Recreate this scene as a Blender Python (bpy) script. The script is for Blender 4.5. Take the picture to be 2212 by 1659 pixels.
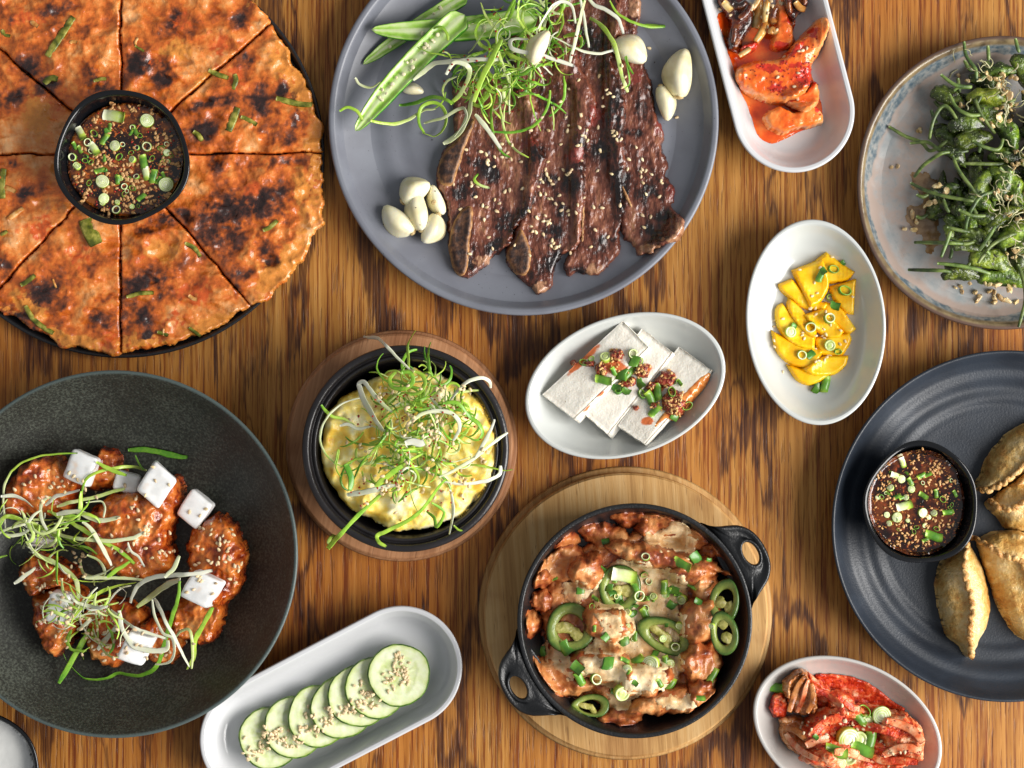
import bpy, math, random, bmesh
import numpy as np
from mathutils import Vector, Matrix, Euler

# ------------------------------------------------------------------ camera, light, exposure
S = 0.000335            # metres per layout unit (one unit is about a third of a millimetre)
H = 1.5 / S             # camera height in units
random.seed(7)
rng = np.random.default_rng(7)
scene = bpy.context.scene
for o in list(bpy.data.objects):
    bpy.data.objects.remove(o)
COL = scene.collection
R = math.radians

cam = bpy.data.cameras.new('camera')
cam.sensor_width = 36.0
cam.lens = 36.0 * 1.5 / (2212 * S)
cam.clip_start = 0.05
cam.clip_end = 50
camo = bpy.data.objects.new('camera', cam)
camo.location = (0, 0, 1.5)
COL.objects.link(camo)
scene.camera = camo

world = bpy.data.worlds.new('World')
scene.world = world
world.use_nodes = True
bg = world.node_tree.nodes['Background']
bg.inputs[0].default_value = (0.93, 0.96, 1.0, 1)
bg.inputs[1].default_value = 0.26


def area(name, loc, target, sx, sy, power, col):
    l = bpy.data.lights.new(name, 'AREA')
    l.shape = 'RECTANGLE'
    l.size, l.size_y = sx, sy
    l.energy = power
    l.color = col
    o = bpy.data.objects.new(name, l)
    o.location = loc
    d = Vector(target) - Vector(loc)
    o.rotation_euler = d.to_track_quat('-Z', 'Y').to_euler()
    COL.objects.link(o)
    return o


area('window_light', (2.2, -0.55, 1.35), (0.1, 0, 0), 2.1, 1.8, 138, (1.0, 0.97, 0.93))

scene.view_settings.view_transform = 'Standard'
scene.view_settings.look = 'None'
scene.view_settings.exposure = 0.27
scene.view_settings.gamma = 1
scene.render.engine = 'CYCLES'
scene.cycles.use_denoising = True
scene.cycles.max_bounces = 6
scene.cycles.caustics_reflective = False
scene.cycles.caustics_refractive = False

# ------------------------------------------------------------------ noise
def _h(ix, iy, seed):
    n = (ix.astype(np.int64) * 374761393 + iy.astype(np.int64) * 668265263 + seed * 1442695041) & 0xffffffff
    n = ((n ^ (n >> 13)) * 1274126177) & 0xffffffff
    n = ((n ^ (n >> 16)) * 2246822519) & 0xffffffff
    return ((n ^ (n >> 15)) & 0xffff) / 65535.0


def p2(x, y, seed=0):
    x = np.asarray(x, float); y = np.asarray(y, float)
    ix = np.floor(x); iy = np.floor(y)
    fx = x - ix; fy = y - iy
    u = fx * fx * fx * (fx * (fx * 6 - 15) + 10); v = fy * fy * fy * (fy * (fy * 6 - 15) + 10)
    def g(a, b):
        t = _h(ix + a, iy + b, seed) * 6.28318
        return np.cos(t) * (fx - a) + np.sin(t) * (fy - b)
    n0 = g(0, 0) * (1 - u) + g(1, 0) * u
    n1 = g(0, 1) * (1 - u) + g(1, 1) * u
    return (n0 * (1 - v) + n1 * v) * 1.5


def fbm(x, y, seed=0, o=4, gain=.5):
    a, t, s = 1.0, 0, 0
    for i in range(o):
        t = t + a * p2(x, y, seed + i * 17); s += a
        x = x * 2.03; y = y * 2.03; a *= gain
    return t / s * 1.4


def ridge(x, y, seed=0, o=3):
    a, t, s = 1.0, 0, 0
    for i in range(o):
        t = t + a * (1 - 2.2 * np.abs(p2(x, y, seed + i * 17))); s += a
        x = x * 2.03; y = y * 2.03; a *= .5
    return t / s


def n3(V, period, seed=0, o=3):
    x, y, z = V[:, 0] / period, V[:, 1] / period, V[:, 2] / period
    return (fbm(x + .3, y + z * .8, seed, o) + fbm(y, z + x * .8, seed + 5, o) + fbm(z, x + y * .8, seed + 9, o)) / 1.8


# ------------------------------------------------------------------ frames and height maps
class Fr:
    """Local frame of one dish: layout coordinates round its centre at height z."""
    def __init__(s, cx, cy, z, ext=480, cell=4):
        s.cx, s.cy, s.k = cx, cy, 1 - z / H
        s.o = np.array([(cx - 1106) * S * s.k, (829.5 - cy) * S * s.k, 0.0])
        s.ext, s.cell = ext, cell
        n = int(2 * ext / cell)
        s.n = n
        s.hm = np.zeros((n, n))
        g = (np.arange(n) + .5) * cell - ext
        s.GX, s.GY = np.meshgrid(g, g)

    def l(s, p):
        p = np.atleast_2d(np.asarray(p, float))
        q = p.copy()
        q[:, 0] = p[:, 0] - s.cx
        q[:, 1] = s.cy - p[:, 1]
        return q

    def w(s, v):
        v = np.asarray(v, float)
        return s.o + v * np.array([s.k * S, s.k * S, S])

    def _ij(s, x, y):
        i = np.clip(((np.asarray(x) + s.ext) / s.cell).astype(int), 0, s.n - 1)
        j = np.clip(((np.asarray(y) + s.ext) / s.cell).astype(int), 0, s.n - 1)
        return j, i

    def add(s, V, wide=False):
        offs = [(0, 0)] if not wide else [(a, b) for a in (-1, 0, 1) for b in (-1, 0, 1)]
        for a, b in offs:
            j, i = s._ij(V[:, 0] + a * s.cell, V[:, 1] + b * s.cell)
            np.maximum.at(s.hm, (j, i), V[:, 2])

    def get(s, x, y, r=0, blur=0):
        A = s.hm
        if r:
            B = A.copy()
            for a in range(-r, r + 1):
                for b in range(-r, r + 1):
                    B = np.maximum(B, np.roll(np.roll(A, a, 0), b, 1))
            A = B
        for _ in range(blur):
            A = (A + np.roll(A, 1, 0) + np.roll(A, -1, 0)) / 3
            A = (A + np.roll(A, 1, 1) + np.roll(A, -1, 1)) / 3
        j, i = s._ij(x, y)
        return A[j, i]

    def z(s, x, y, r=1):
        j, i = s._ij(np.array([x]), np.array([y]))
        j, i = j[0], i[0]
        return s.hm[max(j - r, 0):j + r + 1, max(i - r, 0):i + r + 1].max()


CR = dict(d=(0, 0, 1), c1=(0, 0, .3229), c1b=(0, 403.2, .3229), c3=(691.2, 0, .4166), c5=(0, 777.6, .31245), c2=(0, 1209.6, .4687),
          c7=(604.8, 691.2, .3298), c4=(1025.3, 1002.2, .3959), ct=(1094.4, 645.1, .2344), cr=(1578.2, 449.3, .2918),
          cp=(1785.6, 57.6, .4167), cd=(1751, 737.3, .4861), ck=(1578.2, 1370.9, .2344), c6=(1474.6, 0, .243))


def X(c, pts):
    a, b, s = CR[c]
    p = np.atleast_2d(np.asarray(pts, float)).copy()
    p[:, 0] = a + p[:, 0] * s
    p[:, 1] = b + p[:, 1] * s
    return p


# ------------------------------------------------------------------ mesh helpers
def mesh(name, V, F, attrs=None, smooth=True):
    me = bpy.data.meshes.new(name)
    me.from_pydata(np.asarray(V, float).tolist(), [], [list(map(int, f)) for f in F])
    if attrs:
        for k, a in attrs.items():
            me.attributes.new(k, 'FLOAT', 'POINT').data.foreach_set('value', np.asarray(a, np.float32))
    if smooth:
        me.polygons.foreach_set('use_smooth', np.ones(len(me.polygons), bool))
    me.update()
    return me


def tag(o, label=None, cat=None, group=None, kind=None):
    if label: o['label'] = label
    if cat: o['category'] = cat
    if group: o['group'] = group
    if kind: o['kind'] = kind
    return o


def put(fr, name, V, F, m, attrs=None, parent=None, smooth=True, base=None, hm=True, wide=False):
    V = np.array(V, float)
    if getattr(fr, 'rlim', None):                  # food keeps inside the pan wall
        r0, r1 = fr.rlim
        r = np.hypot(V[:, 0], V[:, 1]) + 1e-6
        q = np.where(r > r0, r0 + (r1 - r0) * (1 - np.exp(-(r - r0) / (r1 - r0))), r) / r
        V[:, 0] *= q; V[:, 1] *= q
    if getattr(fr, 'hm0', None) is not None:      # nothing sinks through the dish it lies in
        fx = np.clip((V[:, 0] + fr.ext) / fr.cell - .5, 0, fr.n - 1.01); fy = np.clip((V[:, 1] + fr.ext) / fr.cell - .5, 0, fr.n - 1.01)
        i, j = fx.astype(int), fy.astype(int); fx, fy = fx - i, fy - j
        A = fr.hm0
        V[:, 2] = np.maximum(V[:, 2], (A[j, i] * (1 - fx) + A[j, i + 1] * fx) * (1 - fy) + (A[j + 1, i] * (1 - fx) + A[j + 1, i + 1] * fx) * fy + .4)
    if base is None:
        base = np.array([V[:, 0].mean(), V[:, 1].mean(), V[:, 2].min()])
    base = np.asarray(base, float)
    me = mesh(name, (V - base) * np.array([fr.k * S, fr.k * S, S]), F, attrs, smooth)
    for mm in (m if isinstance(m, (list, tuple)) else [m]):
        me.materials.append(mm)
    o = bpy.data.objects.new(name, me)
    wl = Vector(fr.w(base))
    if parent is not None:
        o.parent = parent
        o.location = wl - parent.location
    else:
        o.location = wl
    COL.objects.link(o)
    if hm:
        fr.add(V, wide)
    return o


def empty(fr, name, base):
    o = bpy.data.objects.new(name, None)
    o.empty_display_size = .01
    o.location = Vector(fr.w(base))
    COL.objects.link(o)
    return o


def inst(fr, name, me, pos, rot=(0, 0, 0), sc=1.0, parent=None):
    o = bpy.data.objects.new(name, me)
    o.rotation_euler = rot
    o.scale = (sc, sc, sc) if np.isscalar(sc) else sc
    wl = Vector(fr.w(pos))
    if parent is not None:
        o.parent = parent
        wl = wl - parent.location
    o.location = wl
    COL.objects.link(o)
    return o


def grid_faces(nu, nv, closed_u=False, closed_v=False):
    F = []
    for i in range(nu if closed_u else nu - 1):
        for j in range(nv if closed_v else nv - 1):
            a = i * nv + j; b = i * nv + (j + 1) % nv
            c = ((i + 1) % nu) * nv + (j + 1) % nv; d = ((i + 1) % nu) * nv + j
            F.append((a, b, c, d))
    return F


def cat(P, n=8, closed=False):
    P = np.asarray(P, float)
    m = len(P)
    out = []
    rngi = range(m) if closed else range(m - 1)
    for i in rngi:
        if closed:
            a, b, c, d = P[(i - 1) % m], P[i], P[(i + 1) % m], P[(i + 2) % m]
        else:
            a, b, c, d = P[max(i - 1, 0)], P[i], P[i + 1], P[min(i + 2, m - 1)]
        for k in range(n):
            t = k / n
            out.append(.5 * (2 * b + (c - a) * t + (2 * a - 5 * b + 4 * c - d) * t * t + (3 * b - a - 3 * c + d) * t ** 3))
    if not closed:
        out.append(P[-1])
    return np.array(out)


def tube(pts, w, t=None, ns=6, twist=0.0, u=None):
    """Tube of elliptic section along pts; returns V, F, u."""
    P = np.asarray(pts, float)
    n = len(P)
    w = np.broadcast_to(np.asarray(w, float), (n,)); t = w if t is None else np.broadcast_to(np.asarray(t, float), (n,))
    T = np.gradient(P, axis=0)
    T /= np.linalg.norm(T, axis=1)[:, None] + 1e-9
    up = np.array([0, 0, 1.0])
    side = np.cross(T, up)
    ln = np.linalg.norm(side, axis=1)
    for i in range(n):
        if ln[i] < .15:
            side[i] = side[i - 1] if i else np.array([1.0, 0, 0])
    side /= np.linalg.norm(side, axis=1)[:, None] + 1e-9
    nor = np.cross(side, T)
    tw = np.broadcast_to(np.asarray(twist, float), (n,)) if not np.isscalar(twist) else np.linspace(0, twist, n)
    c, s_ = np.cos(tw)[:, None], np.sin(tw)[:, None]
    side, nor = side * c + nor * s_, nor * c - side * s_
    a = np.arange(ns) * 2 * math.pi / ns
    V = P[:, None, :] + (w[:, None] * np.cos(a))[:, :, None] * side[:, None, :] + (t[:, None] * np.sin(a))[:, :, None] * nor[:, None, :]
    F = grid_faces(n, ns, False, True)
    V = V.reshape(-1, 3)
    F.append(tuple(range(ns)))
    F.append(tuple(range((n - 1) * ns, n * ns))[::-1])
    uu = np.repeat(np.linspace(0, 1, n), ns)
    return V, F, uu


def blob(rx, ry, rz, nu=20, nv=12, amp=.15, period=None, seed=0, flat=0.0, o=3):
    period = period or rx * .8
    th = np.linspace(0, 2 * math.pi, nu, endpoint=False)
    ph = np.linspace(-math.pi / 2, math.pi / 2, nv + 1)[1:-1]
    D = np.array([[math.cos(t) * math.cos(p), math.sin(t) * math.cos(p), math.sin(p)] for p in ph for t in th] + [[0, 0, -1], [0, 0, 1]])
    V = D * np.array([rx, ry, rz])
    V = V * (1 + amp * n3(V + seed * 31.7, period, seed, o))[:, None]
    if flat:
        V[:, 2] = np.maximum(V[:, 2], -rz * flat)
    F = []
    m = nv - 1
    for i in range(m - 1):
        for j in range(nu):
            F.append((i * nu + j, i * nu + (j + 1) % nu, (i + 1) * nu + (j + 1) % nu, (i + 1) * nu + j))
    b = m * nu
    for j in range(nu):
        F.append((b, (j + 1) % nu, j))
        F.append((b + 1, (m - 1) * nu + j, (m - 1) * nu + (j + 1) % nu))
    return V, F


def rotm(rx=0, ry=0, rz=0):
    return np.array(Euler((rx, ry, rz)).to_matrix())


def rbox(sx, sy, sz, bev, cuts=3, seg=2):
    bm = bmesh.new()
    bmesh.ops.create_cube(bm, size=1)
    for v in bm.verts:
        v.co = Vector((v.co.x * sx, v.co.y * sy, v.co.z * sz))
    bmesh.ops.subdivide_edges(bm, edges=bm.edges[:], cuts=cuts, use_grid_fill=True)
    ed = [e for e in bm.edges if e.calc_length() and len(e.link_faces) == 2 and e.calc_face_angle() > .5]
    bmesh.ops.bevel(bm, geom=ed, offset=bev, segments=seg, affect='EDGES', profile=.5)
    bm.verts.index_update()
    V = np.array([v.co[:] for v in bm.verts]); F = [[v.index for v in f.verts] for f in bm.faces]
    bm.free()
    return V, F


def sdf(P, poly):
    """Signed distance to a closed polygon, positive inside."""
    A = poly; B = np.roll(poly, -1, 0)
    d = np.full(len(P), 1e9); ins = np.zeros(len(P), bool)
    for a, b in zip(A, B):
        e = b - a
        w = P - a
        t = np.clip((w @ e) / (e @ e + 1e-9), 0, 1)
        q = w - t[:, None] * e
        d = np.minimum(d, (q * q).sum(1))
        if a[1] != b[1]:
            c = ((a[1] > P[:, 1]) != (b[1] > P[:, 1])) & (P[:, 0] < (b[0] - a[0]) * (P[:, 1] - a[1]) / (b[1] - a[1]) + a[0])
            ins ^= c
    d = np.sqrt(d)
    return np.where(ins, d, -d)


def slab(fr, name, poly, m, T=14, step=4, edge=14, rag=0, ragp=24, bumps=(), dome=0, domew=80, attrs=None, parent=None, smooth=5,
         seed=0, r=1, blur=2, zadd=None, sag=1.0, hm=True, base_z=None, under=False):
    """A solid piece with the outline poly (layout px) that lies on whatever is already there."""
    pl = fr.l(poly)
    if smooth:
        pl = cat(pl, smooth, True)
    mn = pl.min(0) - rag - 2 * step; mx = pl.max(0) + rag + 2 * step
    gx = np.arange(mn[0], mx[0], step); gy = np.arange(mn[1], mx[1], step)
    GX, GY = np.meshgrid(gx, gy)
    sh = GX.shape
    P = np.c_[GX.ravel(), GY.ravel()]
    sd = sdf(P, pl)
    if rag:
        sd = sd + rag * fbm((P[:, 0]) / ragp, (P[:, 1]) / ragp, seed + 3, 4)
    sd = sd.reshape(sh)
    g1, g0 = np.gradient(sd, step)
    gl = np.sqrt(g0 ** 2 + g1 ** 2) + 1e-6
    mv = np.clip(np.where(sd < .5 * step, -sd, 0), -step, 1.3 * step)
    mv = np.where(sd < .5 * step, mv / np.maximum(gl, .5), 0)
    PX = GX + g0 / gl * mv; PY = GY + g1 / gl * mv
    keep = sd > -1.25 * step
    sdc = np.where(sd < .5 * step, 0, sd)
    q = keep[:-1, :-1] & keep[1:, :-1] & keep[:-1, 1:] & keep[1:, 1:] & (np.maximum(np.maximum(sd[:-1, :-1], sd[1:, :-1]), np.maximum(sd[:-1, 1:], sd[1:, 1:])) > 0)
    idx = np.arange(GX.size).reshape(sh)
    quads = np.c_[idx[:-1, :-1][q], idx[:-1, 1:][q], idx[1:, 1:][q], idx[1:, :-1][q]]
    used = np.unique(quads)
    mp = np.full(GX.size, -1); mp[used] = np.arange(len(used))
    quads = mp[quads]
    x = PX.ravel()[used]; y = PY.ravel()[used]; s = sdc.ravel()[used]
    f = np.sqrt(1 - (1 - np.clip(s / edge, 0, 1)) ** 2)
    zb = fr.get(x, y, r, blur) if base_z is None else np.full(len(x), float(base_z))
    if sag != 1.0:
        zb = zb * sag + (1 - sag) * zb.min()
    z = zb + T * f - 1.5 * (1 - f)
    if dome:
        z = z + dome * np.sqrt(1 - (1 - np.clip(s / domew, 0, 1)) ** 2)
    for bp in bumps:
        per, amp = bp[0], bp[1]
        kind = bp[2] if len(bp) > 2 else 'f'
        nn = fbm(x / per, y / per, seed + int(per), 4) if kind == 'f' else ridge(x / per, y / per, seed + int(per))
        z = z + amp * nn * (.15 + .85 * f)
    if zadd is not None:
        z = z + zadd(x + fr.cx, fr.cy - y, s) * f
    V = np.c_[x, y, z]
    at = attrs(x + fr.cx, fr.cy - y, s, V) if attrs else None
    F = quads.tolist()
    if under:
        n = len(V)
        VB = np.c_[x, y, np.minimum(zb - 1.5, z - .5)]
        V = np.vstack([V, VB])
        F = F + (quads[:, ::-1] + n).tolist()
        ed = {}
        for a, b, c, d in quads:
            for e in ((a, b), (b, c), (c, d), (d, a)):
                ed[e] = 1
        F += [[e[1], e[0], e[0] + n, e[1] + n] for e in ed if (e[1], e[0]) not in ed]
        if at: at = {k: np.r_[v, v] for k, v in at.items()}
    o = put(fr, name, V, F, m, at, parent, True, hm=False)
    if hm:
        fr.add(V[:len(x)], step > 4)
    return o


def gauss(px, py, spots):
    """Sum of soft elliptical spots (x, y, rx, ry, degrees) in layout px."""
    t = np.zeros(len(px))
    for s in spots:
        x, y, rx, ry, a = s
        c, sn = math.cos(R(a)), math.sin(R(a))
        dx, dy = px - x, py - y
        u = (dx * c + dy * sn) / rx; v = (-dx * sn + dy * c) / ry
        t = np.maximum(t, np.exp(-(u * u + v * v) * 1.2))
    return t
# ------------------------------------------------------------------ materials
def C(h):
    h = h.lstrip('#')
    v = [int(h[i:i + 2], 16) / 255 for i in (0, 2, 4)]
    return tuple(x / 12.92 if x <= .04045 else ((x + .055) / 1.055) ** 2.4 for x in v) + (1.0,)


class NT:
    def __init__(s, name):
        s.m = bpy.data.materials.new(name)
        s.m.use_nodes = True
        s.t = s.m.node_tree
        s.b = s.t.nodes['Principled BSDF']

    def n(s, ty, ins=None, **kw):
        n = s.t.nodes.new(ty)
        for k, v in kw.items():
            setattr(n, k, v)
        for k, v in (ins or {}).items():
            s.set(n, k, v)
        return n

    def set(s, n, k, v):
        if isinstance(v, bpy.types.NodeSocket):
            s.t.links.new(v, n.inputs[k])
        else:
            n.inputs[k].default_value = v

    def math(s, op, a, b=0.0, c=None, clamp=False):
        n = s.n('ShaderNodeMath', operation=op, use_clamp=clamp)
        s.set(n, 0, a); s.set(n, 1, b)
        if c is not None: s.set(n, 2, c)
        return n.outputs[0]

    def vec(s, stretch=(1, 1, 1), rnd=True, rot=0.0):
        """Object coordinates in layout units, divided by stretch."""
        tc = s.n('ShaderNodeTexCoord').outputs['Object']
        if rot:
            tc = s.n('ShaderNodeVectorRotate', {'Vector': tc, 'Angle': rot}, rotation_type='Z_AXIS').outputs[0]
        v = s.n('ShaderNodeVectorMath', {0: tc, 1: tuple(1 / S / q for q in stretch)}, operation='MULTIPLY').outputs[0]
        if rnd:
            oi = s.n('ShaderNodeObjectInfo').outputs['Random']
            k = s.math('MULTIPLY', oi, 731.0)
            v = s.n('ShaderNodeVectorMath', {0: v, 1: k}, operation='ADD').outputs[0]
        return v

    def noise(s, v, period, detail=3, rough=.5, dist=0.0):
        return s.n('ShaderNodeTexNoise', {'Vector': v, 'Scale': 1 / period, 'Detail': detail, 'Roughness': rough, 'Distortion': dist}).outputs['Fac']

    def ramp(s, f, stops, interp='LINEAR'):
        n = s.n('ShaderNodeValToRGB', {'Fac': f})
        n.color_ramp.interpolation = interp
        e = n.color_ramp.elements
        while len(e) < len(stops): e.new(.5)
        for q, (p, c) in zip(e, stops):
            q.position = p
            q.color = C(c) if isinstance(c, str) else c
        return n.outputs[0]

    def mix(s, f, a, b, mode='MIX'):
        n = s.n('ShaderNodeMix', data_type='RGBA', blend_type=mode)
        s.set(n, 0, f); s.set(n, 6, a); s.set(n, 7, b)
        return n.outputs[2]

    def attr(s, name):
        return s.n('ShaderNodeAttribute', attribute_name=name).outputs['Fac']

    def step(s, f, lo, hi):
        return s.n('ShaderNodeMapRange', {'Value': f, 'From Min': lo, 'From Max': hi}, interpolation_type='SMOOTHSTEP').outputs[0]


def food(name, stops, noises=((60, 1.0, 4),), attr=None, wa=1.0, bias=.5, rough=.5, rvar=0.0, bump=(), sss=0, sssr=(1, .45, .25), ssss=6,
         spec=.5, coat=0, vary=0.0, overs=(), stretch=(1, 1, 1), rnd=True, trans=0, coatr=.1, rot=0.0):
    t = NT(name)
    v = t.vec(stretch, rnd, rot)
    f = bias
    for per, w, det in noises:
        f = t.math('ADD', t.math('MULTIPLY', t.math('SUBTRACT', t.noise(v, per, det), .5), w), f)
    if attr:
        f = t.math('ADD', f, t.math('MULTIPLY', t.attr(attr), wa))
    c = t.ramp(f, stops)
    for ov in overs:
        if ov[0] == 'attr':
            k = t.attr(ov[1])
            if len(ov) > 3:      # broken up by noise
                nz = t.noise(v, ov[3], 4, .6)
                k = t.step(t.math('ADD', k, t.math('MULTIPLY', t.math('SUBTRACT', nz, .5), ov[4])), .35, .65)
            c = t.mix(k, c, C(ov[2]))
        else:                    # spots: ('spots', period, lo, hi, colour, detail)
            k = t.step(t.noise(v, ov[1], ov[5] if len(ov) > 5 else 2), ov[2], ov[3])
            c = t.mix(k, c, C(ov[4]))
    if vary:
        oi = t.n('ShaderNodeObjectInfo').outputs['Random']
        h = t.n('ShaderNodeHueSaturation', {'Color': c, 'Value': t.math('ADD', 1 - vary, t.math('MULTIPLY', oi, 2 * vary)),
                                            'Hue': t.math('ADD', .5 - vary * .06, t.math('MULTIPLY', oi, vary * .12))})
        c = h.outputs[0]
    t.set(t.b, 'Base Color', c)
    if rvar:
        t.set(t.b, 'Roughness', t.math('ADD', rough, t.math('MULTIPLY', t.math('SUBTRACT', t.noise(v, 22, 3), .5), rvar), clamp=True))
    else:
        t.b.inputs['Roughness'].default_value = rough
    t.b.inputs['Specular IOR Level'].default_value = spec
    if coat:
        t.b.inputs['Coat Weight'].default_value = coat
        t.b.inputs['Coat Roughness'].default_value = coatr
    if trans:
        t.b.inputs['Transmission Weight'].default_value = trans
    if sss:
        t.b.inputs['Subsurface Weight'].default_value = sss
        t.b.inputs['Subsurface Radius'].default_value = sssr
        t.b.inputs['Subsurface Scale'].default_value = ssss * S
    if bump:
        h = 0.0
        for per, amp in bump:
            h = t.math('ADD', h, t.math('MULTIPLY', t.noise(v, per, 3, .55), amp))
        bn = t.n('ShaderNodeBump', {'Height': h, 'Distance': S * 1.0, 'Strength': 1.0})
        t.set(t.b, 'Normal', bn.outputs[0])
    return t.m


def wood_table():
    t = NT('oak_table')
    v = t.vec((1, 1, 1), False)
    big = t.n('ShaderNodeTexNoise', {'Vector': v, 'Scale': 1 / 420, 'Detail': 1}).outputs['Color']
    wv = t.n('ShaderNodeVectorMath', {0: big, 1: (110, 0, 0)}, operation='MULTIPLY').outputs[0]
    v2 = t.n('ShaderNodeVectorMath', {0: v, 1: wv}, operation='ADD').outputs[0]
    def st(vv, sx, sy):
        return t.n('ShaderNodeVectorMath', {0: vv, 1: (1 / sx, 1 / sy, 1)}, operation='MULTIPLY').outputs[0]
    def nz(vv, sx, sy, det=2, ro=.5):
        return t.n('ShaderNodeTexNoise', {'Vector': st(vv, sx, sy), 'Scale': 1.0, 'Detail': det, 'Roughness': ro}).outputs['Fac']
    f = nz(v2, 120, 480, 2, .5)                       # growth field: its contour lines are the grain figure
    jit = nz(v, 7, 170, 3, .6)
    jit2 = nz(v, 26, 90, 2)
    ff = t.math('ADD', t.math('MULTIPLY', f, 7.0), t.math('ADD', t.math('MULTIPLY', jit, 1.25), t.math('MULTIPLY', jit2, .8)))
    pp = t.math('PINGPONG', ff, 1.0)
    thr = t.math('MULTIPLY', t.math('SUBTRACT', nz(v2, 150, 500, 2), .5), 1.1)
    d = t.step(t.math('ADD', pp, thr), .05, .36)
    fib = nz(v, 6.5, 300, 4, .7)
    fib2 = nz(v, 14, 420, 2, .5)
    tone = nz(v, 330, 800, 2)
    light = t.ramp(t.math('ADD', t.math('MULTIPLY', fib2, .6), t.math('MULTIPLY', fib, .4)),
                   [(.28, '#84501c'), (.45, '#a26c2a'), (.6, '#b8823e'), (.75, '#c89852')])
    dark = t.ramp(fib, [(.3, '#3c210e'), (.5, '#5c3616'), (.7, '#845422')])
    c = t.mix(d, dark, light)
    c = t.mix(t.step(fib, .52, .38), c, t.mix(1.0, c, C('#c09a78'), 'MULTIPLY'))
    pore = t.step(nz(v, 4.2, 90, 2), .57, .66)
    c = t.mix(t.math('MULTIPLY', pore, .45), c, C('#3a1a0a'))
    c = t.mix(t.step(tone, .4, .65), c, t.mix(1.0, c, C('#f6dcb8'), 'MULTIPLY'))
    t.set(t.b, 'Base Color', c)
    t.set(t.b, 'Roughness', t.math('ADD', .42, t.math('MULTIPLY', fib, .2)))
    t.b.inputs['Specular IOR Level'].default_value = .35
    bn = t.n('ShaderNodeBump', {'Height': t.math('SUBTRACT', t.math('MULTIPLY', fib, .7), pore), 'Distance': S * .9, 'Strength': .6})
    t.set(t.b, 'Normal', bn.outputs[0])
    return t.m


def wood_board(name, stops, rot, per=9, rough=.6):
    t = NT(name)
    v = t.vec((1, 1, 1), True, rot)
    def nz(sx, sy, det=3):
        q = t.n('ShaderNodeVectorMath', {0: v, 1: (1 / sx, 1 / sy, 1 / 60)}, operation='MULTIPLY').outputs[0]
        return t.n('ShaderNodeTexNoise', {'Vector': q, 'Scale': 1.0, 'Detail': det, 'Roughness': .6, 'Distortion': .3}).outputs['Fac']
    a, b, p = nz(per, 340), nz(60, 420, 2), nz(3.4, 60, 2)
    c = t.ramp(t.math('ADD', t.math('MULTIPLY', a, .55), t.math('MULTIPLY', b, .45)), stops)
    c = t.mix(t.math('MULTIPLY', t.step(p, .62, .74), .5), c, t.mix(1.0, c, C('#6a4a30'), 'MULTIPLY'))
    patch = t.noise(t.vec((1, 1, 1)), 130, 3)
    c = t.mix(t.math('MULTIPLY', t.step(patch, .48, .68), .4), c, t.mix(1.0, c, C('#b08a68'), 'MULTIPLY'))
    t.set(t.b, 'Base Color', c)
    t.b.inputs['Roughness'].default_value = rough
    t.b.inputs['Specular IOR Level'].default_value = .3
    bn = t.n('ShaderNodeBump', {'Height': t.math('SUBTRACT', a, p), 'Distance': S * 1.0, 'Strength': .5})
    t.set(t.b, 'Normal', bn.outputs[0])
    return t.m


def ceramic(name, col, col2=None, rough=.3, speck=None, speckp=5, slo=.6, shi=.68, bump=0.0, bumpp=6, spec=.5, mott=0.0, mottp=90, coat=0.0):
    t = NT(name)
    v = t.vec()
    c = C(col)
    if col2:
        c = t.mix(t.step(t.noise(v, mottp, 4), .35, .65), C(col), C(col2))
    if speck:
        c = t.mix(t.step(t.noise(v, speckp, 2), slo, shi), c, C(speck))
    t.set(t.b, 'Base Color', c)
    t.set(t.b, 'Roughness', t.math('ADD', rough, t.math('MULTIPLY', t.math('SUBTRACT', t.noise(v, 70, 3), .5), .12), clamp=True))
    t.b.inputs['Specular IOR Level'].default_value = spec
    t.b.inputs['Coat Weight'].default_value = coat
    if bump:
        bn = t.n('ShaderNodeBump', {'Height': t.noise(v, bumpp, 3), 'Distance': S * bump, 'Strength': 1.0})
        t.set(t.b, 'Normal', bn.outputs[0])
    return t.m


def stoneware():
    """Reactive glaze: brown rim, blue line, pale mottled grey well."""
    t = NT('reactive_glaze')
    v = t.vec((1, 1, 1), False)
    r = t.attr('rad')
    nz = t.noise(v, 60, 4, .6)
    rr = t.math('ADD', r, t.math('MULTIPLY', t.math('SUBTRACT', nz, .5), .10))
    c = t.ramp(t.noise(v, 95, 4, .6), [(.3, '#8f979a'), (.45, '#a5a3a1'), (.55, '#a8988f'), (.7, '#9a9e9f')])
    c = t.mix(t.math('MULTIPLY', t.step(t.noise(v, 9, 4), .5, .7), .45), c, C('#8f9596'))
    c = t.mix(t.step(rr, .83, .875), c, C('#a5948a'))
    wide = t.step(t.noise(v, 240, 1), .45, .62)
    rr = t.math('ADD', rr, t.math('MULTIPLY', wide, .045))
    c = t.mix(t.step(rr, .905, .925), c, t.ramp(t.noise(v, 14, 3), [(.35, '#4e5e68'), (.5, '#70797c'), (.62, '#8c8e8c'), (.75, '#948a80')]))
    c = t.mix(t.step(r, .935, .95), c, t.ramp(t.noise(v, 30, 3), [(.35, '#62523e'), (.6, '#857455')]))
    c = t.mix(t.step(r, .968, .985), c, C('#5e4a40'))
    t.set(t.b, 'Base Color', c)
    t.b.inputs['Roughness'].default_value = .22
    bn = t.n('ShaderNodeBump', {'Height': t.noise(v, 30, 2), 'Distance': S * 2.2, 'Strength': .6})
    t.set(t.b, 'Normal', bn.outputs[0])
    return t.m


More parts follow.
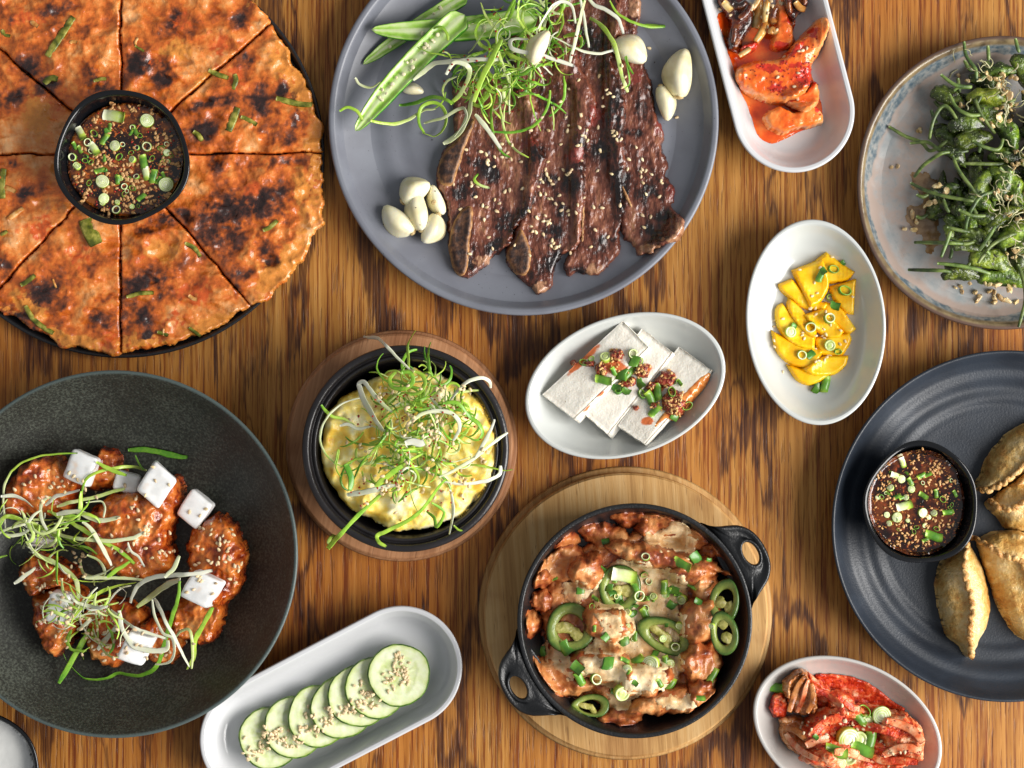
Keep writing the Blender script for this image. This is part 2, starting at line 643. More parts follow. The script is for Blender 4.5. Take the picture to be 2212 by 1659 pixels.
def glaze_streak(name, stops, rough=.45):
    """Dark matt bowl glaze with fine streaky mottling."""
    t = NT(name)
    v = t.vec((1, 1, 1), False)
    a = t.noise(v, 5.0, 3, .6); b = t.noise(v, 150, 3)
    c = t.ramp(t.math('ADD', t.math('MULTIPLY', a, .7), t.math('MULTIPLY', b, .3)), stops)
    rr = t.attr('rad')
    c = t.mix(t.step(rr, .975, .99), c, C('#4a5654'))
    t.set(t.b, 'Base Color', c)
    t.b.inputs['Roughness'].default_value = rough
    bn = t.n('ShaderNodeBump', {'Height': a, 'Distance': S * .8, 'Strength': .7})
    t.set(t.b, 'Normal', bn.outputs[0])
    return t.m


M = {}
M['table'] = wood_table()
M['board_dark'] = wood_board('acacia_board', [(.3, '#8d6040'), (.5, '#ac7a54'), (.68, '#c29068')], R(12))
M['board_pale'] = wood_board('ash_board', [(.3, '#946a3a'), (.48, '#bb9058'), (.66, '#cca874')], R(-4))
M['grey_plate'] = ceramic('grey_stoneware', '#6d6f78', '#777a83', .38, '#45474d', 4.5, .72, .76, spec=.5)
M['black_plate'] = ceramic('black_iron_plate', '#17181b', None, .45, bump=.9, bumpp=5)
M['slate_plate'] = ceramic('slate_blue_matt', '#1f252e', '#272e38', .42, bump=.5, bumpp=4)
M['dark_bowl'] = glaze_streak('dark_green_grey_glaze', [(.36, '#1b1c18'), (.5, '#2d2f29'), (.64, '#4c5047')])
M['white_dish'] = ceramic('white_porcelain', '#c9cacc', None, .2, coat=.3)
M['grey_dish'] = ceramic('pale_grey_porcelain', '#bfc2bf', None, .18, coat=.3)
M['warm_dish'] = ceramic('warm_grey_porcelain', '#b3b0ac', None, .26, coat=.2)
M['black_bowl'] = ceramic('black_melamine', '#0f1013', None, .16, bump=.35, bumpp=14)
M['pot'] = ceramic('dark_earthenware', '#1f1c1d', '#262325', .3, bump=.6, bumpp=9)
M['iron'] = ceramic('cast_iron', '#121315', '#191a1c', .36, bump=1.0, bumpp=4)
M['glaze'] = stoneware()

M['pancake'] = food('kimchi_pancake', [(0, '#2c1b18'), (.16, '#512c20'), (.32, '#8c4722'), (.46, '#b85a20'), (.6, '#d06e28'), (.78, '#dc8a44'), (1, '#e8ae76')],
                    ((110, 1.2, 3), (30, .8, 3), (7, .35, 3)), bias=.66, attr='char', wa=-.60, rough=.3, rvar=.4, coat=.25, coatr=.2, bump=((26, 4.0), (9, 1.2)),
                    overs=(('attr', 'red', '#cc5a24', 60, 1.6), ('attr', 'crisp', '#d88a3a', 20, 1.2), ('spots', 3.4, .70, .75, '#8e2410')), rnd=False, sss=.08, ssss=5)
M['green_soft'] = food('cooked_scallion', [(.2, '#4a5216'), (.5, '#7a7c28'), (.8, '#a8a04a')], ((16, 2, 3),), rough=.35, bump=((5, 1),))
M['cabbage_bit'] = food('baked_cabbage', [(.2, '#b06a2c'), (.5, '#cf9148'), (.8, '#dfae70')], ((16, 2, 3),), rough=.3, bump=((6, 1),))
M['brown_bit'] = food('scorched_scallion', [(.2, '#3a2a18'), (.5, '#5e4424'), (.8, '#84643a')], ((12, 2, 3),), rough=.4, bump=((5, 1),))
M['sauce'] = food('soy_dip', [(.25, '#1c0a04'), (.5, '#4a1e08'), (.75, '#8a4814')], ((60, 2.4, 3), (16, 1.2, 3)), rough=.07, coat=.5, overs=(('spots', 8, .60, .68, '#b45a1c'), ('spots', 4, .64, .70, '#d89a48')), bump=((24, 1.2), (7, .8)))
M['sauce_dark'] = food('dark_soy_dip', [(.25, '#150806'), (.5, '#351209'), (.75, '#643012')], ((60, 2.4, 3), (16, 1.2, 3)), rough=.07, coat=.5, overs=(('spots', 8, .60, .68, '#84381a'), ('spots', 4, .64, .70, '#c8853e')), bump=((24, 1.2), (7, .8)))
M['sesame'] = food('sesame', [(.2, '#c9a878'), (.6, '#e4cfa6'), (.9, '#efe2c6')], ((6, 1.2, 2),), rough=.45, vary=.14)
M['sesame_gold'] = food('roasted_sesame', [(.2, '#b98448'), (.6, '#d9ae6c'), (.9, '#e8c890')], ((6, 1.2, 2),), rough=.4, vary=.18)
M['strand'] = food('scallion_shred', [(0, '#dcdccc'), (.22, '#d8dcba'), (.42, '#c8d48e'), (.62, '#aecc48'), (.82, '#80b034'), (1, '#528e24')],
                   ((30, .4, 2), (5, .25, 2)), attr='tone', wa=1.0, bias=0.0, rough=.32, sss=.1, ssss=2, sssr=(1, 1, .3), spec=.5, vary=.1)
M['ring'] = food('scallion_ring', [(0, '#ebebd6'), (.3, '#d3dea2'), (.5, '#b2cc4a'), (.75, '#6c9a32'), (1, '#467828')], ((9, .5, 3),), attr='tone', wa=1.0, bias=0.0,
                 rough=.3, sss=.06, ssss=2, sssr=(1, 1, .3), vary=.16)
M['steak'] = food('grilled_beef', [(0, '#170c0b'), (.2, '#38190f'), (.38, '#5e2f20'), (.56, '#784432'), (.76, '#966046'), (1, '#bb8a62')],
                  ((46, 1.5, 4), (9, 1.1, 4)), attr='char', wa=-.5, bias=.55, rough=.28, rvar=.4, bump=((14, 4.0), (6, 2.4)), coat=.5, coatr=.1, stretch=(1, 2.6, 1), rnd=True,
                  overs=(('attr', 'red', '#7c3328', 22, 1.2), ('attr', 'fat', '#a87a5a', 16, 1.0)))
M['bone'] = food('rib_bone', [(0, '#241512'), (.3, '#5a3a26'), (.6, '#96693f'), (1, '#c89a64')], ((10, 1.0, 4),), attr='tone', wa=.75, bias=.12, rough=.5, bump=((4, 1.2),))
M['garlic'] = food('raw_garlic', [(.2, '#dccf9e'), (.5, '#ece3bf'), (.8, '#f3eed6')], ((40, 1.4, 2),), rough=.33, sss=.4, ssss=9, sssr=(1, .8, .5), bump=((14, .6),), vary=.03)
M['garlic_root'] = food('garlic_root', [(.3, '#a88a5a'), (.7, '#d2bc8a')], ((5, 2, 2),), rough=.7)
M['chili'] = food('green_chili', [(0, '#2f6c12'), (.12, '#4a9420'), (.3, '#9cc84e'), (.45, '#c8da98'), (.7, '#dfe8bc'), (1, '#ebefd6')], ((22, .35, 3),), attr='tone', wa=1, bias=0, rough=.25,
                  sss=.12, ssss=4, sssr=(.5, 1, .2), bump=((9, .5),))
M['seed'] = food('chili_seed', [(.2, '#d9cf9a'), (.7, '#efe8c8')], ((5, 1, 2),), rough=.4)
M['glazed'] = food('glazed_chicken', [(0, '#4a1608'), (.2, '#86300e'), (.38, '#b2561c'), (.56, '#ca702c'), (.76, '#dc9048'), (1, '#ebb070')],
                   ((50, 1.5, 3), (14, .7, 3)), attr='char', wa=-.42, bias=.5, rough=.2, rvar=.2, coat=.35, coatr=.12, bump=((20, 5.0), (8, 1.4)), sss=.08)
M['radish_white'] = food('pickled_white_radish', [(.2, '#e2e2e0'), (.6, '#f4f4f2')], ((30, 2.0, 3),), overs=(('spots', 46, .60, .74, '#ead2bc'),), rough=.24, sss=.5, ssss=14, sssr=(1, .95, .9), bump=((26, .7),))
M['egg'] = food('steamed_egg', [(0, '#dca034'), (.25, '#f2c64a'), (.5, '#f9da6c'), (.75, '#fae696'), (1, '#fbf0c4')], ((44, 2.0, 3), (12, .5, 3)), bias=.60, attr='tone', wa=.6, rough=.34, rvar=.25,
                sss=.25, ssss=8, sssr=(1, .7, .25), bump=((26, 2.0), (8, .5)), overs=(('spots', 5, .74, .78, '#a6b84e'),))
M['flake'] = food('chili_flake', [(.2, '#7a1208'), (.7, '#b52a14')], ((4, 2, 1),), rough=.4)
M['speck'] = food('pepper_speck', [(.2, '#1c1814'), (.8, '#3a3028')], ((4, 2, 2),), rough=.6)
M['tofu'] = food('tofu', [(.2, '#dfd8cb'), (.6, '#ebe6da')], ((34, 1.6, 4),), rough=.5, sss=.35, ssss=10, sssr=(1, .85, .7), bump=((5, 1.3), (16, 1.0)), overs=(('attr', 'stain', '#d2703a', 16, .8), ('spots', 9, .73, .76, '#b3a792')))
M['paste'] = food('seasoning_paste', [(.2, '#571410'), (.5, '#8a2a1c'), (.8, '#b0583a')], ((7, 2, 3),), rough=.25, bump=((5, 2.4),), overs=(('spots', 4.5, .56, .62, '#cf9a5e'),))
M['soy_pool'] = food('soy_pool', [(.2, '#b2581c'), (.6, '#d48a44')], ((20, 2, 3),), rough=.08, coat=.4)
M['yellow'] = food('yellow_radish', [(.2, '#eeb008'), (.5, '#f6bf12'), (.8, '#fbd040')], ((36, 1.5, 2),), attr='tone', wa=-.25, rough=.24, sss=.45, ssss=10, sssr=(1, .6, .1), bump=((30, .8),), vary=.06)
M['cuke'] = food('cucumber_flesh', [(0, '#93ad44'), (.22, '#b8ca74'), (.5, '#d6dfa8'), (.8, '#e8edcc')], ((18, .8, 3),), attr='tone', wa=.6, bias=.2, rough=.2, sss=.4, ssss=9, sssr=(.8, 1, .5), bump=((10, .8),), coat=.2)
M['peel'] = food('cucumber_peel', [(.2, '#34541a'), (.5, '#527622'), (.8, '#789a38')], ((14, 2, 2),), rough=.3)
M['iron_chicken'] = food('cheesy_chicken', [(0, '#4a1a0d'), (.2, '#8a3f20'), (.38, '#b06434'), (.56, '#c68048'), (.78, '#d8a068'), (1, '#eac49a')],
                         ((60, 1.5, 3), (16, .45, 3)), attr='char', wa=-.5, bias=.5, rough=.33, rvar=.3, coat=.2, bump=((16, 3.6), (7, 1.2)), overs=(('spots', 16, .66, .76, '#8a3a1c'),))
M['cheese'] = food('melted_cheese', [(0, '#b07844'), (.25, '#cda06a'), (.5, '#e0c294'), (.85, '#ecd8b4')], ((50, 1.5, 3), (12, .4, 3)), rough=.3, sss=.25, ssss=8, sssr=(1, .8, .5), bump=((15, 2.0), (6, 1.0)),
                   overs=(('spots', 44, .60, .72, '#cd9060'), ('spots', 16, .66, .74, '#a8643a'), ('spots', 6, .72, .76, '#4a3420')))
M['jal'] = food('jalapeno', [(0, '#2a4418'), (.3, '#4c6a28'), (.6, '#869444'), (1, '#acae6c')], ((16, .5, 3),), attr='tone', wa=1, bias=0, rough=.26, sss=.1, ssss=4, sssr=(.5, 1, .2), bump=((7, .8),))
M['pith'] = food('jalapeno_pith', [(.2, '#8c8a34'), (.6, '#c4bb6a'), (.9, '#d8cf94')], ((10, 1.6, 3),), rough=.35, bump=((5, 1.4),))
M['dumpling'] = food('fried_wrapper', [(0, '#8a5220'), (.25, '#b4803c'), (.45, '#c89e56'), (.65, '#d4b274'), (1, '#e0c898')], ((60, 1.6, 4), (12, .8, 4)), attr='tone', wa=.3, bias=.47, rough=.32, rvar=.3,
                     bump=((9, 3.4), (5, 1.6)), sss=.12, ssss=8, coat=.15, coatr=.25)
M['crimp'] = food('fried_crimp', [(0, '#96602a'), (.35, '#c08a4a'), (.6, '#d4a868'), (1, '#e4c898')], ((18, 1.6, 4),), bias=.5, rough=.36, bump=((6, 2.0), (3, .8)), sss=.1)
M['pepper'] = food('shishito', [(0, '#19210a'), (.25, '#303f10'), (.5, '#55691c'), (.75, '#889a2c'), (1, '#b2ba4c')], ((34, 1.6, 3), (9, .9, 3)), attr='tone', wa=.55, bias=.16, rough=.26, rvar=.3, bump=((11, 3.4), (5, 1.6)), coat=.3, coatr=.15, vary=.25,
                   overs=(('spots', 14, .62, .72, '#2a2618'), ('spots', 20, .62, .74, '#8fa06a'), ('spots', 3.4, .66, .72, '#b8bd90')))
M['stem'] = food('shishito_stem', [(0, '#2a3220'), (.35, '#465a2c'), (.7, '#768a44'), (1, '#98a470')], ((20, 1.6, 3),), attr='tone', wa=.5, bias=.3, rough=.4, vary=.2, bump=((5, .8),))
M['nut'] = food('crushed_peanut', [(.2, '#b3915a'), (.5, '#d1b582'), (.8, '#e3d0a6')], ((11, 1.6, 3),), rough=.5, sss=.15, ssss=4, vary=.14, bump=((6, 1.0),))
M['shred'] = food('fried_shred', [(.2, '#8f8a5c'), (.6, '#b4b088'), (.9, '#cfccae')], ((12, 1.6, 2),), rough=.5, vary=.15)
M['oil'] = food('brown_oil', [(.2, '#7a5a38'), (.6, '#977a58')], ((14, 2, 3),), rough=.06, coat=.5)
M['kim_radish'] = food('radish_kimchi', [(0, '#bc2c08'), (.22, '#da4c10'), (.45, '#e86c20'), (.68, '#ee944c'), (1, '#f2c48e')], ((60, 1.0, 3), (14, .25, 3)), attr='tone', wa=.6, bias=.40, rough=.2, coat=.4, bump=((12, 1.2), (5, .9)),
                       sss=.25, ssss=8, sssr=(1, .4, .15), overs=(('attr', 'red', '#c4301c', 6, 1.8), ('spots', 4.5, .70, .75, '#7c1408')), rnd=True)
M['kim_pool'] = food('kimchi_liquid', [(.2, '#c83a08'), (.5, '#e05a18'), (.8, '#ea8038')], ((40, 1.6, 3),), rough=.06, coat=.6)
M['kim_dark'] = food('kimchi_greens', [(0, '#120806'), (.35, '#2c130b'), (.6, '#5c2410'), (.85, '#9c5a26'), (1, '#c09048')], ((24, 2.0, 4),), rough=.14, coat=.5, bump=((10, 2.4), (4, 1.0)), vary=.25)
M['kim_stalk'] = food('kimchi_stalk', [(.1, '#a04818'), (.4, '#c88a40'), (.7, '#d8b472'), (.9, '#e0c894')], ((26, 1.8, 3),), rough=.2, coat=.4, bump=((10, 1.4),), stretch=(1, 1, 1), vary=.1)
M['kim_leaf'] = food('cabbage_kimchi', [(0, '#961c08'), (.2, '#c43614'), (.42, '#da5428'), (.62, '#e67e48'), (.82, '#eeac80'), (1, '#f2d2ae')], ((30, 1.7, 4), (8, 1.1, 3)), attr='tone', wa=.5, bias=.34, rough=.32, rvar=.2, coat=.12, stretch=(1, 1, 1), bump=((10, 2.8), (4, 1.6)), rnd=True, overs=(('spots', 7, .62, .70, '#c22a14'), ('spots', 30, .60, .72, '#efb68c')))
M['kim_brown'] = food('cabbage_leaf_top', [(0, '#5a3410'), (.22, '#8a4c1c'), (.45, '#b86c30'), (.7, '#d09058'), (1, '#e2b888')], ((26, 1.7, 4),), attr='tone', wa=.4, bias=.40, rough=.24, coat=.3, bump=((12, 2.4), (4, 1.0)))
M['white_sauce'] = food('white_dip', [(.2, '#d4d4d0'), (.6, '#e2e2de')], ((60, 1, 2),), rough=.25, overs=(('spots', 5, .74, .78, '#8c9a70'),), bump=((60, 2),))

M['kim_pale'] = food('pale_cabbage', [(.1, '#cc4a22'), (.35, '#de7444'), (.62, '#e8a276'), (.9, '#f0ceaa')], ((22, 1.8, 3),), attr='tone', wa=.2, rough=.25, coat=.2, bump=((9, 1.6),), overs=(('spots', 6, .64, .72, '#c63c1c'),))
# ------------------------------------------------------------------ dishes
def dish(fr, name, under, upper, m, shape, seg=160, wob=None, sm=5, ripple=None, base=None, zwob=None, parent=None, fill=True):
    """under: (r, z) from the foot's centre out to the rim; upper: from the rim in to the centre."""
    a = cat(under, sm); b = cat(upper, sm)
    if ripple is not None:
        b = np.c_[b[:, 0], b[:, 1] + ripple(b[:, 0])]
    pr = np.vstack([a, b[1:]])
    pr[:, 0] = np.maximum(pr[:, 0], .01)
    th = (np.arange(seg) + .5) * 2 * math.pi / seg
    kind = shape[0]
    RR = shape[1] if kind != 'oval' else shape[2]
    V = np.zeros((len(pr), seg, 3))
    for i, (r, z) in enumerate(pr):
        q = r / RR
        wv = 1 + (wob(th) * q ** 3 if wob else 0)
        if kind == 'round':
            x, y = r * np.cos(th) * wv, r * np.sin(th) * wv
        elif kind == 'oval':
            u, v = shape[1] / shape[2] * r * np.cos(th) * wv, r * np.sin(th) * wv * (1 + shape[4] * np.cos(th))
            x, y = u * math.cos(shape[3]) - v * math.sin(shape[3]), u * math.sin(shape[3]) + v * math.cos(shape[3])
        else:
            u = r * np.cos(th) + np.where(np.cos(th) > 0, shape[2], -shape[2]); v = r * np.sin(th)
            x, y = u * math.cos(shape[3]) - v * math.sin(shape[3]), u * math.sin(shape[3]) + v * math.cos(shape[3])
        V[i, :, 0], V[i, :, 1], V[i, :, 2] = x, y, z
        if zwob: V[i, :, 2] += zwob(th) * q ** 4
    rad = np.repeat(pr[:, 0] / RR, seg)
    V = V.reshape(-1, 3)
    F = grid_faces(len(pr), seg, False, True)
    if base is None: base = (0, 0, V[:, 2].min())
    if fill:
        X_, Y_ = fr.GX, fr.GY
        if kind == 'round':
            rr = np.hypot(X_, Y_)
        else:
            c, s_ = math.cos(shape[3]), math.sin(shape[3])
            u, v = X_ * c + Y_ * s_, -X_ * s_ + Y_ * c
            if kind == 'oval': rr = np.hypot(u * shape[2] / shape[1], v)
            else: rr = np.hypot(np.maximum(np.abs(u) - shape[2], 0), v)
        o_ = np.argsort(b[:, 0])
        zz = np.interp(rr, b[o_, 0], b[o_, 1])
        fr.hm = np.where(rr < RR, np.maximum(fr.hm, zz), fr.hm)
    return put(fr, name, V, F, m, {'rad': rad}, base=base, hm=False, parent=parent)


# table top
FT = Fr(1106, 829.5, 0, 40, 4)
tv, tf = rbox(4600, 3600, 90, 6, 0, 2)
tv[:, 2] -= 45
tbl = put(FT, 'tabletop', tv, tf, M['table'], hm=False, smooth=False)
tag(tbl, 'stained brown oak tabletop with dark grain under all the dishes', None, None, 'structure')

# --- pancake plate
FP = Fr(262, 335, 40)
o = dish(FP, 'round_plate', [(0, 0), (300, 0), (400, 2), (430, 12), (437, 22), (438, 26)], [(438, 26), (435, 28), (430, 26), (424, 18), (410, 12), (300, 11), (0, 11)], M['black_plate'], ('round', 438))
tag(o, 'black round plate almost hidden under the big orange pancake', 'plate')

# --- grey steak plate
FS = Fr(1131, 262, 45)
def rip_s(r):
    return 1.5 * np.sin(r / 9.0) * np.clip((r - 215) / 40, 0, 1) * np.clip((372 - r) / 20, 0, 1)
o = dish(FS, 'dinner_plate', [(0, 0), (240, 0), (300, 4), (380, 34), (414, 54), (420, 60)], [(420, 60), (418, 64), (412, 65), (404, 61), (392, 42), (378, 24), (355, 17), (300, 15), (200, 14), (0, 14)], M['grey_plate'], ('round', 420), 200, sm=9, ripple=rip_s)
tag(o, 'grey stoneware dinner plate with a raised rim carrying grilled short ribs', 'plate')

# --- white oblong dishes
FK = Fr(1712 - 43, 244 - 165, 50, 380)
def capsule(fr, ang, label, m):
    o = dish(fr, 'oblong_dish', [(0, 0), (70, 0), (92, 8), (118, 44), (130, 66), (131, 70)], [(131, 70), (129, 73), (124, 73), (119, 70), (108, 50), (96, 26), (80, 15), (60, 12), (30, 11), (0, 11)], m, ('capsule', 131, 170, ang), 160, sm=6)
    return tag(o, label, 'dish')
capsule(FK, math.pi / 2 + R(14.5), 'white oblong dish with rounded end holding red radish kimchi', M['white_dish'])
FC = Fr((868 + 566) / 2, (1437 + 1594) / 2, 45, 380)
capsule(FC, R(27.5), 'white oblong dish holding a row of cucumber slices', M['white_dish'])

# --- oval dishes
def oval(fr, ang, label, m, egg=0.0, a=221, b=150):
    o = dish(fr, 'oval_dish', [(0, 0), (70, 0), (100, 8), (130, 44), (147, 72), (150, 78)], [(150, 78), (149, 81), (146, 82), (142, 79), (130, 56), (112, 32), (88, 17), (50, 12), (0, 11)], m, ('oval', a, b, ang, egg), 160, sm=6)
    return tag(o, label, 'dish')
FT2 = Fr(1349, 833, 50, 300)
oval(FT2, R(18), 'pale oval dish holding three white tofu slabs', M['grey_dish'])
FY = Fr(1758, 697, 50, 300)
oval(FY, R(-86), 'pale oval dish holding yellow pickled radish', M['grey_dish'])
FN = Fr(1826, 1574, 50, 300)
oval(FN, R(-24), 'pale oval dish holding red cabbage kimchi, cut by the bottom edge', M['warm_dish'], 0, 212, 150)

# --- stoneware pepper plate
FG = Fr(2160, 398, 40, 380)
o = dish(FG, 'stoneware_plate', [(0, 0), (180, 0), (230, 6), (290, 40), (312, 58), (316, 62)], [(316, 62), (314, 67), (308, 68), (302, 64), (294, 50), (282, 34), (266, 21), (240, 16), (150, 14), (0, 14)], M['glaze'], ('round', 316), 200, sm=7,
         wob=lambda t: .006 * np.cos(3 * t + .6) + .004 * np.cos(5 * t))
tag(o, 'mottled grey and blue stoneware plate with a brown rim holding green peppers', 'plate')

# --- slate dumpling plate
FD = Fr(2170, 1135, 55, 460)
def rip_d(r):
    return 2.4 * np.sin(r / 7.2 + 1) * np.clip((r - 248) / 20, 0, 1) * np.clip((352 - r) / 16, 0, 1)
o = dish(FD, 'dumpling_plate', [(0, 0), (200, 0), (260, 6), (340, 44), (372, 72), (378, 80)], [(378, 80), (377, 83), (373, 84), (368, 79), (352, 58), (325, 40), (290, 26), (250, 18), (180, 15), (0, 14)], M['slate_plate'], ('round', 378), 200, sm=9, ripple=rip_d)
tag(o, 'matt slate blue plate with ringed grooves holding fried dumplings', 'plate')

# --- deep dark bowl
FB = Fr(258, 1192, 90)
o = dish(FB, 'serving_bowl', [(0, 0), (170, 0), (200, 6), (300, 48), (370, 122), (391, 146)], [(392, 148), (391, 152), (386, 153), (380, 147), (350, 106), (310, 68), (260, 38), (205, 22), (140, 18), (0, 17)], M['dark_bowl'], ('round', 392), 200, sm=8)
tag(o, 'large dark green-grey bowl holding sticky fried chicken', 'bowl')

# --- boards
def board(fr, Rr, m, label):
    o = dish(fr, 'round_board', [(0, 0), (Rr - 12, 0), (Rr - 4, 3), (Rr, 10), (Rr, 30)], [(Rr, 30), (Rr - 1, 37), (Rr - 5, 41), (Rr - 12, 42), (Rr * .7, 42), (Rr * .3, 42), (0, 42)], m, ('round', Rr), 128, sm=5)
    return tag(o, label, 'wooden board')
FE0 = Fr(865, 964, 42, 300)
board(FE0, 245, M['board_dark'], 'brown round wooden board under the black egg pot')
FI0 = Fr(1353, 1329, 42, 340)
board(FI0, 308, M['board_pale'], 'pale round wooden board under the cast iron skillet')

# --- earthenware pot
FE = Fr(876, 969, 190, 300)
o = dish(FE, 'earthenware_pot', [(0, 43), (120, 43), (150, 48), (200, 100), (214, 150), (217, 168), (223, 182)],
         [(224, 186), (222, 193), (216, 196), (209, 194), (206, 186), (204, 184), (198, 187), (193, 184), (189, 170), (184, 130), (150, 75), (0, 66)], M['pot'], ('round', 224), 160, sm=7)
tag(o, 'black ridged earthenware pot filled with yellow steamed egg', 'pot')

# --- cast iron skillet with two lugs
FI = Fr(1370, 1339, 130, 360)
sk = empty(FI, 'skillet', (0, 0, 43))
tag(sk, 'small black cast iron skillet with two looped handles full of cheesy chicken', 'skillet')
dish(FI, 'pan', [(0, 43), (205, 43), (225, 52), (243, 100), (251, 136), (253, 146)], [(253, 146), (252, 151), (247, 152), (242, 149), (236, 130), (226, 90), (208, 66), (180, 60), (0, 59)], M['iron'], ('round', 253), 160, sm=6, parent=sk, base=(0, 0, 43))


def lug(ang):
    """Looped side handle: flared tab with an oblong hole, scooping down into the pan."""
    half = [(228, 108), (243, 95), (259, 85), (278, 76), (294, 67), (308, 53), (317, 36), (322, 13)]
    out = np.array(half + [(x, -y) for x, y in half[::-1]] + [(226, -70), (222, -25), (222, 25), (226, 70)], float)
    out = cat(out, 6, True)
    seg = len(out)
    ox, oy = out[:, 0], out[:, 1]
    hc = 289.0
    hx, hy = 15.0, 26.0
    t = np.arctan2(oy / hy, (ox - hc) / hx)
    # even out the hole's points so that they follow the outline
    t = np.unwrap(t); t = np.linspace(t[0], t[0] + (t[-1] - t[0]) * seg / (seg - 1), seg, endpoint=False)
    inx, iny = hc + hx * np.cos(t), hy * np.sin(t)
    def z_at(x):
        return 152 - 12 * np.clip((x - 250) / 70, 0, 1) - 1.5 * np.clip(250 - x, 0, 40)
    tip = np.clip((ox - 246) / 12, 0, 1)
    rings = [np.c_[ox, oy, z_at(ox) - 9]]
    for dz, dd in ((-1, 0), (4.5, -3), (5, -7), (1, -13)):
        k = np.hypot(ox - hc, oy) + 1e-6
        rings.append(np.c_[hc + (ox - hc) * (k + dd) / k, oy * (k + dd) / k, z_at(ox) + dz * tip - 2 * (1 - tip)])
    lx, ly = rings[-1][:, 0], rings[-1][:, 1]
    for q in (.35, .7):
        mx, my = lx * (1 - q) + inx * q, ly * (1 - q) + iny * q
        rings.append(np.c_[mx, my, z_at(mx) - 3])
    for dz, dd in ((0, 9), (3, 5), (2.5, 2), (-6, 0)):
        rings.append(np.c_[hc + (hx + dd) * np.cos(t), (hy + dd) * np.sin(t), z_at(inx) + dz - 1])
    rings.append(np.c_[(ox + inx) / 2, (oy + iny) / 2, z_at((ox + inx) / 2) - 14])
    V = np.array(rings)
    nr = len(rings)
    c, s_ = math.cos(ang), math.sin(ang)
    P = V.reshape(-1, 3)
    P = np.c_[P[:, 0] * c - P[:, 1] * s_, P[:, 0] * s_ + P[:, 1] * c, P[:, 2]]
    F = grid_faces(nr, seg, True, True)
    put(FI, 'handle', P, F, M['iron'], parent=sk, hm=False)
lug(R(30)); lug(R(210))

# --- small wavy sauce bowls
def wavy(fr, Rr, z0, h, label, ph, lvl, oy=1.0):
    k = Rr / 147.0
    o = dish(fr, 'sauce_bowl', [(0, z0), (70 * k, z0), (85 * k, z0 + 4), (118 * k, z0 + h * .5), (142 * k, z0 + h * .93), (146 * k, z0 + h * .98)],
             [(147 * k, z0 + h), (146 * k, z0 + h + 4), (141 * k, z0 + h + 5), (135 * k, z0 + h), (129 * k, z0 + h * .75), (118 * k, z0 + h * .45), (85 * k, z0 + 14), (0, z0 + 10)],
             M['black_bowl'], ('round', Rr), 128, wob=lambda t: .022 * np.cos(3 * t + ph) + .018 * np.cos(5 * t + ph * 2.1) + (oy - 1) * np.sin(t) ** 2,
             zwob=lambda t: 3 * np.cos(4 * t + ph))
    return tag(o, label, 'bowl')
FQ = Fr(262, 340, 125, 200)
wavy(FQ, 146, 34, 88, 'small black wavy-edged sauce bowl standing in the middle of the pancake', .9, 0)
FU = Fr(1990, 1088, 110, 200)
wavy(FU, 124, 15, 92, 'small black wavy-edged sauce bowl standing on the dumpling plate', 2.0, 0, 1.07)
FW = Fr(-46, 1668, 70, 200)
wavy(FW, 136, 0, 80, 'dark sauce bowl of white dip cut by the bottom left corner', 1.5, 0)
# ------------------------------------------------------------------ small repeated pieces
for _f in (FS, FK, FC, FT2, FY, FN, FG, FD, FB, FE, FI, FQ, FU, FW):
    _f.hm0 = _f.hm.copy()
FI.rlim = (220, 239)


def px_mesh(name, V, F, m, attrs=None, smooth=True):
    V = np.asarray(V, float)
    if name.startswith('scallion'):
        V = V + .9 * np.c_[n3(V, 13, 2), n3(V, 13, 5), n3(V, 13, 8)]
    me = mesh(name, np.asarray(V) * S, F, attrs, smooth)
    me.materials.append(m)
    return me


_sv, _sf = blob(5.2, 3.1, 2.1, 10, 6, 0)
_sv[:, 1] *= 1 - .45 * np.clip(_sv[:, 0] / 5.2, -1, 1) * .8
SES = px_mesh('sesame_seed', _sv, _sf, M['sesame'])
SESG = px_mesh('sesame_seed', _sv, _sf, M['sesame_gold'])


def scatter_in(poly, n, avoid=(), seed=0):
    g = np.random.default_rng(seed)
    mn, mx = poly.min(0), poly.max(0)
    out = np.zeros((0, 2))
    while len(out) < n:
        P = g.uniform(mn, mx, (n * 3, 2))
        out = np.vstack([out, P[sdf(P, poly) > 2]])
    return out[:n]


def clusters(pts, per, sd, seed=0):
    g = np.random.default_rng(seed)
    out = []
    for p in pts:
        for _ in range(per):
            out.append(np.array(p[:2]) + g.normal(0, sd, 2))
    return np.array(out)


def sesame(fr, P, label, group, me=None, lift=1.4):
    g = random.Random(len(P) * 7 + 1)
    for p in fr.l(P):
        z = fr.z(p[0], p[1], 0)
        if z <= 0: z = fr.z(p[0], p[1], 1)
        k = g.uniform(.85, 1.15)
        o = inst(fr, 'sesame_seed', me or SES, (p[0], p[1], z + lift), (g.uniform(-.35, .35), g.uniform(-.35, .35), g.uniform(0, 6.28)), k)
        tag(o, label(where(fr, p)) if callable(label) else label, 'sesame seed', group)


def where(fr, l, Rr=None):
    """Nine-way place of a local point within its dish, for labels."""
    x, y = l[0] / (Rr or fr.rad), l[1] / (Rr or fr.rad)
    v = 'upper' if y > .3 else 'lower' if y < -.3 else ''
    h = 'left' if x < -.3 else 'right' if x > .3 else ''
    if v and h: return v + ' ' + h + ' part'
    if v: return v + ' middle'
    if h: return h + ' side'
    return 'centre'


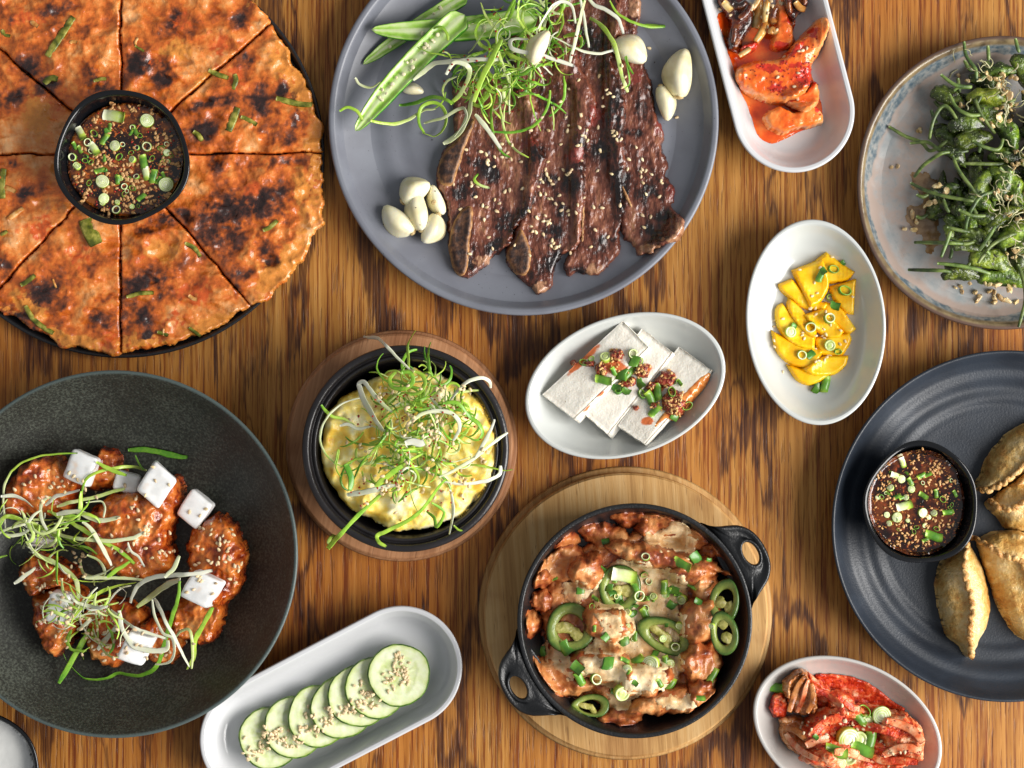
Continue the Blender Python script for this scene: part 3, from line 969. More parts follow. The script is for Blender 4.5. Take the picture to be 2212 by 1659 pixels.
TONES = ((.2, 'white'), (.48, 'pale yellow-green'), (.72, 'bright green'), (2, 'dark green'))
KINDS = {'hollow': 'open scallion ring', 'dark': 'thin dark green scallion ring', 'disc': 'white layered scallion disc', 'bright': 'thick pale green scallion disc',
         'tube': 'green scallion tube lying on its side', 'long': 'long bias-cut scallion slice', 'leaf': 'flat dark green scallion scrap'}
for _f, _r in ((FQ, 125), (FU, 112), (FS, 300), (FB, 240), (FE, 180), (FI, 210), (FT2, 120), (FG, 230)):
    _f.rad = _r


def root(fr, name, c, poly):
    q = fr.l(X(c, np.array(poly, float))).mean(0)
    return empty(fr, name, (q[0], q[1], max(fr.z(q[0], q[1], 1), 0)))


def stuff(fr, name, protos, P, label, cat_, m, lift=1.4, sc=(.85, 1.15), tilt=.35, attrs=None, zfix=None):
    """Many tiny pieces joined into one object."""
    g = random.Random(len(P) * 3 + 5)
    VV, FF, AA = [], [], {}
    n = 0
    for p in fr.l(P):
        pr = g.choice(protos)
        v, f = pr[0], pr[1]
        z = fr.z(p[0], p[1], 0) if zfix is None else zfix
        q = v * g.uniform(*sc) @ rotm(g.uniform(-tilt, tilt), g.uniform(-tilt, tilt), g.uniform(0, 6.28)).T + np.array([p[0], p[1], z + lift])
        VV.append(q)
        FF += [[i + n for i in ff] for ff in f]
        n += len(v)
    o = put(fr, name, np.vstack(VV), FF, m, None, hm=False)
    return tag(o, label, cat_, None, 'stuff')


SESP = [(_sv, _sf)]
_fv, _ff = blob(2.6, 1.9, .8, 7, 4, .25, 2, 3)
FLK = [(_fv, _ff)]


def sesame_stuff(fr, P, label, m=None, **k):
    return stuff(fr, 'sesame_seeds', SESP, P, label, 'sesame seeds', m or M['sesame'], **k)


# scallion rings: hollow ring, layered disc, bias-cut tube, little green square
def lathe_ring(prof, seg=22, ell=1.0):
    th = np.arange(seg) * 2 * math.pi / seg
    V = []
    T = []
    for r, z, t in prof:
        for a in th:
            V.append((r * math.cos(a) * ell, r * math.sin(a), z)); T.append(t)
    F = grid_faces(len(prof), seg, False, True)
    return np.array(V), F, np.array(T)


def ring_mesh(name, prof, ell=1.0, close=False):
    V, F, T = lathe_ring(prof, 22, ell)
    return px_mesh(name, V, F, M['ring'], {'tone': T})


RG = {}
RG['hollow'] = ring_mesh('scallion_ring', [(7.6, -4, .1), (10, -4, .75), (10.6, 0, .85), (10, 4, .6), (9.2, 4.6, .25), (7.8, 4.6, .15), (7.2, 3, .25), (7.2, -4, .3)], .92)
RG['dark'] = ring_mesh('scallion_ring', [(8.4, -4, .5), (10, -4, 1), (10.4, 0, 1.05), (10, 4, .95), (9.2, 4.4, .7), (8.2, 4, .6), (8.2, -4, .7)], .7)
RG['disc'] = ring_mesh('scallion_ring', [(10.5, -4, .75), (11, 0, .6), (10.4, 3.0, .45), (9.2, 4.2, .12), (8, 3.0, .5), (7, 4.2, .08), (5.6, 3.0, .45), (4.4, 4.3, .05), (2.8, 3.2, .35), (1.2, 4.4, .1), (.05, 4.4, .2)])
RG['bright'] = ring_mesh('scallion_ring', [(9.5, -5, .55), (10, 0, .5), (9.6, 5, .45), (8.6, 5.6, .3), (6.8, 5, .35), (6, 3, .4), (5, 5, .3), (2.5, 4.5, .36), (.05, 4.5, .34)])
_tv, _tf, _tu = tube(np.array([[-12, 0, 0], [-6, .6, 1], [0, 0, 1.4], [6, -.8, 1], [12, 0, 0]]), 6.0, 4.0, 12)
RG['tube'] = px_mesh('scallion_piece', _tv, _tf, M['ring'], {'tone': .55 + .35 * np.sin(_tu * 3)})
_tv, _tf, _tu = tube(np.array([[-15, 0, 0], [-8, 0, 1], [0, .6, 1.4], [8, 0, 1], [15, 0, 0]]), 8.0, 4.5, 12)
RG['long'] = px_mesh('scallion_piece', _tv, _tf, M['ring'], {'tone': .08 + .5 * _tu})
_tv, _tf, _tu = tube(np.array([[-8, 0, 0], [0, 0, 2.5], [8, 0, 0]]), 7, 1.2, 8)
_tv = _tv + 1.6 * np.c_[n3(_tv, 9, 1), n3(_tv, 9, 2), 1.4 * n3(_tv, 8, 3)]
RG['leaf'] = px_mesh('scallion_piece', _tv, _tf, M['ring'], {'tone': .95 + 0 * _tu})


def ring(fr, c, x, y, kind, sc, label, group, rot=None, tilt=.25, lift=3.0, z=None):
    p = fr.l(X(c, [(x, y)]))[0]
    g = random
    zz = fr.z(p[0], p[1], 0) if z is None else z
    o = inst(fr, RG[kind].name.split('.')[0], RG[kind], (p[0], p[1], zz + lift),
             (g.uniform(-tilt, tilt), g.uniform(-tilt, tilt), g.uniform(0, 6.28) if rot is None else R(-rot)), sc)
    if callable(label): label = label(KINDS[kind], where(fr, p))
    return tag(o, label, 'scallion', group)


def strand(fr, c, pts, w=4.5, tone=(0, 1), lift=3.5, t=1.5, twist=None, label=None, group=None, taper=.5, name='scallion_shred', m=None, cat_='scallion', parent=None, add=True, curve=1.3, smooth=9):
    q = np.array([(p[0], p[1], p[2] if len(p) > 2 else 0) for p in pts], float)
    d = X(c, q[:, :2])
    l = fr.l(d)
    P = np.c_[l, q[:, 2]]
    ln = np.linalg.norm(np.diff(l, axis=0), axis=1).sum()
    ln0 = ln
    P = cat(P, max(3, int(ln / 5 / max(len(P) - 1, 1))))
    z = fr.get(P[:, 0], P[:, 1], 1)
    zz = z.copy()
    k = smooth
    pad = np.pad(z, k, mode='edge')
    mx = np.array([pad[i:i + 2 * k + 1].max() for i in range(len(z))])
    pad = np.pad(mx, k, mode='edge')
    zs = np.array([pad[i:i + 2 * k + 1].mean() for i in range(len(z))])
    P[:, 2] += np.maximum(zs, zz) + lift
    u = np.linspace(0, 1, len(P))
    flat = name == 'scallion_shred'
    if flat: taper = .4
    wd = w * (taper + (1 - taper) * np.sin(np.pi * np.clip(u, .02, .98)) ** .4)
    if flat:
        wd = wd * (1 + .22 * fbm(u * ln0 / 30, u * 0 + w, int(w * 100), 2))
        t = np.minimum(.8, wd)
        P[:, :2] += 1.2 * np.c_[fbm(u * ln0 / 25, u * 0, int(w * 77), 2), fbm(u * ln0 / 25, u * 0 + 9, int(w * 77), 2)]
    V, F, uu = tube(P, wd, np.minimum(t, wd), 8, random.uniform(-curve, curve) if twist is None else twist)
    tn = tone[0] + (tone[1] - tone[0]) * uu
    base = V[:8].mean(0)
    o = put(fr, name, V, F, m or M['strand'], {'tone': tn}, parent=parent, hm=add, base=base)
    if label: tag(o, label, cat_, group)
    return o


def bunch(fr, n, centres, sd, c, label, lw=(1.2, 2.6), ll=(24, 80), tones=(.2, .4, .55, .65, .75, .85)):
    """The finest shreds between the countable ones, joined into one object."""
    VV, FF, TT = [], [], []
    m_ = 0
    for i in range(n):
        q = random.choice(centres)
        x, y = X(c, [(q[0] + random.gauss(0, sd), q[1] + random.gauss(0, sd))])[0]
        ln = random.uniform(*ll); a = random.uniform(0, 6.28); k = random.choice([-1, 1]) * random.uniform(.1, 2.6) / 9
        p = []
        for j in range(10):
            p.append((x - fr.cx, fr.cy - y)); x += math.cos(a) * ln / 9; y += math.sin(a) * ln / 9; a += k + random.uniform(-.1, .1)
        p = np.array(p)
        z = fr.get(p[:, 0], p[:, 1], 1)
        z = np.convolve(np.pad(z, 2, mode='edge'), np.ones(5) / 5, 'valid')
        pt = cat(np.c_[p, z + random.uniform(1, 9) + 5 * np.sin(np.linspace(0, 3.14, 10))], 3)
        u = np.linspace(0, 1, len(pt)); w = random.uniform(*lw) * (.4 + .6 * np.sin(np.pi * np.clip(u, .03, .97)) ** .5)
        V, F, uu = tube(pt, w, np.minimum(.6, w), 6, random.uniform(-1.5, 1.5))
        t0 = random.choice(tones)
        VV.append(V); FF += [[b + m_ for b in f] for f in F]; m_ += len(V); TT.append(t0 + random.uniform(-.1, .25) * uu)
    V = np.vstack(VV)
    o = put(fr, 'fine_scallion_shreds', V, FF, M['strand'], {'tone': np.concatenate(TT)}, hm=True)
    return tag(o, label, 'scallion', None, 'stuff')


def curl(fr, x, y, ln, head, turn, w, tone, label, group, lift=3.5, hook=True, rise=6):
    """A loosely coiled shred starting at layout point x, y."""
    n = max(8, int(ln / 6))
    pts = []
    a = head
    k = turn / n
    px, py = x, y
    ph = random.uniform(0, 6.28)
    for i in range(n):
        pts.append((px, py, rise * math.sin(math.pi * i / n) + 2 * math.sin(i * .6 + ph)))
        px += math.cos(a) * ln / n; py += math.sin(a) * ln / n
        a += k * (.4 + 1.2 * (i / n if hook else .5)) + random.uniform(-.08, .08)
    if callable(label):
        m_ = (tone[0] + tone[1]) / 2
        cn = next(n for q, n in TONES if m_ < q)
        sh = 'tightly curled' if abs(turn) > 3 else 'gently bent' if abs(turn) > 1.4 else 'nearly straight'
        ctr = fr.l(np.array([[np.mean([p[0] for p in pts]), np.mean([p[1] for p in pts])]]))[0]
        label = label(('long ' if ln > 85 else 'short ') + sh + ' ' + cn, where(fr, ctr))
    return strand(fr, 'd', pts, w, tone, lift, label=label, group=group)
# ------------------------------------------------------------------ kimchi pancake in eight slices
_pc = np.array([262.0, 335.0])
_rim = [(575, 29), (600, 78), (630, 129), (655, 175), (672, 215), (690, 262), (694, 300), (696, 345), (697, 400), (692, 448), (707, 482), (668, 505), (665, 530), (655, 562), (630, 592), (600, 622), (566, 650),
        (552, 655), (534, 664), (490, 692), (455, 712), (420, 727), (370, 738), (330, 748), (285, 758), (240, 769), (185, 752), (130, 742), (85, 715), (40, 697), (0, 668)]
_ra = [(math.atan2(y - 335, x - 262), math.hypot(x - 262, y - 335)) for x, y in _rim]
_ra += [(2.6, 430), (3.0, 424), (3.3, 430), (3.7, 426), (4.1, 424), (4.4, 430), (4.75, 426), (5.0, 424), (5.3, 432)]
_ra = sorted([((a + 6.28318) % 6.28318, r) for a, r in _ra])
_aa = np.array([a for a, r in _ra]); _rr = np.array([r for a, r in _ra])


def rimr(a):
    return np.interp(np.mod(a, 2 * math.pi), np.r_[_aa[-1] - 2 * math.pi, _aa, _aa[0] + 2 * math.pi], np.r_[_rr[-1], _rr, _rr[0]])


CH = [tuple(np.r_[X('c1', [(s[0], s[1])])[0], s[2] * .3229, s[3] * .3229, s[4]]) for s in [
    (190, 470, 70, 100, -70), (40, 640, 110, 60, -15), (1020, 430, 150, 60, 10), (1110, 520, 120, 40, 15), (930, 470, 60, 60, 0), (1740, 690, 70, 170, -8), (1860, 880, 150, 90, 10),
    (1370, 870, 110, 70, 0), (1400, 690, 150, 30, -20), (1560, 1330, 230, 60, -14), (1480, 1440, 160, 50, -12), (1560, 1560, 190, 100, -20), (1760, 1380, 130, 100, -20), (1450, 1120, 60, 90, -20), (110, 1110, 60, 30, 20), (190, 1280, 60, 40, 0),
    (400, 60, 130, 50, -20), (110, 120, 80, 60, 0), (1180, 130, 60, 80, 0), (1610, 130, 60, 60, 30), (590, 470, 90, 60, 30), (1850, 1090, 200, 40, 0), (640, 560, 120, 80, 0), (300, 560, 80, 60, 0), (2000, 820, 70, 70, 0), (1640, 400, 60, 90, -30), (1900, 620, 90, 50, 20)]]
CH += [tuple(np.r_[X('c1b', [(s[0], s[1])])[0], s[2] * .3229, s[3] * .3229, s[4]]) for s in [
    (1650, 150, 270, 80, -12), (1590, 350, 190, 75, -10), (1800, 490, 55, 60, 0), (1640, 580, 65, 55, 0), (960, 650, 130, 70, 0), (1050, 620, 70, 60, 0), (970, 300, 60, 40, 20), (1130, 225, 110, 50, 8),
    (330, 720, 140, 80, 20), (690, 890, 140, 70, -10), (600, 830, 60, 40, 0), (240, 990, 80, 40, 40), (720, 745, 90, 30, -12), (40, 500, 60, 60, 0), (920, 880, 110, 60, -20), (1560, 700, 60, 40, 45), (1900, 190, 50, 120, -10), (180, 40, 50, 40, 0), (1200, 700, 200, 60, -14), (150, 860, 60, 40, 30), (1000, 990, 60, 30, 0), (1760, 400, 120, 70, 0), (1240, 190, 50, 60, 0)]]
RD = [(330, 120, 60, 50, 0), (400, 60, 80, 40, 0), (170, 560, 70, 60, 0), (90, 500, 60, 50, 0), (240, 720, 50, 40, 0), (430, 640, 60, 40, -20), (500, 170, 50, 60, 0), (60, 40, 60, 40, 0), (300, 560, 40, 50, 0), (550, 420, 40, 40, 0), (130, 210, 40, 40, 0), (480, 100, 50, 30, 0), (380, 690, 70, 30, -10)]
CP = [(620, 140, 60, 40, 50), (650, 200, 40, 60, -30), (680, 330, 24, 60, 0), (650, 410, 30, 60, 0), (620, 560, 50, 30, -50), (580, 590, 40, 40, 0), (380, 110, 40, 30, 0), (350, 540, 50, 30, 0), (450, 700, 60, 20, -20), (300, 735, 60, 16, 0), (160, 730, 60, 20, 15), (60, 660, 60, 30, 30), (440, 170, 40, 20, -30), (80, 250, 40, 60, 0)]


CHW = [(a, b, c * 1.9, d * 1.9, e) for a, b, c, d, e in CH] + [(580, 420, 90, 70, -15), (540, 500, 100, 70, -15), (590, 270, 70, 80, 0)]


def pan_attr(px, py, s, V):
    wx = px + 13 * fbm(px / 34, py / 34, 4); wy = py + 13 * fbm(px / 34, py / 34, 8)
    ch = gauss(wx, wy, CH) + .62 * gauss(wx, wy, CHW)
    fine = fbm(px / 11, py / 11, 21, 4); mid = fbm(px / 48, py / 48, 22, 4); st = fbm((px * .9 + py * .4) / 16, (py * .9 - px * .4) / 50, 23, 3)
    ch = np.clip(ch * (.56 + .34 * fine + .34 * st) + .3 * np.clip(mid - .12, 0, 1) + .10 * np.clip(fine, 0, 1), 0, .95)
    r = np.hypot(px - 262, py - 335)
    rd = np.clip(gauss(wx, wy, RD) * (1 + fine) * .4 + .2 * np.clip(fbm(px / 60, py / 60, 31), 0, 1), 0, .7)
    cp = np.clip(gauss(wx, wy, CP) * (1 + .8 * fine) + .4 * np.clip((r - 400) / 25, 0, 1) * (1 + 1.6 * fine), 0, 1)
    return {'char': ch, 'red': rd, 'crisp': cp * (1 - np.clip(ch, 0, 1) * .7)}


def pan_z(px, py, s):
    ch = gauss(px, py, CH)
    wr = ridge((px + .5 * py) / 95, (py - .3 * px) / 52, 41, 2)
    z = 9.5 * wr + 2.4 * ridge((px - .4 * py) / 34, py / 24, 43, 2) + .25 * fbm(px / 7, py / 7, 44, 2) - 2.0 * ch
    r = np.hypot(px - 262, py - 335)
    z = z - 3.5 * np.clip((rimr(np.arctan2(py - 335, px - 262)) - r) < 42, 0, 1) * np.clip(fbm(px / 60, py / 60, 47) + .3, 0, 1)
    bub = np.clip(fbm(px / 13, py / 13, 51, 2) - .5, 0, 1)
    return z + 3 * bub


sl_names = [(-90, 'upper right middle pancake slice with a browned ring beside the sauce bowl'), (-37, 'right upper pancake slice with a long black scorch and green scallion at its rim'), (0, 'right lower pancake slice, the darkest with three scorched streaks'),
            (52, 'lower pancake slice right of the bottom cut with one brown scorched leaf'), (90, 'lower pancake slice left of the bottom cut with green patches'), (134, 'lower left pancake slice beside the left picture edge'),
            (180, 'left pancake slice with two blackened spots at the picture edge'), (223, 'upper left pancake slice with a slanting green scallion strip')]
ang = [-90, -41.5, -.7, 49.5, 90.2, 132.5, 180.3, 221, 270]
slices = []
for i in range(8):
    a0, a1 = R(ang[i]), R(ang[i + 1])
    pts = []
    for k in range(19):       # along the first cut from the middle out
        pts.append((a0, 20 + (rimr(a0) - 24) * k / 18))
    for k in range(1, 70):
        a = a0 + (a1 - a0) * k / 70
        pts.append((a, rimr(a) - 1))
    for k in range(18, -1, -1):
        pts.append((a1, 20 + (rimr(a1) - 24) * k / 18))
    pts = np.array(pts)
    P = np.c_[262 + pts[:, 1] * np.cos(pts[:, 0]), 335 + pts[:, 1] * np.sin(pts[:, 0])]
    # inset a little and wobble the cut so the slices part
    mid = (a0 + a1) / 2
    P = P + (.7 + [0, 1.6, .6, 0, 1.4, .3, .8, 1.2][i]) * np.array([math.cos(mid), math.sin(mid)])
    P = P + 5.0 * np.c_[fbm(P[:, 0] / 60, P[:, 1] / 60, 3), fbm(P[:, 0] / 45, P[:, 1] / 45, 40)] + .6 * np.c_[fbm(P[:, 0] / 14, P[:, 1] / 14, i), fbm(P[:, 0] / 14, P[:, 1] / 14, i + 40)]
    far = pts[:, 1] > 330
    jag = (8 * fbm(pts[:, 0] * 11, pts[:, 0] * 0, 61, 2) + 5 * np.clip(fbm(pts[:, 0] * 40, pts[:, 0] * 0, 63, 3) + fbm(pts[:, 0] * 7, pts[:, 0] * 0, 64, 2), 0, 1)) * far
    P = P + jag[:, None] * np.c_[np.cos(pts[:, 0]), np.sin(pts[:, 0])]
    rt = root(FP, 'pancake_slice', 'd', P)
    slab(FP, 'crust', P, M['pancake'], parent=rt, T=13, step=3, edge=3.5, rag=1.0, ragp=12, smooth=0, zadd=pan_z, attrs=pan_attr, seed=5, base_z=24 + (i % 2) * .6, under=True)
    tag(rt, sl_names[i][1], 'pancake slice', 'slices of the kimchi pancake')
    slices.append(rt)


def embed(si, c, pts, w, tone=.8, m=None):
    strand(FP, c, pts, w, (tone - .1, tone + .1), lift=-2.2, t=2.6, twist=.2, name='scallion_piece', m=m or M['green_soft'], parent=slices[si], add=False, taper=.7, smooth=2)
embed(7, 'c1', [(320, 380), (370, 300), (420, 220), (495, 115)], 9)
embed(1, 'c1', [(1850, 660), (1930, 680), (2010, 695), (2090, 700)], 7)
embed(1, 'c1', [(1400, 470), (1460, 500), (1530, 520)], 6)
embed(4, 'c1b', [(570, 220), (600, 290), (650, 390)], 17)
embed(4, 'c1b', [(170, 800), (220, 880), (290, 940), (360, 980)], 6)
embed(3, 'c1b', [(850, 740), (940, 715), (1030, 710)], 5)
embed(3, 'c1b', [(1240, 380), (1300, 410), (1340, 470)], 5)
embed(5, 'c1', [(20, 1330), (15, 1230), (30, 1130)], 8)
embed(6, 'c1', [(300, 560), (340, 520), (390, 530)], 8)
embed(0, 'c1', [(1560, 600), (1580, 540), (1570, 500)], 6)
embed(1, 'c1', [(1530, 880), (1560, 800), (1590, 720)], 9)

g0 = random.Random(11)
for i in range(34):      # more scallion and cabbage baked into the batter
    a, r_ = g0.uniform(0, 6.28), g0.uniform(165, 415)
    x, y = 262 + r_ * math.cos(a), 335 + r_ * math.sin(a)
    si = max(k for k in range(8) if (math.degrees(a) + 90) % 360 >= ang[k] + 90 - 1e-6)
    if min(abs(((math.degrees(a) - q + 180) % 360) - 180) for q in ang) * math.pi / 180 * r_ < 34: continue
    h, L_ = g0.uniform(0, 6.28), g0.uniform(14, 42)
    embed(si, 'd', [(x - L_ / 2 * math.cos(h), y - L_ / 2 * math.sin(h)), (x + g0.uniform(-4, 4), y + g0.uniform(-4, 4)), (x + L_ / 2 * math.cos(h), y + L_ / 2 * math.sin(h))], g0.uniform(2.5, 6), m=g0.choice([M['green_soft'], M['green_soft'], M['cabbage_bit'], M['brown_bit']]))

# --- dip in the pancake bowl
def circle(cx, cy, rx, ry=None, n=28, wob=0, seed=0, rot=0):
    a = np.arange(n) * 2 * math.pi / n
    k = 1 + wob * fbm(np.cos(a) * 1.5, np.sin(a) * 1.5, seed, 2)
    x, y = rx * np.cos(a) * k, (ry or rx) * np.sin(a) * k
    c, s = math.cos(R(rot)), math.sin(R(rot))
    return np.c_[cx + x * c - y * s, cy + x * s + y * c]


def liquid(fr, name, poly, z, m, label, cat_, amp=.6):
    o = slab(fr, name, poly, m, T=2, step=4, edge=5, bumps=((30, amp), (10, amp * .8)), base_z=z, smooth=3, seed=8)
    return tag(o, label, cat_)

liquid(FQ, 'dipping_sauce', circle(265, 342, 128, 125, wob=.03), 34 + 58, M['sauce'], 'red-brown soy dip with sesame and scallion in the bowl on the pancake', 'sauce')
SL = lambda k, w: k + ' in the ' + w + ' of the pancake dip'
SG = 'scallion slices in the pancake dip'
for x, y, k, sc, rot in [(745, 765, 'long', 1.9, 10), (965, 795, 'disc', 1.75, 0), (520, 880, 'long', 1.2, 60), (565, 940, 'hollow', 1.1, 0), (610, 985, 'long', 1.25, 55), (610, 880, 'dark', 1.1, 0), (700, 870, 'leaf', 1.2, 80), (680, 920, 'tube', 1.3, 120),
                          (480, 965, 'tube', .9, 60), (515, 990, 'tube', .9, 60), (465, 1040, 'hollow', 1.15, 0), (550, 1065, 'dark', .9, 0), (590, 1075, 'dark', .8, 0), (890, 870, 'tube', 1.0, 60), (915, 895, 'dark', .9, 0), (965, 970, 'hollow', 1.35, 0), (750, 965, 'disc', 1.35, 0),
                          (680, 1050, 'tube', .8, 90), (780, 1040, 'dark', 1.1, 0), (650, 1130, 'tube', 1.15, 160), (575, 1215, 'dark', .9, 0), (665, 1205, 'disc', 1.7, 0), (675, 1320, 'disc', 1.35, 0), (760, 1395, 'hollow', 1.2, 0), (770, 1195, 'tube', 1.0, 90), (945, 1080, 'tube', 1.7, 75),
                          (960, 1150, 'long', 1.2, 80), (1010, 1170, 'tube', 1.5, 100), (1095, 1225, 'disc', 1.9, 0), (1100, 1010, 'disc', .9, 0), (930, 1310, 'tube', 1.1, 140), (870, 1250, 'dark', 1.0, 0), (865, 1375, 'bright', .7, 0), (1070, 1070, 'dark', .8, 0), (810, 1290, 'dark', .8, 0), (860, 1010, 'dark', .8, 0), (1000, 1050, 'dark', .9, 0), (800, 790, 'dark', .7, 0)]:
    ring(FQ, 'c1', x, y, k, sc * .78, SL, SG, rot if rot else None, tilt=.2, lift=1.0)
for i in range(30):
    a_, q_ = random.uniform(0, 6.28), 330 * math.sqrt(random.random())
    ring(FQ, 'c1', 815 + q_ * math.cos(a_), 1060 + q_ * math.sin(a_), random.choice(['dark', 'hollow', 'dark', 'tube', 'bright']), random.uniform(.4, .8), SL, SG, None, tilt=.5, lift=.3)
P = np.vstack([X('c1', clusters([(860, 1100), (880, 1210), (720, 1080), (640, 1090), (1090, 930), (820, 1170), (840, 1300), (970, 1250)], 8, 26, 3)), X('c1', scatter_in(circle(810, 1060, 330), 110, seed=4)),
               X('c1', clusters([(500, 1200), (560, 1300), (700, 1400), (850, 1400), (1000, 1360), (1100, 1300), (1160, 1110), (1190, 1000), (620, 800), (740, 700), (870, 720), (980, 740)], 6, 22, 5))])
sesame_stuff(FQ, P, 'sesame seeds floating in the dip on the pancake', M['sesame_gold'])
stuff(FQ, 'chili_flakes', FLK, X('c1', scatter_in(circle(815, 1060, 370), 110, seed=14)), 'red chili flakes floating in the dip on the pancake', 'chili flakes', M['flake'], lift=.8)

# ------------------------------------------------------------------ short ribs
SPOT_S = [tuple(np.r_[X('c3', [(s[0], s[1])])[0], s[2] * .4166, s[3] * .4166, s[4]]) for s in [
    (1530, 640, 50, 240, 3), (1560, 950, 40, 160, 0), (1400, 180, 80, 60, 50), (1440, 220, 70, 90, 0), (1470, 330, 40, 80, 0), (1490, 1250, 90, 50, -40), (1220, 1350, 70, 60, -40), (1210, 1210, 60, 60, 0), (830, 850, 70, 40, 20), (1130, 800, 40, 70, 20), (960, 1150, 70, 60, -30), (880, 900, 60, 40, 0),
    (780, 1000, 60, 40, 10), (1190, 930, 60, 40, 0), (1260, 1090, 40, 40, 0), (1700, 1000, 90, 50, -20), (1780, 1120, 60, 40, 0), (1640, 680, 60, 25, 5), (1060, 1090, 40, 90, 30), (1330, 1400, 40, 20, 0), (1360, 790, 30, 60, 0), (900, 1280, 60, 40, -40), (1460, 760, 60, 60, 0), (1730, 1210, 60, 60, 0), (1290, 960, 60, 60, 0), (1660, 560, 40, 60, 0), (700, 1000, 50, 40, 0)]]


def steak_attr(px, py, s, V):
    wx = px + 7 * fbm(px / 18, py / 18, 71); wy = py + 7 * fbm(px / 18, py / 18, 72)
    f = fbm(px / 9, py / 9, 73)
    ch = np.clip(gauss(wx, wy, SPOT_S) * (1.1 + .9 * f) + .25 * np.clip(fbm(px / 34, py / 34, 74), 0, 1) + .3 * np.clip(1 - s / 6, 0, 1), 0, 1.1)
    rd = np.clip(gauss(wx, wy, [tuple(np.r_[X('c3', [(q[0], q[1])])[0], q[2] * .4166, q[3] * .4166, 0]) for q in [(1330, 800, 60, 60), (1640, 380, 50, 60), (1420, 600, 40, 90), (1840, 1000, 50, 60), (1080, 740, 60, 40), (1770, 640, 40, 70)]]) * (1 + f), 0, 1)
    ft = np.clip(gauss(wx, wy, [tuple(np.r_[X('c3', [(q[0], q[1])])[0], q[2] * .4166, q[3] * .4166, 0]) for q in [(1860, 1190, 34, 60), (1640, 40, 60, 60), (1140, 1490, 50, 40), (1420, 1400, 60, 30), (1090, 540, 40, 60), (1700, 1290, 70, 30), (1810, 1250, 60, 20), (840, 1350, 60, 30)]]) * (1 + .8 * f), 0, 1)
    return {'char': ch, 'red': rd, 'fat': ft}


def steak_z(px, py, s):
    w = px + 10 * fbm(px / 30, py / 60, 81)
    return 3.6 * fbm(w / 24, py / 70, 82, 3) + 2.2 * ridge(w / 9, py / 20, 83, 3) + 1.3 * fbm(px / 4.5, py / 6, 84, 2) + 3.5 * np.clip(1 - np.abs(s - 14) / 14, 0, 1) * fbm(px / 20, py / 20, 85)


def rib(outline, label, T, sd):
    o = root(FS, 'short_rib', 'c3', outline)
    slab(FS, 'meat', X('c3', outline), M['steak'], parent=o, T=T, step=3, edge=12, rag=4.5, ragp=15, attrs=steak_attr, zadd=steak_z, seed=sd, under=True, r=1, blur=3)
    return tag(o, label, 'grilled meat', 'grilled short ribs on the grey plate')


def bone(rb, outline, T=9, sd=1):
    def at(px, py, s, V):
        return {'tone': np.clip(1.0 - s / 9, 0, 1) * .95 + .18 * fbm(px / 14, py / 14, 5)}
    slab(FS, 'bone', X('c3', outline), M['bone'], T=T, step=3, edge=6, rag=1.5, attrs=at, parent=rb, seed=sd, r=0, blur=2)


r1 = rib([(1560, -40), (1660, -20), (1668, 60), (1650, 160), (1640, 220), (1690, 330), (1725, 440), (1745, 560), (1785, 680), (1780, 760), (1815, 850), (1800, 900), (1850, 990), (1830, 1075), (1875, 1120), (1888, 1190), (1860, 1250), (1800, 1270), (1730, 1290), (1720, 1315), (1650, 1322), (1620, 1270), (1570, 1210), (1540, 1050), (1500, 800), (1480, 400), (1500, 100)],
         'rightmost grilled short rib, its fatty corner touching the plate rim', 17, 1)
bone(r1, [(1562, 960), (1580, 970), (1620, 1060), (1612, 1075), (1580, 1020)], 5, 2)
r2 = rib([(1200, -40), (1500, -40), (1560, 60), (1590, 150), (1520, 230), (1520, 330), (1560, 450), (1592, 560), (1572, 700), (1592, 860), (1570, 960), (1572, 1100), (1555, 1200), (1562, 1290), (1530, 1345), (1485, 1395), (1430, 1432), (1340, 1412), (1290, 1435), (1262, 1380), (1300, 1300), (1330, 1250), (1300, 1000), (1290, 800), (1330, 500), (1220, 300)],
         'grilled short rib with a black charred edge, second from the right', 18, 3)
bone(r2, [(1358, 900), (1375, 905), (1372, 1080), (1368, 1240), (1352, 1235), (1352, 1080)], 6, 4)
r3 = rib([(1000, 60), (1300, 120), (1345, 330), (1405, 430), (1440, 560), (1395, 690), (1365, 800), (1380, 900), (1365, 1100), (1350, 1250), (1300, 1300), (1250, 1330), (1215, 1420), (1205, 1490), (1130, 1530), (1085, 1485), (1030, 1440), (975, 1370), (958, 1290), (1000, 1200), (1040, 1100), (1080, 900), (1080, 700), (1000, 400)],
         'middle grilled short rib with a pale rib bone at its lower tip', 18, 5)
bone(r3, [(1040, 1185), (1062, 1215), (1092, 1290), (1090, 1380), (1062, 1428), (1010, 1415), (972, 1350), (968, 1300), (1010, 1250)], 10, 6)
r4 = rib([(700, 420), (880, 380), (1020, 440), (1090, 500), (1140, 580), (1120, 640), (1100, 690), (1130, 740), (1170, 810), (1160, 880), (1130, 960), (1105, 1060), (1060, 1130), (1005, 1190), (980, 1270), (900, 1330), (850, 1390), (790, 1430), (740, 1445), (695, 1400), (665, 1290), (660, 1160), (650, 1060), (606, 950), (610, 860), (640, 770), (690, 690), (690, 560)],
         'leftmost grilled short rib with two browned rib bones along its left edge', 19, 7)
bone(r4, [(800, 610), (795, 660), (768, 720), (740, 800), (708, 900), (690, 955), (645, 962), (608, 930), (612, 855), (645, 780), (700, 730), (750, 670)], 10, 8)
bone(r4, [(770, 1065), (792, 1090), (788, 1180), (775, 1260), (768, 1370), (745, 1425), (708, 1420), (680, 1360), (664, 1275), (682, 1180), (720, 1100)], 10, 9)

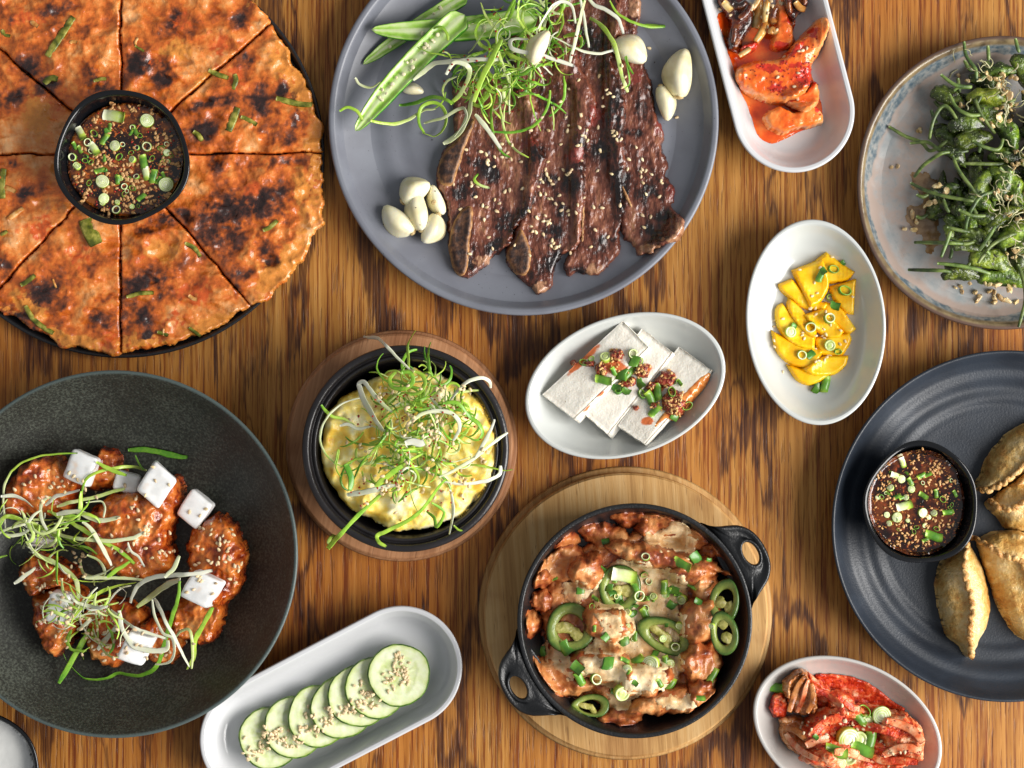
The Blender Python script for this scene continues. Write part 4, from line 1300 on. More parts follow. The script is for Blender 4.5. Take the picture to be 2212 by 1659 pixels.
# --- chilies
def chili(c, p0, p1, w, bend, label, lift=0, seedn=14, z0=None):
    """Halved long chili lying cut side up, p0 stem end, p1 tip."""
    a = FS.l(X(c, [p0]))[0]; b = FS.l(X(c, [p1]))[0]
    d = b - a; L = np.linalg.norm(d); d /= L; nrm = np.array([-d[1], d[0]])
    u = np.linspace(0, 1, 44)
    hw = w * (np.clip(u / .05, 0, 1) ** .5) * np.sqrt(np.clip(1 - (np.clip(u - .45, 0, 1) / .55) ** 2.6, 0, 1)) * (1 - .18 * u)
    hw = np.maximum(hw, .6)
    mid = a + d * (u * L)[:, None] + nrm * (bend * 4 * u * (1 - u))[:, None]
    if z0 is None:
        z0 = max(FS.get(mid[:, 0], mid[:, 1], 2, 2).mean(), 14)
    vs = [(-1, -.25, 0), (-.99, .02, .02), (-.95, .16, .1), (-.86, .22, .3), (-.74, .14, .5), (-.55, .0, .42), (-.34, -.06, .36), (-.16, .0, .62), (.06, .04, .72), (.24, .0, .5), (.45, -.05, .36), (.66, .06, .42), (.78, .18, .5), (.88, .22, .3), (.95, .16, .1), (.99, .02, .02), (1, -.25, 0), (.7, -.7, 0), (0, -.95, 0), (-.7, -.7, 0)]
    V, T = [], []
    for i in range(len(u)):
        for q, zz, tt in vs:
            xy = mid[i] + nrm * hw[i] * q
            V.append((xy[0], xy[1], z0 + w * .95 + zz * hw[i] + lift + 4 * u[i]))
            T.append(tt * (1 - .25 * abs(math.sin(u[i] * 9 + q * 2))) if tt > .3 else tt)
    V = np.array(V); V = V + .8 * np.c_[n3(V, 16, 1), n3(V, 16, 2), 1.3 * n3(V, 12, 3)]
    F = grid_faces(len(u), len(vs), False, True)
    F.append(tuple(range(len(vs)))); F.append(tuple(range((len(u) - 1) * len(vs), len(u) * len(vs))))
    o = empty(FS, 'chili_half', (a[0], a[1], z0))
    put(FS, 'flesh', V, F, M['chili'], {'tone': T}, parent=o)
    tag(o, label, 'chili', 'halved green chilies on the grey plate')
    if 'SEEDM' not in globals():
        sv, sf = blob(4.6, 4.2, 1.5, 10, 6, .08, 4)
        globals()['SEEDM'] = px_mesh('seed', sv, sf, M['seed'])
    for i in range(seedn):
        uu = random.uniform(.18, .82); k = int(uu * 43)
        xy = mid[k] + nrm * hw[k] * random.uniform(-.42, .42)
        inst(FS, 'seed', SEEDM, (xy[0], xy[1], z0 + w * .95 + lift + 4 * uu + .1 * hw[k] + random.uniform(-1, 3)), (random.uniform(-.5, .5), random.uniform(-.5, .5), random.uniform(0, 6)), random.uniform(.7, 1.15), parent=o)
    return o


# garlic
def clove(fr, c, x, y, L, W, ang, label, z=None, tilt=0.0, hb=.62, group='raw garlic cloves on the grey plate', root=False, bend=.16):
    nu, nv = 26, 22
    u = np.linspace(0.0, 1, nu)
    rad = np.clip(np.sin(np.pi * np.clip(u * .93 + .05, 0, 1) ** .95), 0, 1) ** .62 * (1 - .10 * u)
    rad[0] *= .55; rad[-1] = .02
    V = []
    for i in range(nu):
        for j in range(nv):
            t = 2 * math.pi * j / nv
            cy, cz = math.cos(t), math.sin(t)
            fl = 1 - .30 * max(0, math.sin(t * 1.5 + .8)) - .07 * abs(math.sin(t * 2.5)) * u[i]
            V.append(((u[i] - .5) * L, W * .57 * rad[i] * cy * fl + bend * W * (math.sin(math.pi * u[i]) - .5), W * hb * rad[i] * cz * fl))
    V = np.array(V)
    V[:, :] *= (1 + .035 * n3(V, W * .9, int(x + y)))[:, None]
    V = V @ rotm(0, tilt, R(-ang)).T
    p = fr.l(X(c, [(x, y)]))[0]
    zb = fr.z(p[0], p[1], 1) if z is None else z
    V = V + np.array([p[0], p[1], zb - V[:, 2].min() * .92])
    F = grid_faces(nu, nv, False, True); F.append(tuple(range(nv)))
    o = put(fr, 'garlic_clove', V, F, M['garlic'])
    q = V[:nv].mean(0)
    rv, rf = blob(5, W * .16, W * .14, 10, 6, .2, 5)
    rv = rv @ rotm(0, tilt, R(-ang)).T + q
    if root: rv = blob(6, 6, 3, 10, 6, .15, 5)[0] + V.mean(0) + np.array([-4, -6, V[:, 2].max() - V[:, 2].mean()])
    put(fr, 'root_end', rv, rf, M['garlic_root'], parent=o, hm=False)
    return tag(o, label, 'garlic', group)


clove(FS, 'c3', 490, 985, 170, 66 / 1, 0, 'x') if False else None
D_ = .4166
clove(FS, 'c3', 490, 985, 172 * D_, 140 * D_, -35, 'rounded garlic clove at the top of the left cluster of five')
clove(FS, 'c3', 398, 1145, 205 * D_, 130 * D_, 222, 'leftmost garlic clove of the cluster, its point toward the plate rim')
clove(FS, 'c3', 600, 1035, 165 * D_, 86 * D_, 250, 'narrow garlic clove with a brown root end beside the left rib bone', root=True)
clove(FS, 'c3', 582, 1190, 165 * D_, 118 * D_, 118, 'lowest garlic clove of the left cluster')
clove(FS, 'c3', 503, 1090, 220 * D_, 118 * D_, 262, 'large garlic clove lying on top of the left cluster', z=26)
clove(FS, 'c3', 1612, 262, 195 * D_, 145 * D_, 30, 'round garlic clove lying on the meat edge at upper right')
clove(FS, 'c3', 1865, 375, 255 * D_, 152 * D_, -83, 'largest garlic clove, upright near the right rim of the grey plate')
clove(FS, 'c3', 1795, 530, 185 * D_, 100 * D_, 78, 'smaller garlic clove below the largest one at right')
clove(FS, 'c3', 482, 457, 110 * D_, 62 * D_, 8, 'small garlic clove half hidden behind the slanting chili')

chili('c3', (760, -30), (222, 330), 18, -4, 'chili half lying behind the other two, its top cut by the frame', 0, 8, 16)
chili('c3', (1130, 100), (272, 165), 29, 12, 'horizontal halved green chili with a blunt cut end in the scallions', 12, 16, 26)
chili('c3', (752, 90), (190, 690), 28, -10, 'slanting halved green chili lying on top, its tip toward lower left', 22, 24, 30)

g1 = np.random.default_rng(3)
_a = g1.uniform(0, 6.28, 60); _r = g1.uniform(150, 395, 60)
FSP = np.c_[_r * np.cos(_a), _r * np.sin(_a)]
FSP = FSP[(np.abs(FSP[:, 0] - 40) > 190) | (FSP[:, 1] > 300)][:34]
# --- scallion pile on the ribs
LS = lambda k, w: k + ' scallion shred in the ' + w + ' of the rib heap'
GS = 'scallion shreds on the short ribs'
for i in range(84):      # the body of the heap
    x, y = random.choice([(900, 420), (980, 330), (900, 520), (1050, 250), (1200, 150), (1000, 180), (800, 450), (1130, 330), (1180, 60), (780, 320), (950, 440), (1100, 400), (880, 250), (760, 420), (1250, 60), (950, 560), (1080, 120)])
    d = X('c3', [(x + random.gauss(0, 70), y + random.gauss(0, 55))])[0]
    t0 = random.choice([.12, .35, .5, .6, .65, .75, .7, .85]); t1 = min(1, t0 + random.uniform(.05, .3))
    curl(FS, d[0], d[1], random.uniform(50, 140), random.uniform(0, 6.28), random.choice([-1, 1]) * random.uniform(.4, 4.6), random.uniform(2.2, 4.8), (t0, t1), LS, GS, lift=2.5)
bunch(FS, 90, [(900, 420), (980, 330), (900, 520), (1050, 250), (1200, 150), (1000, 180), (800, 450), (1130, 330), (1180, 60), (780, 320), (1100, 400)], 60, 'c3', 'finest green and white scallion threads through the heap on the ribs')
for pts, w, tone, lab in [
    ([(1690, 500 - 380), (1790, 130), (1720, 140), (1620, 120), (1540, 75), (1500, 10)], 4.5, (.9, .75), 'green scallion shred reaching right past the meat at the top'),
    ([(1570, 185), (1545, 110), (1480, 60), (1420, 30), (1380, -20)], 6, (.02, .15), 'white scallion shred ending at the round clove at upper right'),
    ([(1390, 260), (1375, 160), (1360, 60), (1340, -30)], 4.5, (.15, .1), 'white scallion shred hanging straight down over dark meat'),
    ([(1540, 270), (1440, 295), (1340, 280), (1260, 240), (1180, 200)], 5, (.05, .2), 'white scallion shred crossing the meat toward the round clove'),
    ([(1595, 480), (1560, 400), (1520, 250), (1460, 150), (1400, 95)], 6.5, (.45, .6), 'pale green scallion shred lying down the right meat seam'),
    ([(1620, 400), (1590, 350), (1580, 310), (1600, 430), (1580, 470)], 4, (.9, .95), 'small dark green curl beside the right meat seam'),
    ([(1290, 350), (1320, 230), (1345, 120), (1370, 20)], 6, (.12, .4), 'yellow-white scallion shred standing along the meat at top'),
    ([(1320, 150), (1300, 60), (1240, 40), (1180, 90), (1130, 180)], 5, (.1, .2), 'white scallion loop above the garlic on the heap'),
    ([(1310, 380), (1220, 350), (1120, 320), (1010, 300), (985, 260), (1010, 240), (1080, 240)], 6.5, (.05, .12), 'thick white scallion curl around the garlic on the heap'),
    ([(930, 350), (820, 345), (700, 350), (600, 350), (540, 390), (490, 430)], 7, (.1, .3), 'white scallion shred running left from the heap to the chili'),
    ([(940, 780), (880, 690), (840, 640), (805, 600)], 7, (.05, .2), 'white scallion tip pointing down onto the leftmost rib'),
    ([(1190, 480), (1180, 560), (1120, 650), (1020, 690), (900, 690)], 4.5, (.75, .95), 'long thin green arc below the heap on the ribs'),
    ([(880, 975), (830, 960), (800, 930), (820, 900)], 4.5, (.35, .9), 'small green hook lying alone on the leftmost rib'),
    ([(640, 745), (720, 700), (770, 620), (790, 540), (830, 480)], 8, (.28, .4), 'pale scallion shred dropping from the heap to the left bone'),
    ([(270, 640), (380, 650), (460, 620), (530, 570), (600, 560)], 5.5, (.6, .35), 'pale green shred reaching out onto bare plate under the chili tip'),
    ([(110, 590), (150, 570), (200, 590), (230, 640)], 5, (.8, .6), 'small green curl peeking left of the chili tip'),
    ([(190, 420), (210, 450), (270, 470), (320, 440)], 4.5, (.2, .5), 'white curl peeking above the slanting chili on bare plate'),
    ([(540, 690), (510, 620), (530, 550), (600, 530), (650, 580), (640, 660), (590, 700), (530, 680)], 6, (.8, .6), 'large green ring-shaped curl at the lower left of the heap'),
    ([(660, 420), (700, 360), (760, 370), (780, 410), (740, 500), (680, 560)], 7, (.1, .6), 'white-green shred dropping along the heap left side'),
    ([(540, 640), (640, 620), (740, 580), (760, 640), (700, 730)], 5, (.35, .2), 'pale loop at the lower left of the heap'),
    ([(410, 545), (500, 540), (600, 520), (700, 560)], 6, (.95, .8), 'dark green shred lying flat left of the heap'),
    ([(800, 560), (840, 450), (890, 350), (940, 250)], 9, (.62, .75), 'broad bright green shred across the middle of the heap')]:
    strand(FS, 'c3', pts, w * .76, tone, label=lab, group=None)
clove(FS, 'c3', 1130, 280, 190 * D_, 100 * D_, -62, 'garlic clove lying in the scallion heap on the ribs')
SP = np.vstack([X('c3', scatter_in(np.array([(640, 760), (1000, 720), (1200, 420), (1560, 300), (1640, 500), (1760, 720), (1800, 1050), (1700, 1200), (1500, 1280), (1180, 1350), (760, 1320), (660, 900)], float), 78, seed=2)),
                X('c3', clusters([(1160, 1100), (1120, 1160), (1250, 1080), (1270, 900), (1180, 880), (880, 830), (900, 1050), (1550, 690), (1530, 480), (1700, 870), (1360, 700), (780, 980), (960, 800), (1190, 1270)], 5, 30, 6)),
                X('c3', [(1710, 238), (1855, 600), (1380, 420), (1390, 390), (1430, 150), (590, 775), (583, 877)])])
sesame(FS, SP[:150], lambda w: 'pale sesame seed on the ' + w + ' of the grilled ribs', 'sesame seeds on the short ribs')
stuff(FS, 'pepper_specks', FLK, np.vstack([FSP + np.array([1131, 262])]), 'dark pepper specks on the bare grey plate', 'pepper specks', M['speck'], lift=.6, sc=(.3, .7))
stuff(FS, 'chili_flakes', FLK, np.vstack([X('c3', clusters([(900, 320), (1180, 330), (1200, 40), (950, 100), (800, 480), (1000, 550), (700, 300), (1350, 200)], 7, 50, 9))]), 'red chili flakes sprinkled over the scallions on the ribs', 'chili flakes', M['flake'])
# ------------------------------------------------------------------ fried chicken bowl
def glaze_attr(px, py, s, V):
    f = fbm(px / 12, py / 12, 91, 4)
    return {'char': np.clip(.5 * np.clip(fbm(px / 38, py / 38, 92), 0, 1) + .45 * np.clip(f, 0, 1) + .5 * np.clip(1 - s / 12, 0, 1), 0, 1)}


def glaze_z(px, py, s):
    return 11 * fbm(px / 46, py / 46, 93, 3) + 4.5 * ridge(px / 27, py / 27, 94, 2) + .6 * fbm(px / 8, py / 8, 95, 2)


def chick(pts, T, dome, label, sd):
    o = slab(FB, 'fried_chicken', X('c5', pts), M['glazed'], T=T * 1.1, step=3, edge=22, rag=7, ragp=20, dome=dome * 1.3, domew=55, attrs=glaze_attr, zadd=glaze_z, seed=sd, under=True, r=1, blur=6)
    return tag(o, label, 'fried chicken', 'sticky fried chicken pieces in the dark bowl')


chick([(640, 640), (700, 600), (790, 640), (815, 720), (840, 800), (760, 900), (560, 900), (500, 760)], 34, 14, 'small fried chicken piece peeping out above the cubes at the top', 11)
chick([(200, 1620), (320, 1560), (460, 1540), (580, 1640), (560, 1800), (500, 1950), (430, 2020), (370, 2060), (300, 2020), (250, 1920), (200, 1790)], 38, 22, 'lower left fried chicken piece beside the tall radish block', 12)
chick([(560, 1740), (700, 1640), (850, 1680), (1000, 1760), (1020, 1950), (880, 2080), (760, 2140), (650, 2110), (570, 2010)], 36, 18, 'fried chicken piece at the bottom under the scallion', 13)
chick([(950, 1850), (1100, 1760), (1240, 1850), (1250, 2020), (1190, 2100), (1060, 2115), (970, 2040)], 34, 16, 'small fried chicken piece at the bottom beside the radish cube', 14)
chick([(1180, 1700), (1300, 1620), (1480, 1600), (1560, 1680), (1540, 1800), (1520, 1890), (1440, 1970), (1300, 1960), (1200, 1880)], 38, 20, 'fried chicken piece at lower right under a radish cube', 15)
chick([(1310, 1180), (1400, 1100), (1480, 1065), (1580, 1090), (1640, 1180), (1692, 1290), (1700, 1400), (1670, 1560), (1610, 1660), (1500, 1690), (1380, 1620), (1290, 1500), (1262, 1330)], 42, 26, 'rightmost fried chicken piece, thick with sesame seeds', 16)
chick([(120, 1400), (200, 1340), (300, 1360), (420, 1400), (540, 1490), (440, 1560), (320, 1590), (230, 1630), (150, 1592), (108, 1500)], 44, 24, 'left fried chicken piece with a smooth bright orange lower edge', 17)
chick([(130, 740), (240, 668), (340, 660), (430, 690), (480, 760), (560, 850), (520, 960), (430, 1060), (300, 1100), (120, 1090), (30, 1080), (5, 1000), (30, 900), (70, 820)], 46, 28, 'upper left fried chicken piece, red and glossy', 18)
chick([(740, 930), (900, 895), (1010, 930), (1100, 890), (1180, 800), (1250, 825), (1258, 950), (1222, 1050), (1190, 1150), (1172, 1250), (1200, 1350), (1210, 1420), (1110, 1510), (950, 1540), (820, 1520), (690, 1450), (590, 1330), (540, 1200), (590, 1050), (680, 980)], 52, 30, 'largest fried chicken piece in the middle of the bowl', 19)

GRC = 'white radish cubes on the fried chicken'


def cube(c, x, y, sx, sy, sz, rot, label, tilt=(0, 0), zo=0):
    V, F = rbox(sx, sy, sz, 6.5, 4, 3)
    tilt = (tilt[0] * .6, tilt[1] * .6)
    gq = random.Random(int(x + y)); sg = np.sign(V); V = V * (1 + .02 * n3(V, 25, int(x)))[:, None]
    V[:, 0] += V[:, 1] * gq.uniform(-.14, .14) + V[:, 2] * gq.uniform(-.12, .12); V[:, 1] += V[:, 0] * gq.uniform(-.1, .1); V[:, 2] += V[:, 0] * gq.uniform(-.08, .08) - 1.5 * np.abs(V[:, 0] * V[:, 1]) / 500
    V = V + 1.2 * np.c_[fbm(V[:, 1] / 30, V[:, 2] / 30, int(x)), fbm(V[:, 0] / 30, V[:, 2] / 30, int(y)), fbm(V[:, 0] / 22, V[:, 1] / 22, int(x + y))]
    V = V @ rotm(R(tilt[0]), R(tilt[1]), R(-rot)).T
    p = FB.l(X(c, [(x, y)]))[0]
    z = FB.get(np.array([p[0]]), np.array([p[1]]), 3, 3)[0]
    o = put(FB, 'radish_cube', V + np.array([p[0], p[1], z - V[:, 2].min() - 6 + zo]), F, M['radish_white'], wide=True)
    return tag(o, label, 'radish cube', GRC)


cube('c5', 865, 850, 54, 44, 30, 14, 'white radish cube half buried between two chicken pieces', (10, 10), -4)
cube('c5', 575, 745, 60, 66, 40, 27, 'white radish cube at the upper left of the bowl', (4, -8))
cube('c5', 1092, 858, 64, 74, 44, 37, 'largest white radish cube, on the upper middle chicken', (-6, 6))
cube('c5', 1345, 1032, 58, 66, 42, 34, 'white radish cube at upper right, off the chicken on the bare bowl', (6, -6), 30)
cube('c5', 1432, 1562, 66, 66, 46, 30, 'white radish cube on the right chicken piece', (5, -10), 0)
cube('c5', 432, 1700, 46, 66, 44, 12, 'tall narrow white radish block at lower left', (10, 4))
cube('c5', 985, 1960, 58, 66, 44, 22, 'white radish cube at the bottom with a white shred looped round it', (8, 8))
cube('c5', 250, 1262, 60, 26, 24, 6, 'white radish sliver under the scallions at left', (0, 10))

LB = lambda k, w: k + ' scallion shred in the ' + w + ' of the chicken'
GB = 'scallion shreds on the fried chicken'
for pts, w, tone, lab in [
    ([(70, 1170), (55, 1000), (60, 860), (130, 740), (300, 660), (560, 640)], 3.6, (.15, .8), 'long arching scallion shred round the upper left chicken piece'),
    ([(20, 1150), (60, 1080), (120, 1080), (200, 1130), (300, 1180), (420, 1230), (600, 1340)], 8, (.5, .9), 'broad green scallion shred running down from the left'),
    ([(40, 935), (120, 930), (200, 960), (260, 1010)], 6, (.05, .2), 'short white scallion shred on the upper left chicken'),
    ([(330, 1000), (400, 940), (480, 920), (570, 895)], 6, (.02, .1), 'white scallion shred below the upper left radish cube'),
    ([(590, 910), (620, 820), (700, 770), (830, 740), (930, 740), (990, 770)], 5, (.85, .5), 'green scallion shred curving from cube to cube at the top'),
    ([(690, 700), (760, 740), (830, 770), (900, 790)], 6.5, (.6, .75), 'bright green scallion strip right of the upper left cube'),
    ([(400, 1010), (500, 980), (650, 950), (780, 910), (860, 890)], 6, (.4, .5), 'pale green scallion shred crossing below the upper left cube'),
    ([(560, 1100), (580, 1010), (590, 900)], 7, (.5, .65), 'upright green scallion strip below the upper left cube'),
    ([(340, 1040), (480, 1100), (600, 1170), (720, 1240), (850, 1310), (950, 1400)], 6.5, (.55, .75), 'long green scallion strip slanting across the middle chicken'),
    ([(300, 1150), (450, 1210), (600, 1230), (800, 1240), (940, 1220), (1020, 1180)], 6, (.45, .25), 'long pale scallion shred ending right of the middle chicken'),
    ([(600, 1110), (660, 1160), (720, 1260), (770, 1350), (800, 1410)], 7, (.3, .1), 'white scallion strip lying straight down the middle chicken'),
    ([(420, 1060), (560, 1040), (700, 1100), (850, 1080)], 8, (.2, .3), 'pale scallion bundle across the upper left of the middle chicken'),
    ([(740, 1080), (750, 1010), (720, 970), (620, 980)], 4, (.2, .3), 'thin pale hook on the middle chicken'),
    ([(180, 1260), (260, 1350), (380, 1400), (520, 1500), (560, 1600), (550, 1720), (480, 1830)], 7, (.4, .35), 'long pale scallion shred sweeping from the left to the radish block'),
    ([(110, 1540), (180, 1490), (260, 1430)], 6, (.05, .2), 'white scallion tip sticking out at the left edge of the chicken'),
    ([(520, 1390), (560, 1480), (680, 1500), (740, 1460), (700, 1380), (620, 1340)], 5, (.35, .4), 'pale loop of scallion in the centre'),
    ([(600, 1500), (760, 1500), (900, 1505), (1040, 1520)], 6, (.3, .3), 'pale straight shred across the lower middle'),
    ([(900, 1680), (960, 1560), (1080, 1490), (1250, 1465), (1400, 1450), (1510, 1430)], 7, (.02, .05), 'long white scallion shred reaching right over the cube'),
    ([(930, 1720), (1060, 1620), (1180, 1540), (1290, 1490)], 9, (.5, .1), 'thick yellow green scallion strip beside the long white shred'),
    ([(760, 1490), (830, 1440), (930, 1380)], 6, (.75, .8), 'short bright green strip in the centre of the bowl'),
    ([(910, 1250), (930, 1310), (980, 1350), (1020, 1420)], 4, (.05, .1), 'thin white splinter of scallion on the middle chicken'),
    ([(1180, 1480), (1240, 1420), (1280, 1330)], 7, (.2, .35), 'frayed pale scallion end between the two right chicken pieces'),
    ([(1290, 1500), (1275, 1620), (1220, 1760), (1150, 1960), (1080, 2120), (950, 2190), (800, 2180), (700, 2220), (560, 2210), (460, 2100), (430, 2030)], 7, (.85, .95), 'very long dark green scallion shred running round the bottom of the heap'),
    ([(400, 2240), (480, 2100), (570, 1950), (620, 1860)], 9, (.9, .75), 'green scallion blade pointing out at the bottom left onto the bare bowl'),
    ([(1510, 1680), (1440, 1800), (1370, 1920), (1340, 2060), (1290, 2140)], 8, (.75, .55), 'green scallion strip hanging down at lower right'),
    ([(1350, 2110), (1360, 1980), (1340, 1850), (1270, 1860), (1210, 1930)], 5, (.5, .35), 'pale green loop at the lower right edge of the heap'),
    ([(1080, 1640), (1140, 1720), (1230, 1880), (1290, 2000), (1340, 2100)], 6, (.05, .1), 'white scallion strip running down to the lower right end'),
    ([(1080, 1640), (1100, 1740), (1160, 1860), (1230, 1900), (1230, 2020), (1170, 2080), (1090, 2090)], 5, (.15, .2), 'white shred bent round the bottom of the heap'),
    ([(780, 1720), (900, 1780), (1040, 1840), (1200, 1890)], 5, (.05, .15), 'white straight scallion shred above the bottom radish cube'),
    ([(880, 1700), (900, 1820), (980, 1940), (1100, 1970), (1200, 1960), (1210, 1900)], 8, (.05, .2), 'broad white scallion shred looped over the bottom radish cube'),
    ([(560, 1760), (640, 1640), (760, 1580), (900, 1560)], 7, (.7, .6), 'green scallion strip in the lower heap'),
    ([(680, 2000), (760, 1900), (850, 1800)], 8, (.05, .2), 'white scallion end above the bottom radish cube'),
    ([(500, 1860), (470, 1930), (500, 2000), (600, 2010)], 6, (.8, .8), 'green curl at the lower left of the heap'),
    ([(850, 630), (950, 625), (1060, 640), (1170, 665), (1270, 680)], 9, (.95, 1.0), 'single dark green scallion leaf lying on the bare bowl above the chicken'),
    ([(930, 660), (950, 710), (990, 760)], 3, (.9, .9), 'thin dark green thread above the largest radish cube')]:
    strand(FB, 'c5', pts, w * .74, tone, label=lab, lift=3)
bunch(FB, 80, [(300, 1120), (420, 1250), (350, 1180), (650, 1600), (800, 1700), (560, 1700), (200, 1200), (700, 1780)], 80, 'c5', 'finest scallion threads through the heap on the chicken', tones=(.1, .3, .45, .55, .65))
for i in range(44):
    x, y = random.choice([(300, 1120), (420, 1250), (350, 1180), (650, 1600), (800, 1700), (560, 1700), (200, 1200), (520, 1080), (700, 1780)])
    d = X('c5', [(x + random.gauss(0, 80), y + random.gauss(0, 70))])[0]
    t0 = random.choice([.1, .35, .5, .5, .65, .75]); t1 = min(1, t0 + random.uniform(.0, .3))
    curl(FB, d[0], d[1], random.uniform(40, 110), random.uniform(0, 6.28), random.choice([-1, 1]) * random.uniform(.4, 3.8), random.uniform(2.0, 4.4), (t0, t1), LB, GB, lift=2.5)
P = np.vstack([X('c5', scatter_in(np.array([(1300, 1200), (1480, 1080), (1640, 1180), (1690, 1400), (1640, 1560), (1500, 1520), (1300, 1480)], float), 44, seed=21)),
               X('c5', scatter_in(np.array([(760, 950), (1180, 900), (1200, 1100), (1170, 1400), (960, 1500), (760, 1400), (800, 1100)], float), 34, seed=22)),
               X('c5', scatter_in(np.array([(200, 720), (420, 720), (480, 940), (120, 1060), (60, 960)], float), 14, seed=23)),
               X('c5', clusters([(500, 880), (640, 900), (530, 1370), (600, 1440), (640, 1890), (560, 1780), (1130, 1340), (480, 1420), (690, 1960)], 5, 34, 8)),
               X('c5', [(500, 775), (530, 800), (560, 825), (600, 830), (1095, 830), (1075, 735), (1190, 860), (1425, 1030), (1310, 1050), (1385, 1075), (1330, 1580), (1400, 1590), (1510, 1590), (1380, 1560), (400, 1640), (450, 1660), (420, 1720), (455, 1740), (860, 870), (930, 1990), (1000, 1930)])])
sesame(FB, P[:150], lambda w: 'pale sesame seed on the ' + w + ' of the sticky fried chicken', 'sesame seeds on the fried chicken')
sesame_stuff(FB, np.vstack([X('c5', scatter_in(np.array([(150, 1400), (400, 1420), (560, 1650), (700, 1700), (1000, 1800), (1240, 1900), (1450, 1900), (1200, 2080), (800, 2100), (350, 2030), (220, 1800)], float), 70, seed=25)), P[150:]]), 'sesame seeds over the lower fried chicken')

# ------------------------------------------------------------------ cucumbers
CUS = [(1240, 825, 'lowest cucumber slice, at the left end of the row'), (1355, 775, 'second cucumber slice from the left end'), (1465, 725, 'third cucumber slice from the left end'), (1570, 685, 'middle cucumber slice of the row with a heap of sesame'),
       (1650, 630, 'narrowly showing cucumber slice, third from the right end'), (1730, 590, 'cucumber slice just under the topmost one'), (1838, 530, 'topmost cucumber slice at the right end, fully visible')]
for i, (x, y, lab) in enumerate(CUS):
    Rr = 67.0
    last = i == len(CUS) - 1
    prof = [(Rr * .86, 0, .1), (Rr, 1.5, .0), (Rr + .6, 6, .0)]
    top = [(Rr + .4, 8.6, .05), (Rr - 2.6, 9.9, .2), (Rr - 6, 10, .5)] + [(Rr * q, 9.8, .82) for q in (.84, .78, .72, .67, .62, .58, .54, .5, .46, .42, .38, .34, .3, .26, .22, .18, .14, .1, .05)] + [(.05, 9.8, .8)]
    seg = 96
    th = np.arange(seg) * 2 * math.pi / seg
    wb = 1 + .016 * np.cos(3 * th + i) + .012 * np.cos(5 * th + 2 * i) + .004 * np.cos(19 * th)
    def rings(pf):
        V, T = [], []
        for r, z, t in pf:
            lob = 1 + .07 * np.cos(3 * th + i * 1.3) * (1 if r < Rr * .7 else 0)
            for k in range(seg):
                q = r / Rr; a3 = ((th[k] + i) * 3 / (2 * math.pi)) % 1; core = max(0, min(1, (.64 + .05 * math.cos(3 * th[k] + 3 * i) - q) / .06)); seam = math.exp(-((min(a3, 1 - a3)) * q / .02) ** 2) if q > .08 else 0
                seed_ = math.exp(-((q - .44) / .11) ** 2) * max(0, math.sin(th[k] * 13 + i * 2 + 2 * math.sin(th[k] * 5))) ** 2
                V.append((r * math.cos(th[k]) * wb[k], r * math.sin(th[k]) * wb[k], z + core * (-.8 * seed_ - .6))); T.append(t - core * (.34 - .3 * seam - .42 * seed_) if q < .9 else t)
        return np.array(V), grid_faces(len(pf), seg, False, True), np.array(T)
    Vp, Fp, Tp = rings(prof + top[:2]); Vt, Ft, Tt = rings(top[1:])
    Vt[:, 2] += .8 * fbm(Vt[:, 0] / 14, Vt[:, 1] / 14, i)
    m = rotm(R(-4), R(13 if not last else 9), 0)
    m = rotm(0, 0, R(27.5)) @ m
    p = FC.l(X('c2', [(x, y)]))[0]
    z0 = 12 + 16 + i * 1.5 + (7 if last else 0)
    off = np.array([p[0], p[1], z0])
    Vp2, Vt2 = Vp @ m.T + off, Vt @ m.T + off
    o = empty(FC, 'cucumber_slice', off)
    put(FC, 'flesh', Vt2, Ft, M['cuke'], {'tone': Tt}, base=off, wide=True, parent=o)
    put(FC, 'peel', Vp2, Fp, M['peel'], parent=o, hm=False)
    tag(o, lab, 'cucumber slice', 'cucumber slices in a row')
P = X('c2', np.vstack([clusters([(1830, 470), (1850, 520), (1800, 560), (1865, 545)], 13, 24, 31), clusters([(1680, 600), (1660, 660), (1710, 640)], 10, 22, 32), clusters([(1590, 690), (1620, 690)], 8, 18, 33),
                       clusters([(1520, 700), (1510, 740), (1475, 775)], 9, 20, 34), clusters([(1430, 710), (1400, 780), (1385, 810)], 6, 16, 35), clusters([(1240, 800), (1290, 800), (1230, 840), (1330, 830)], 11, 26, 36), clusters([(1180, 850), (1150, 900), (1210, 880)], 6, 20, 37)]))
sesame_stuff(FC, P, 'sesame seeds heaped on the cucumber slices')

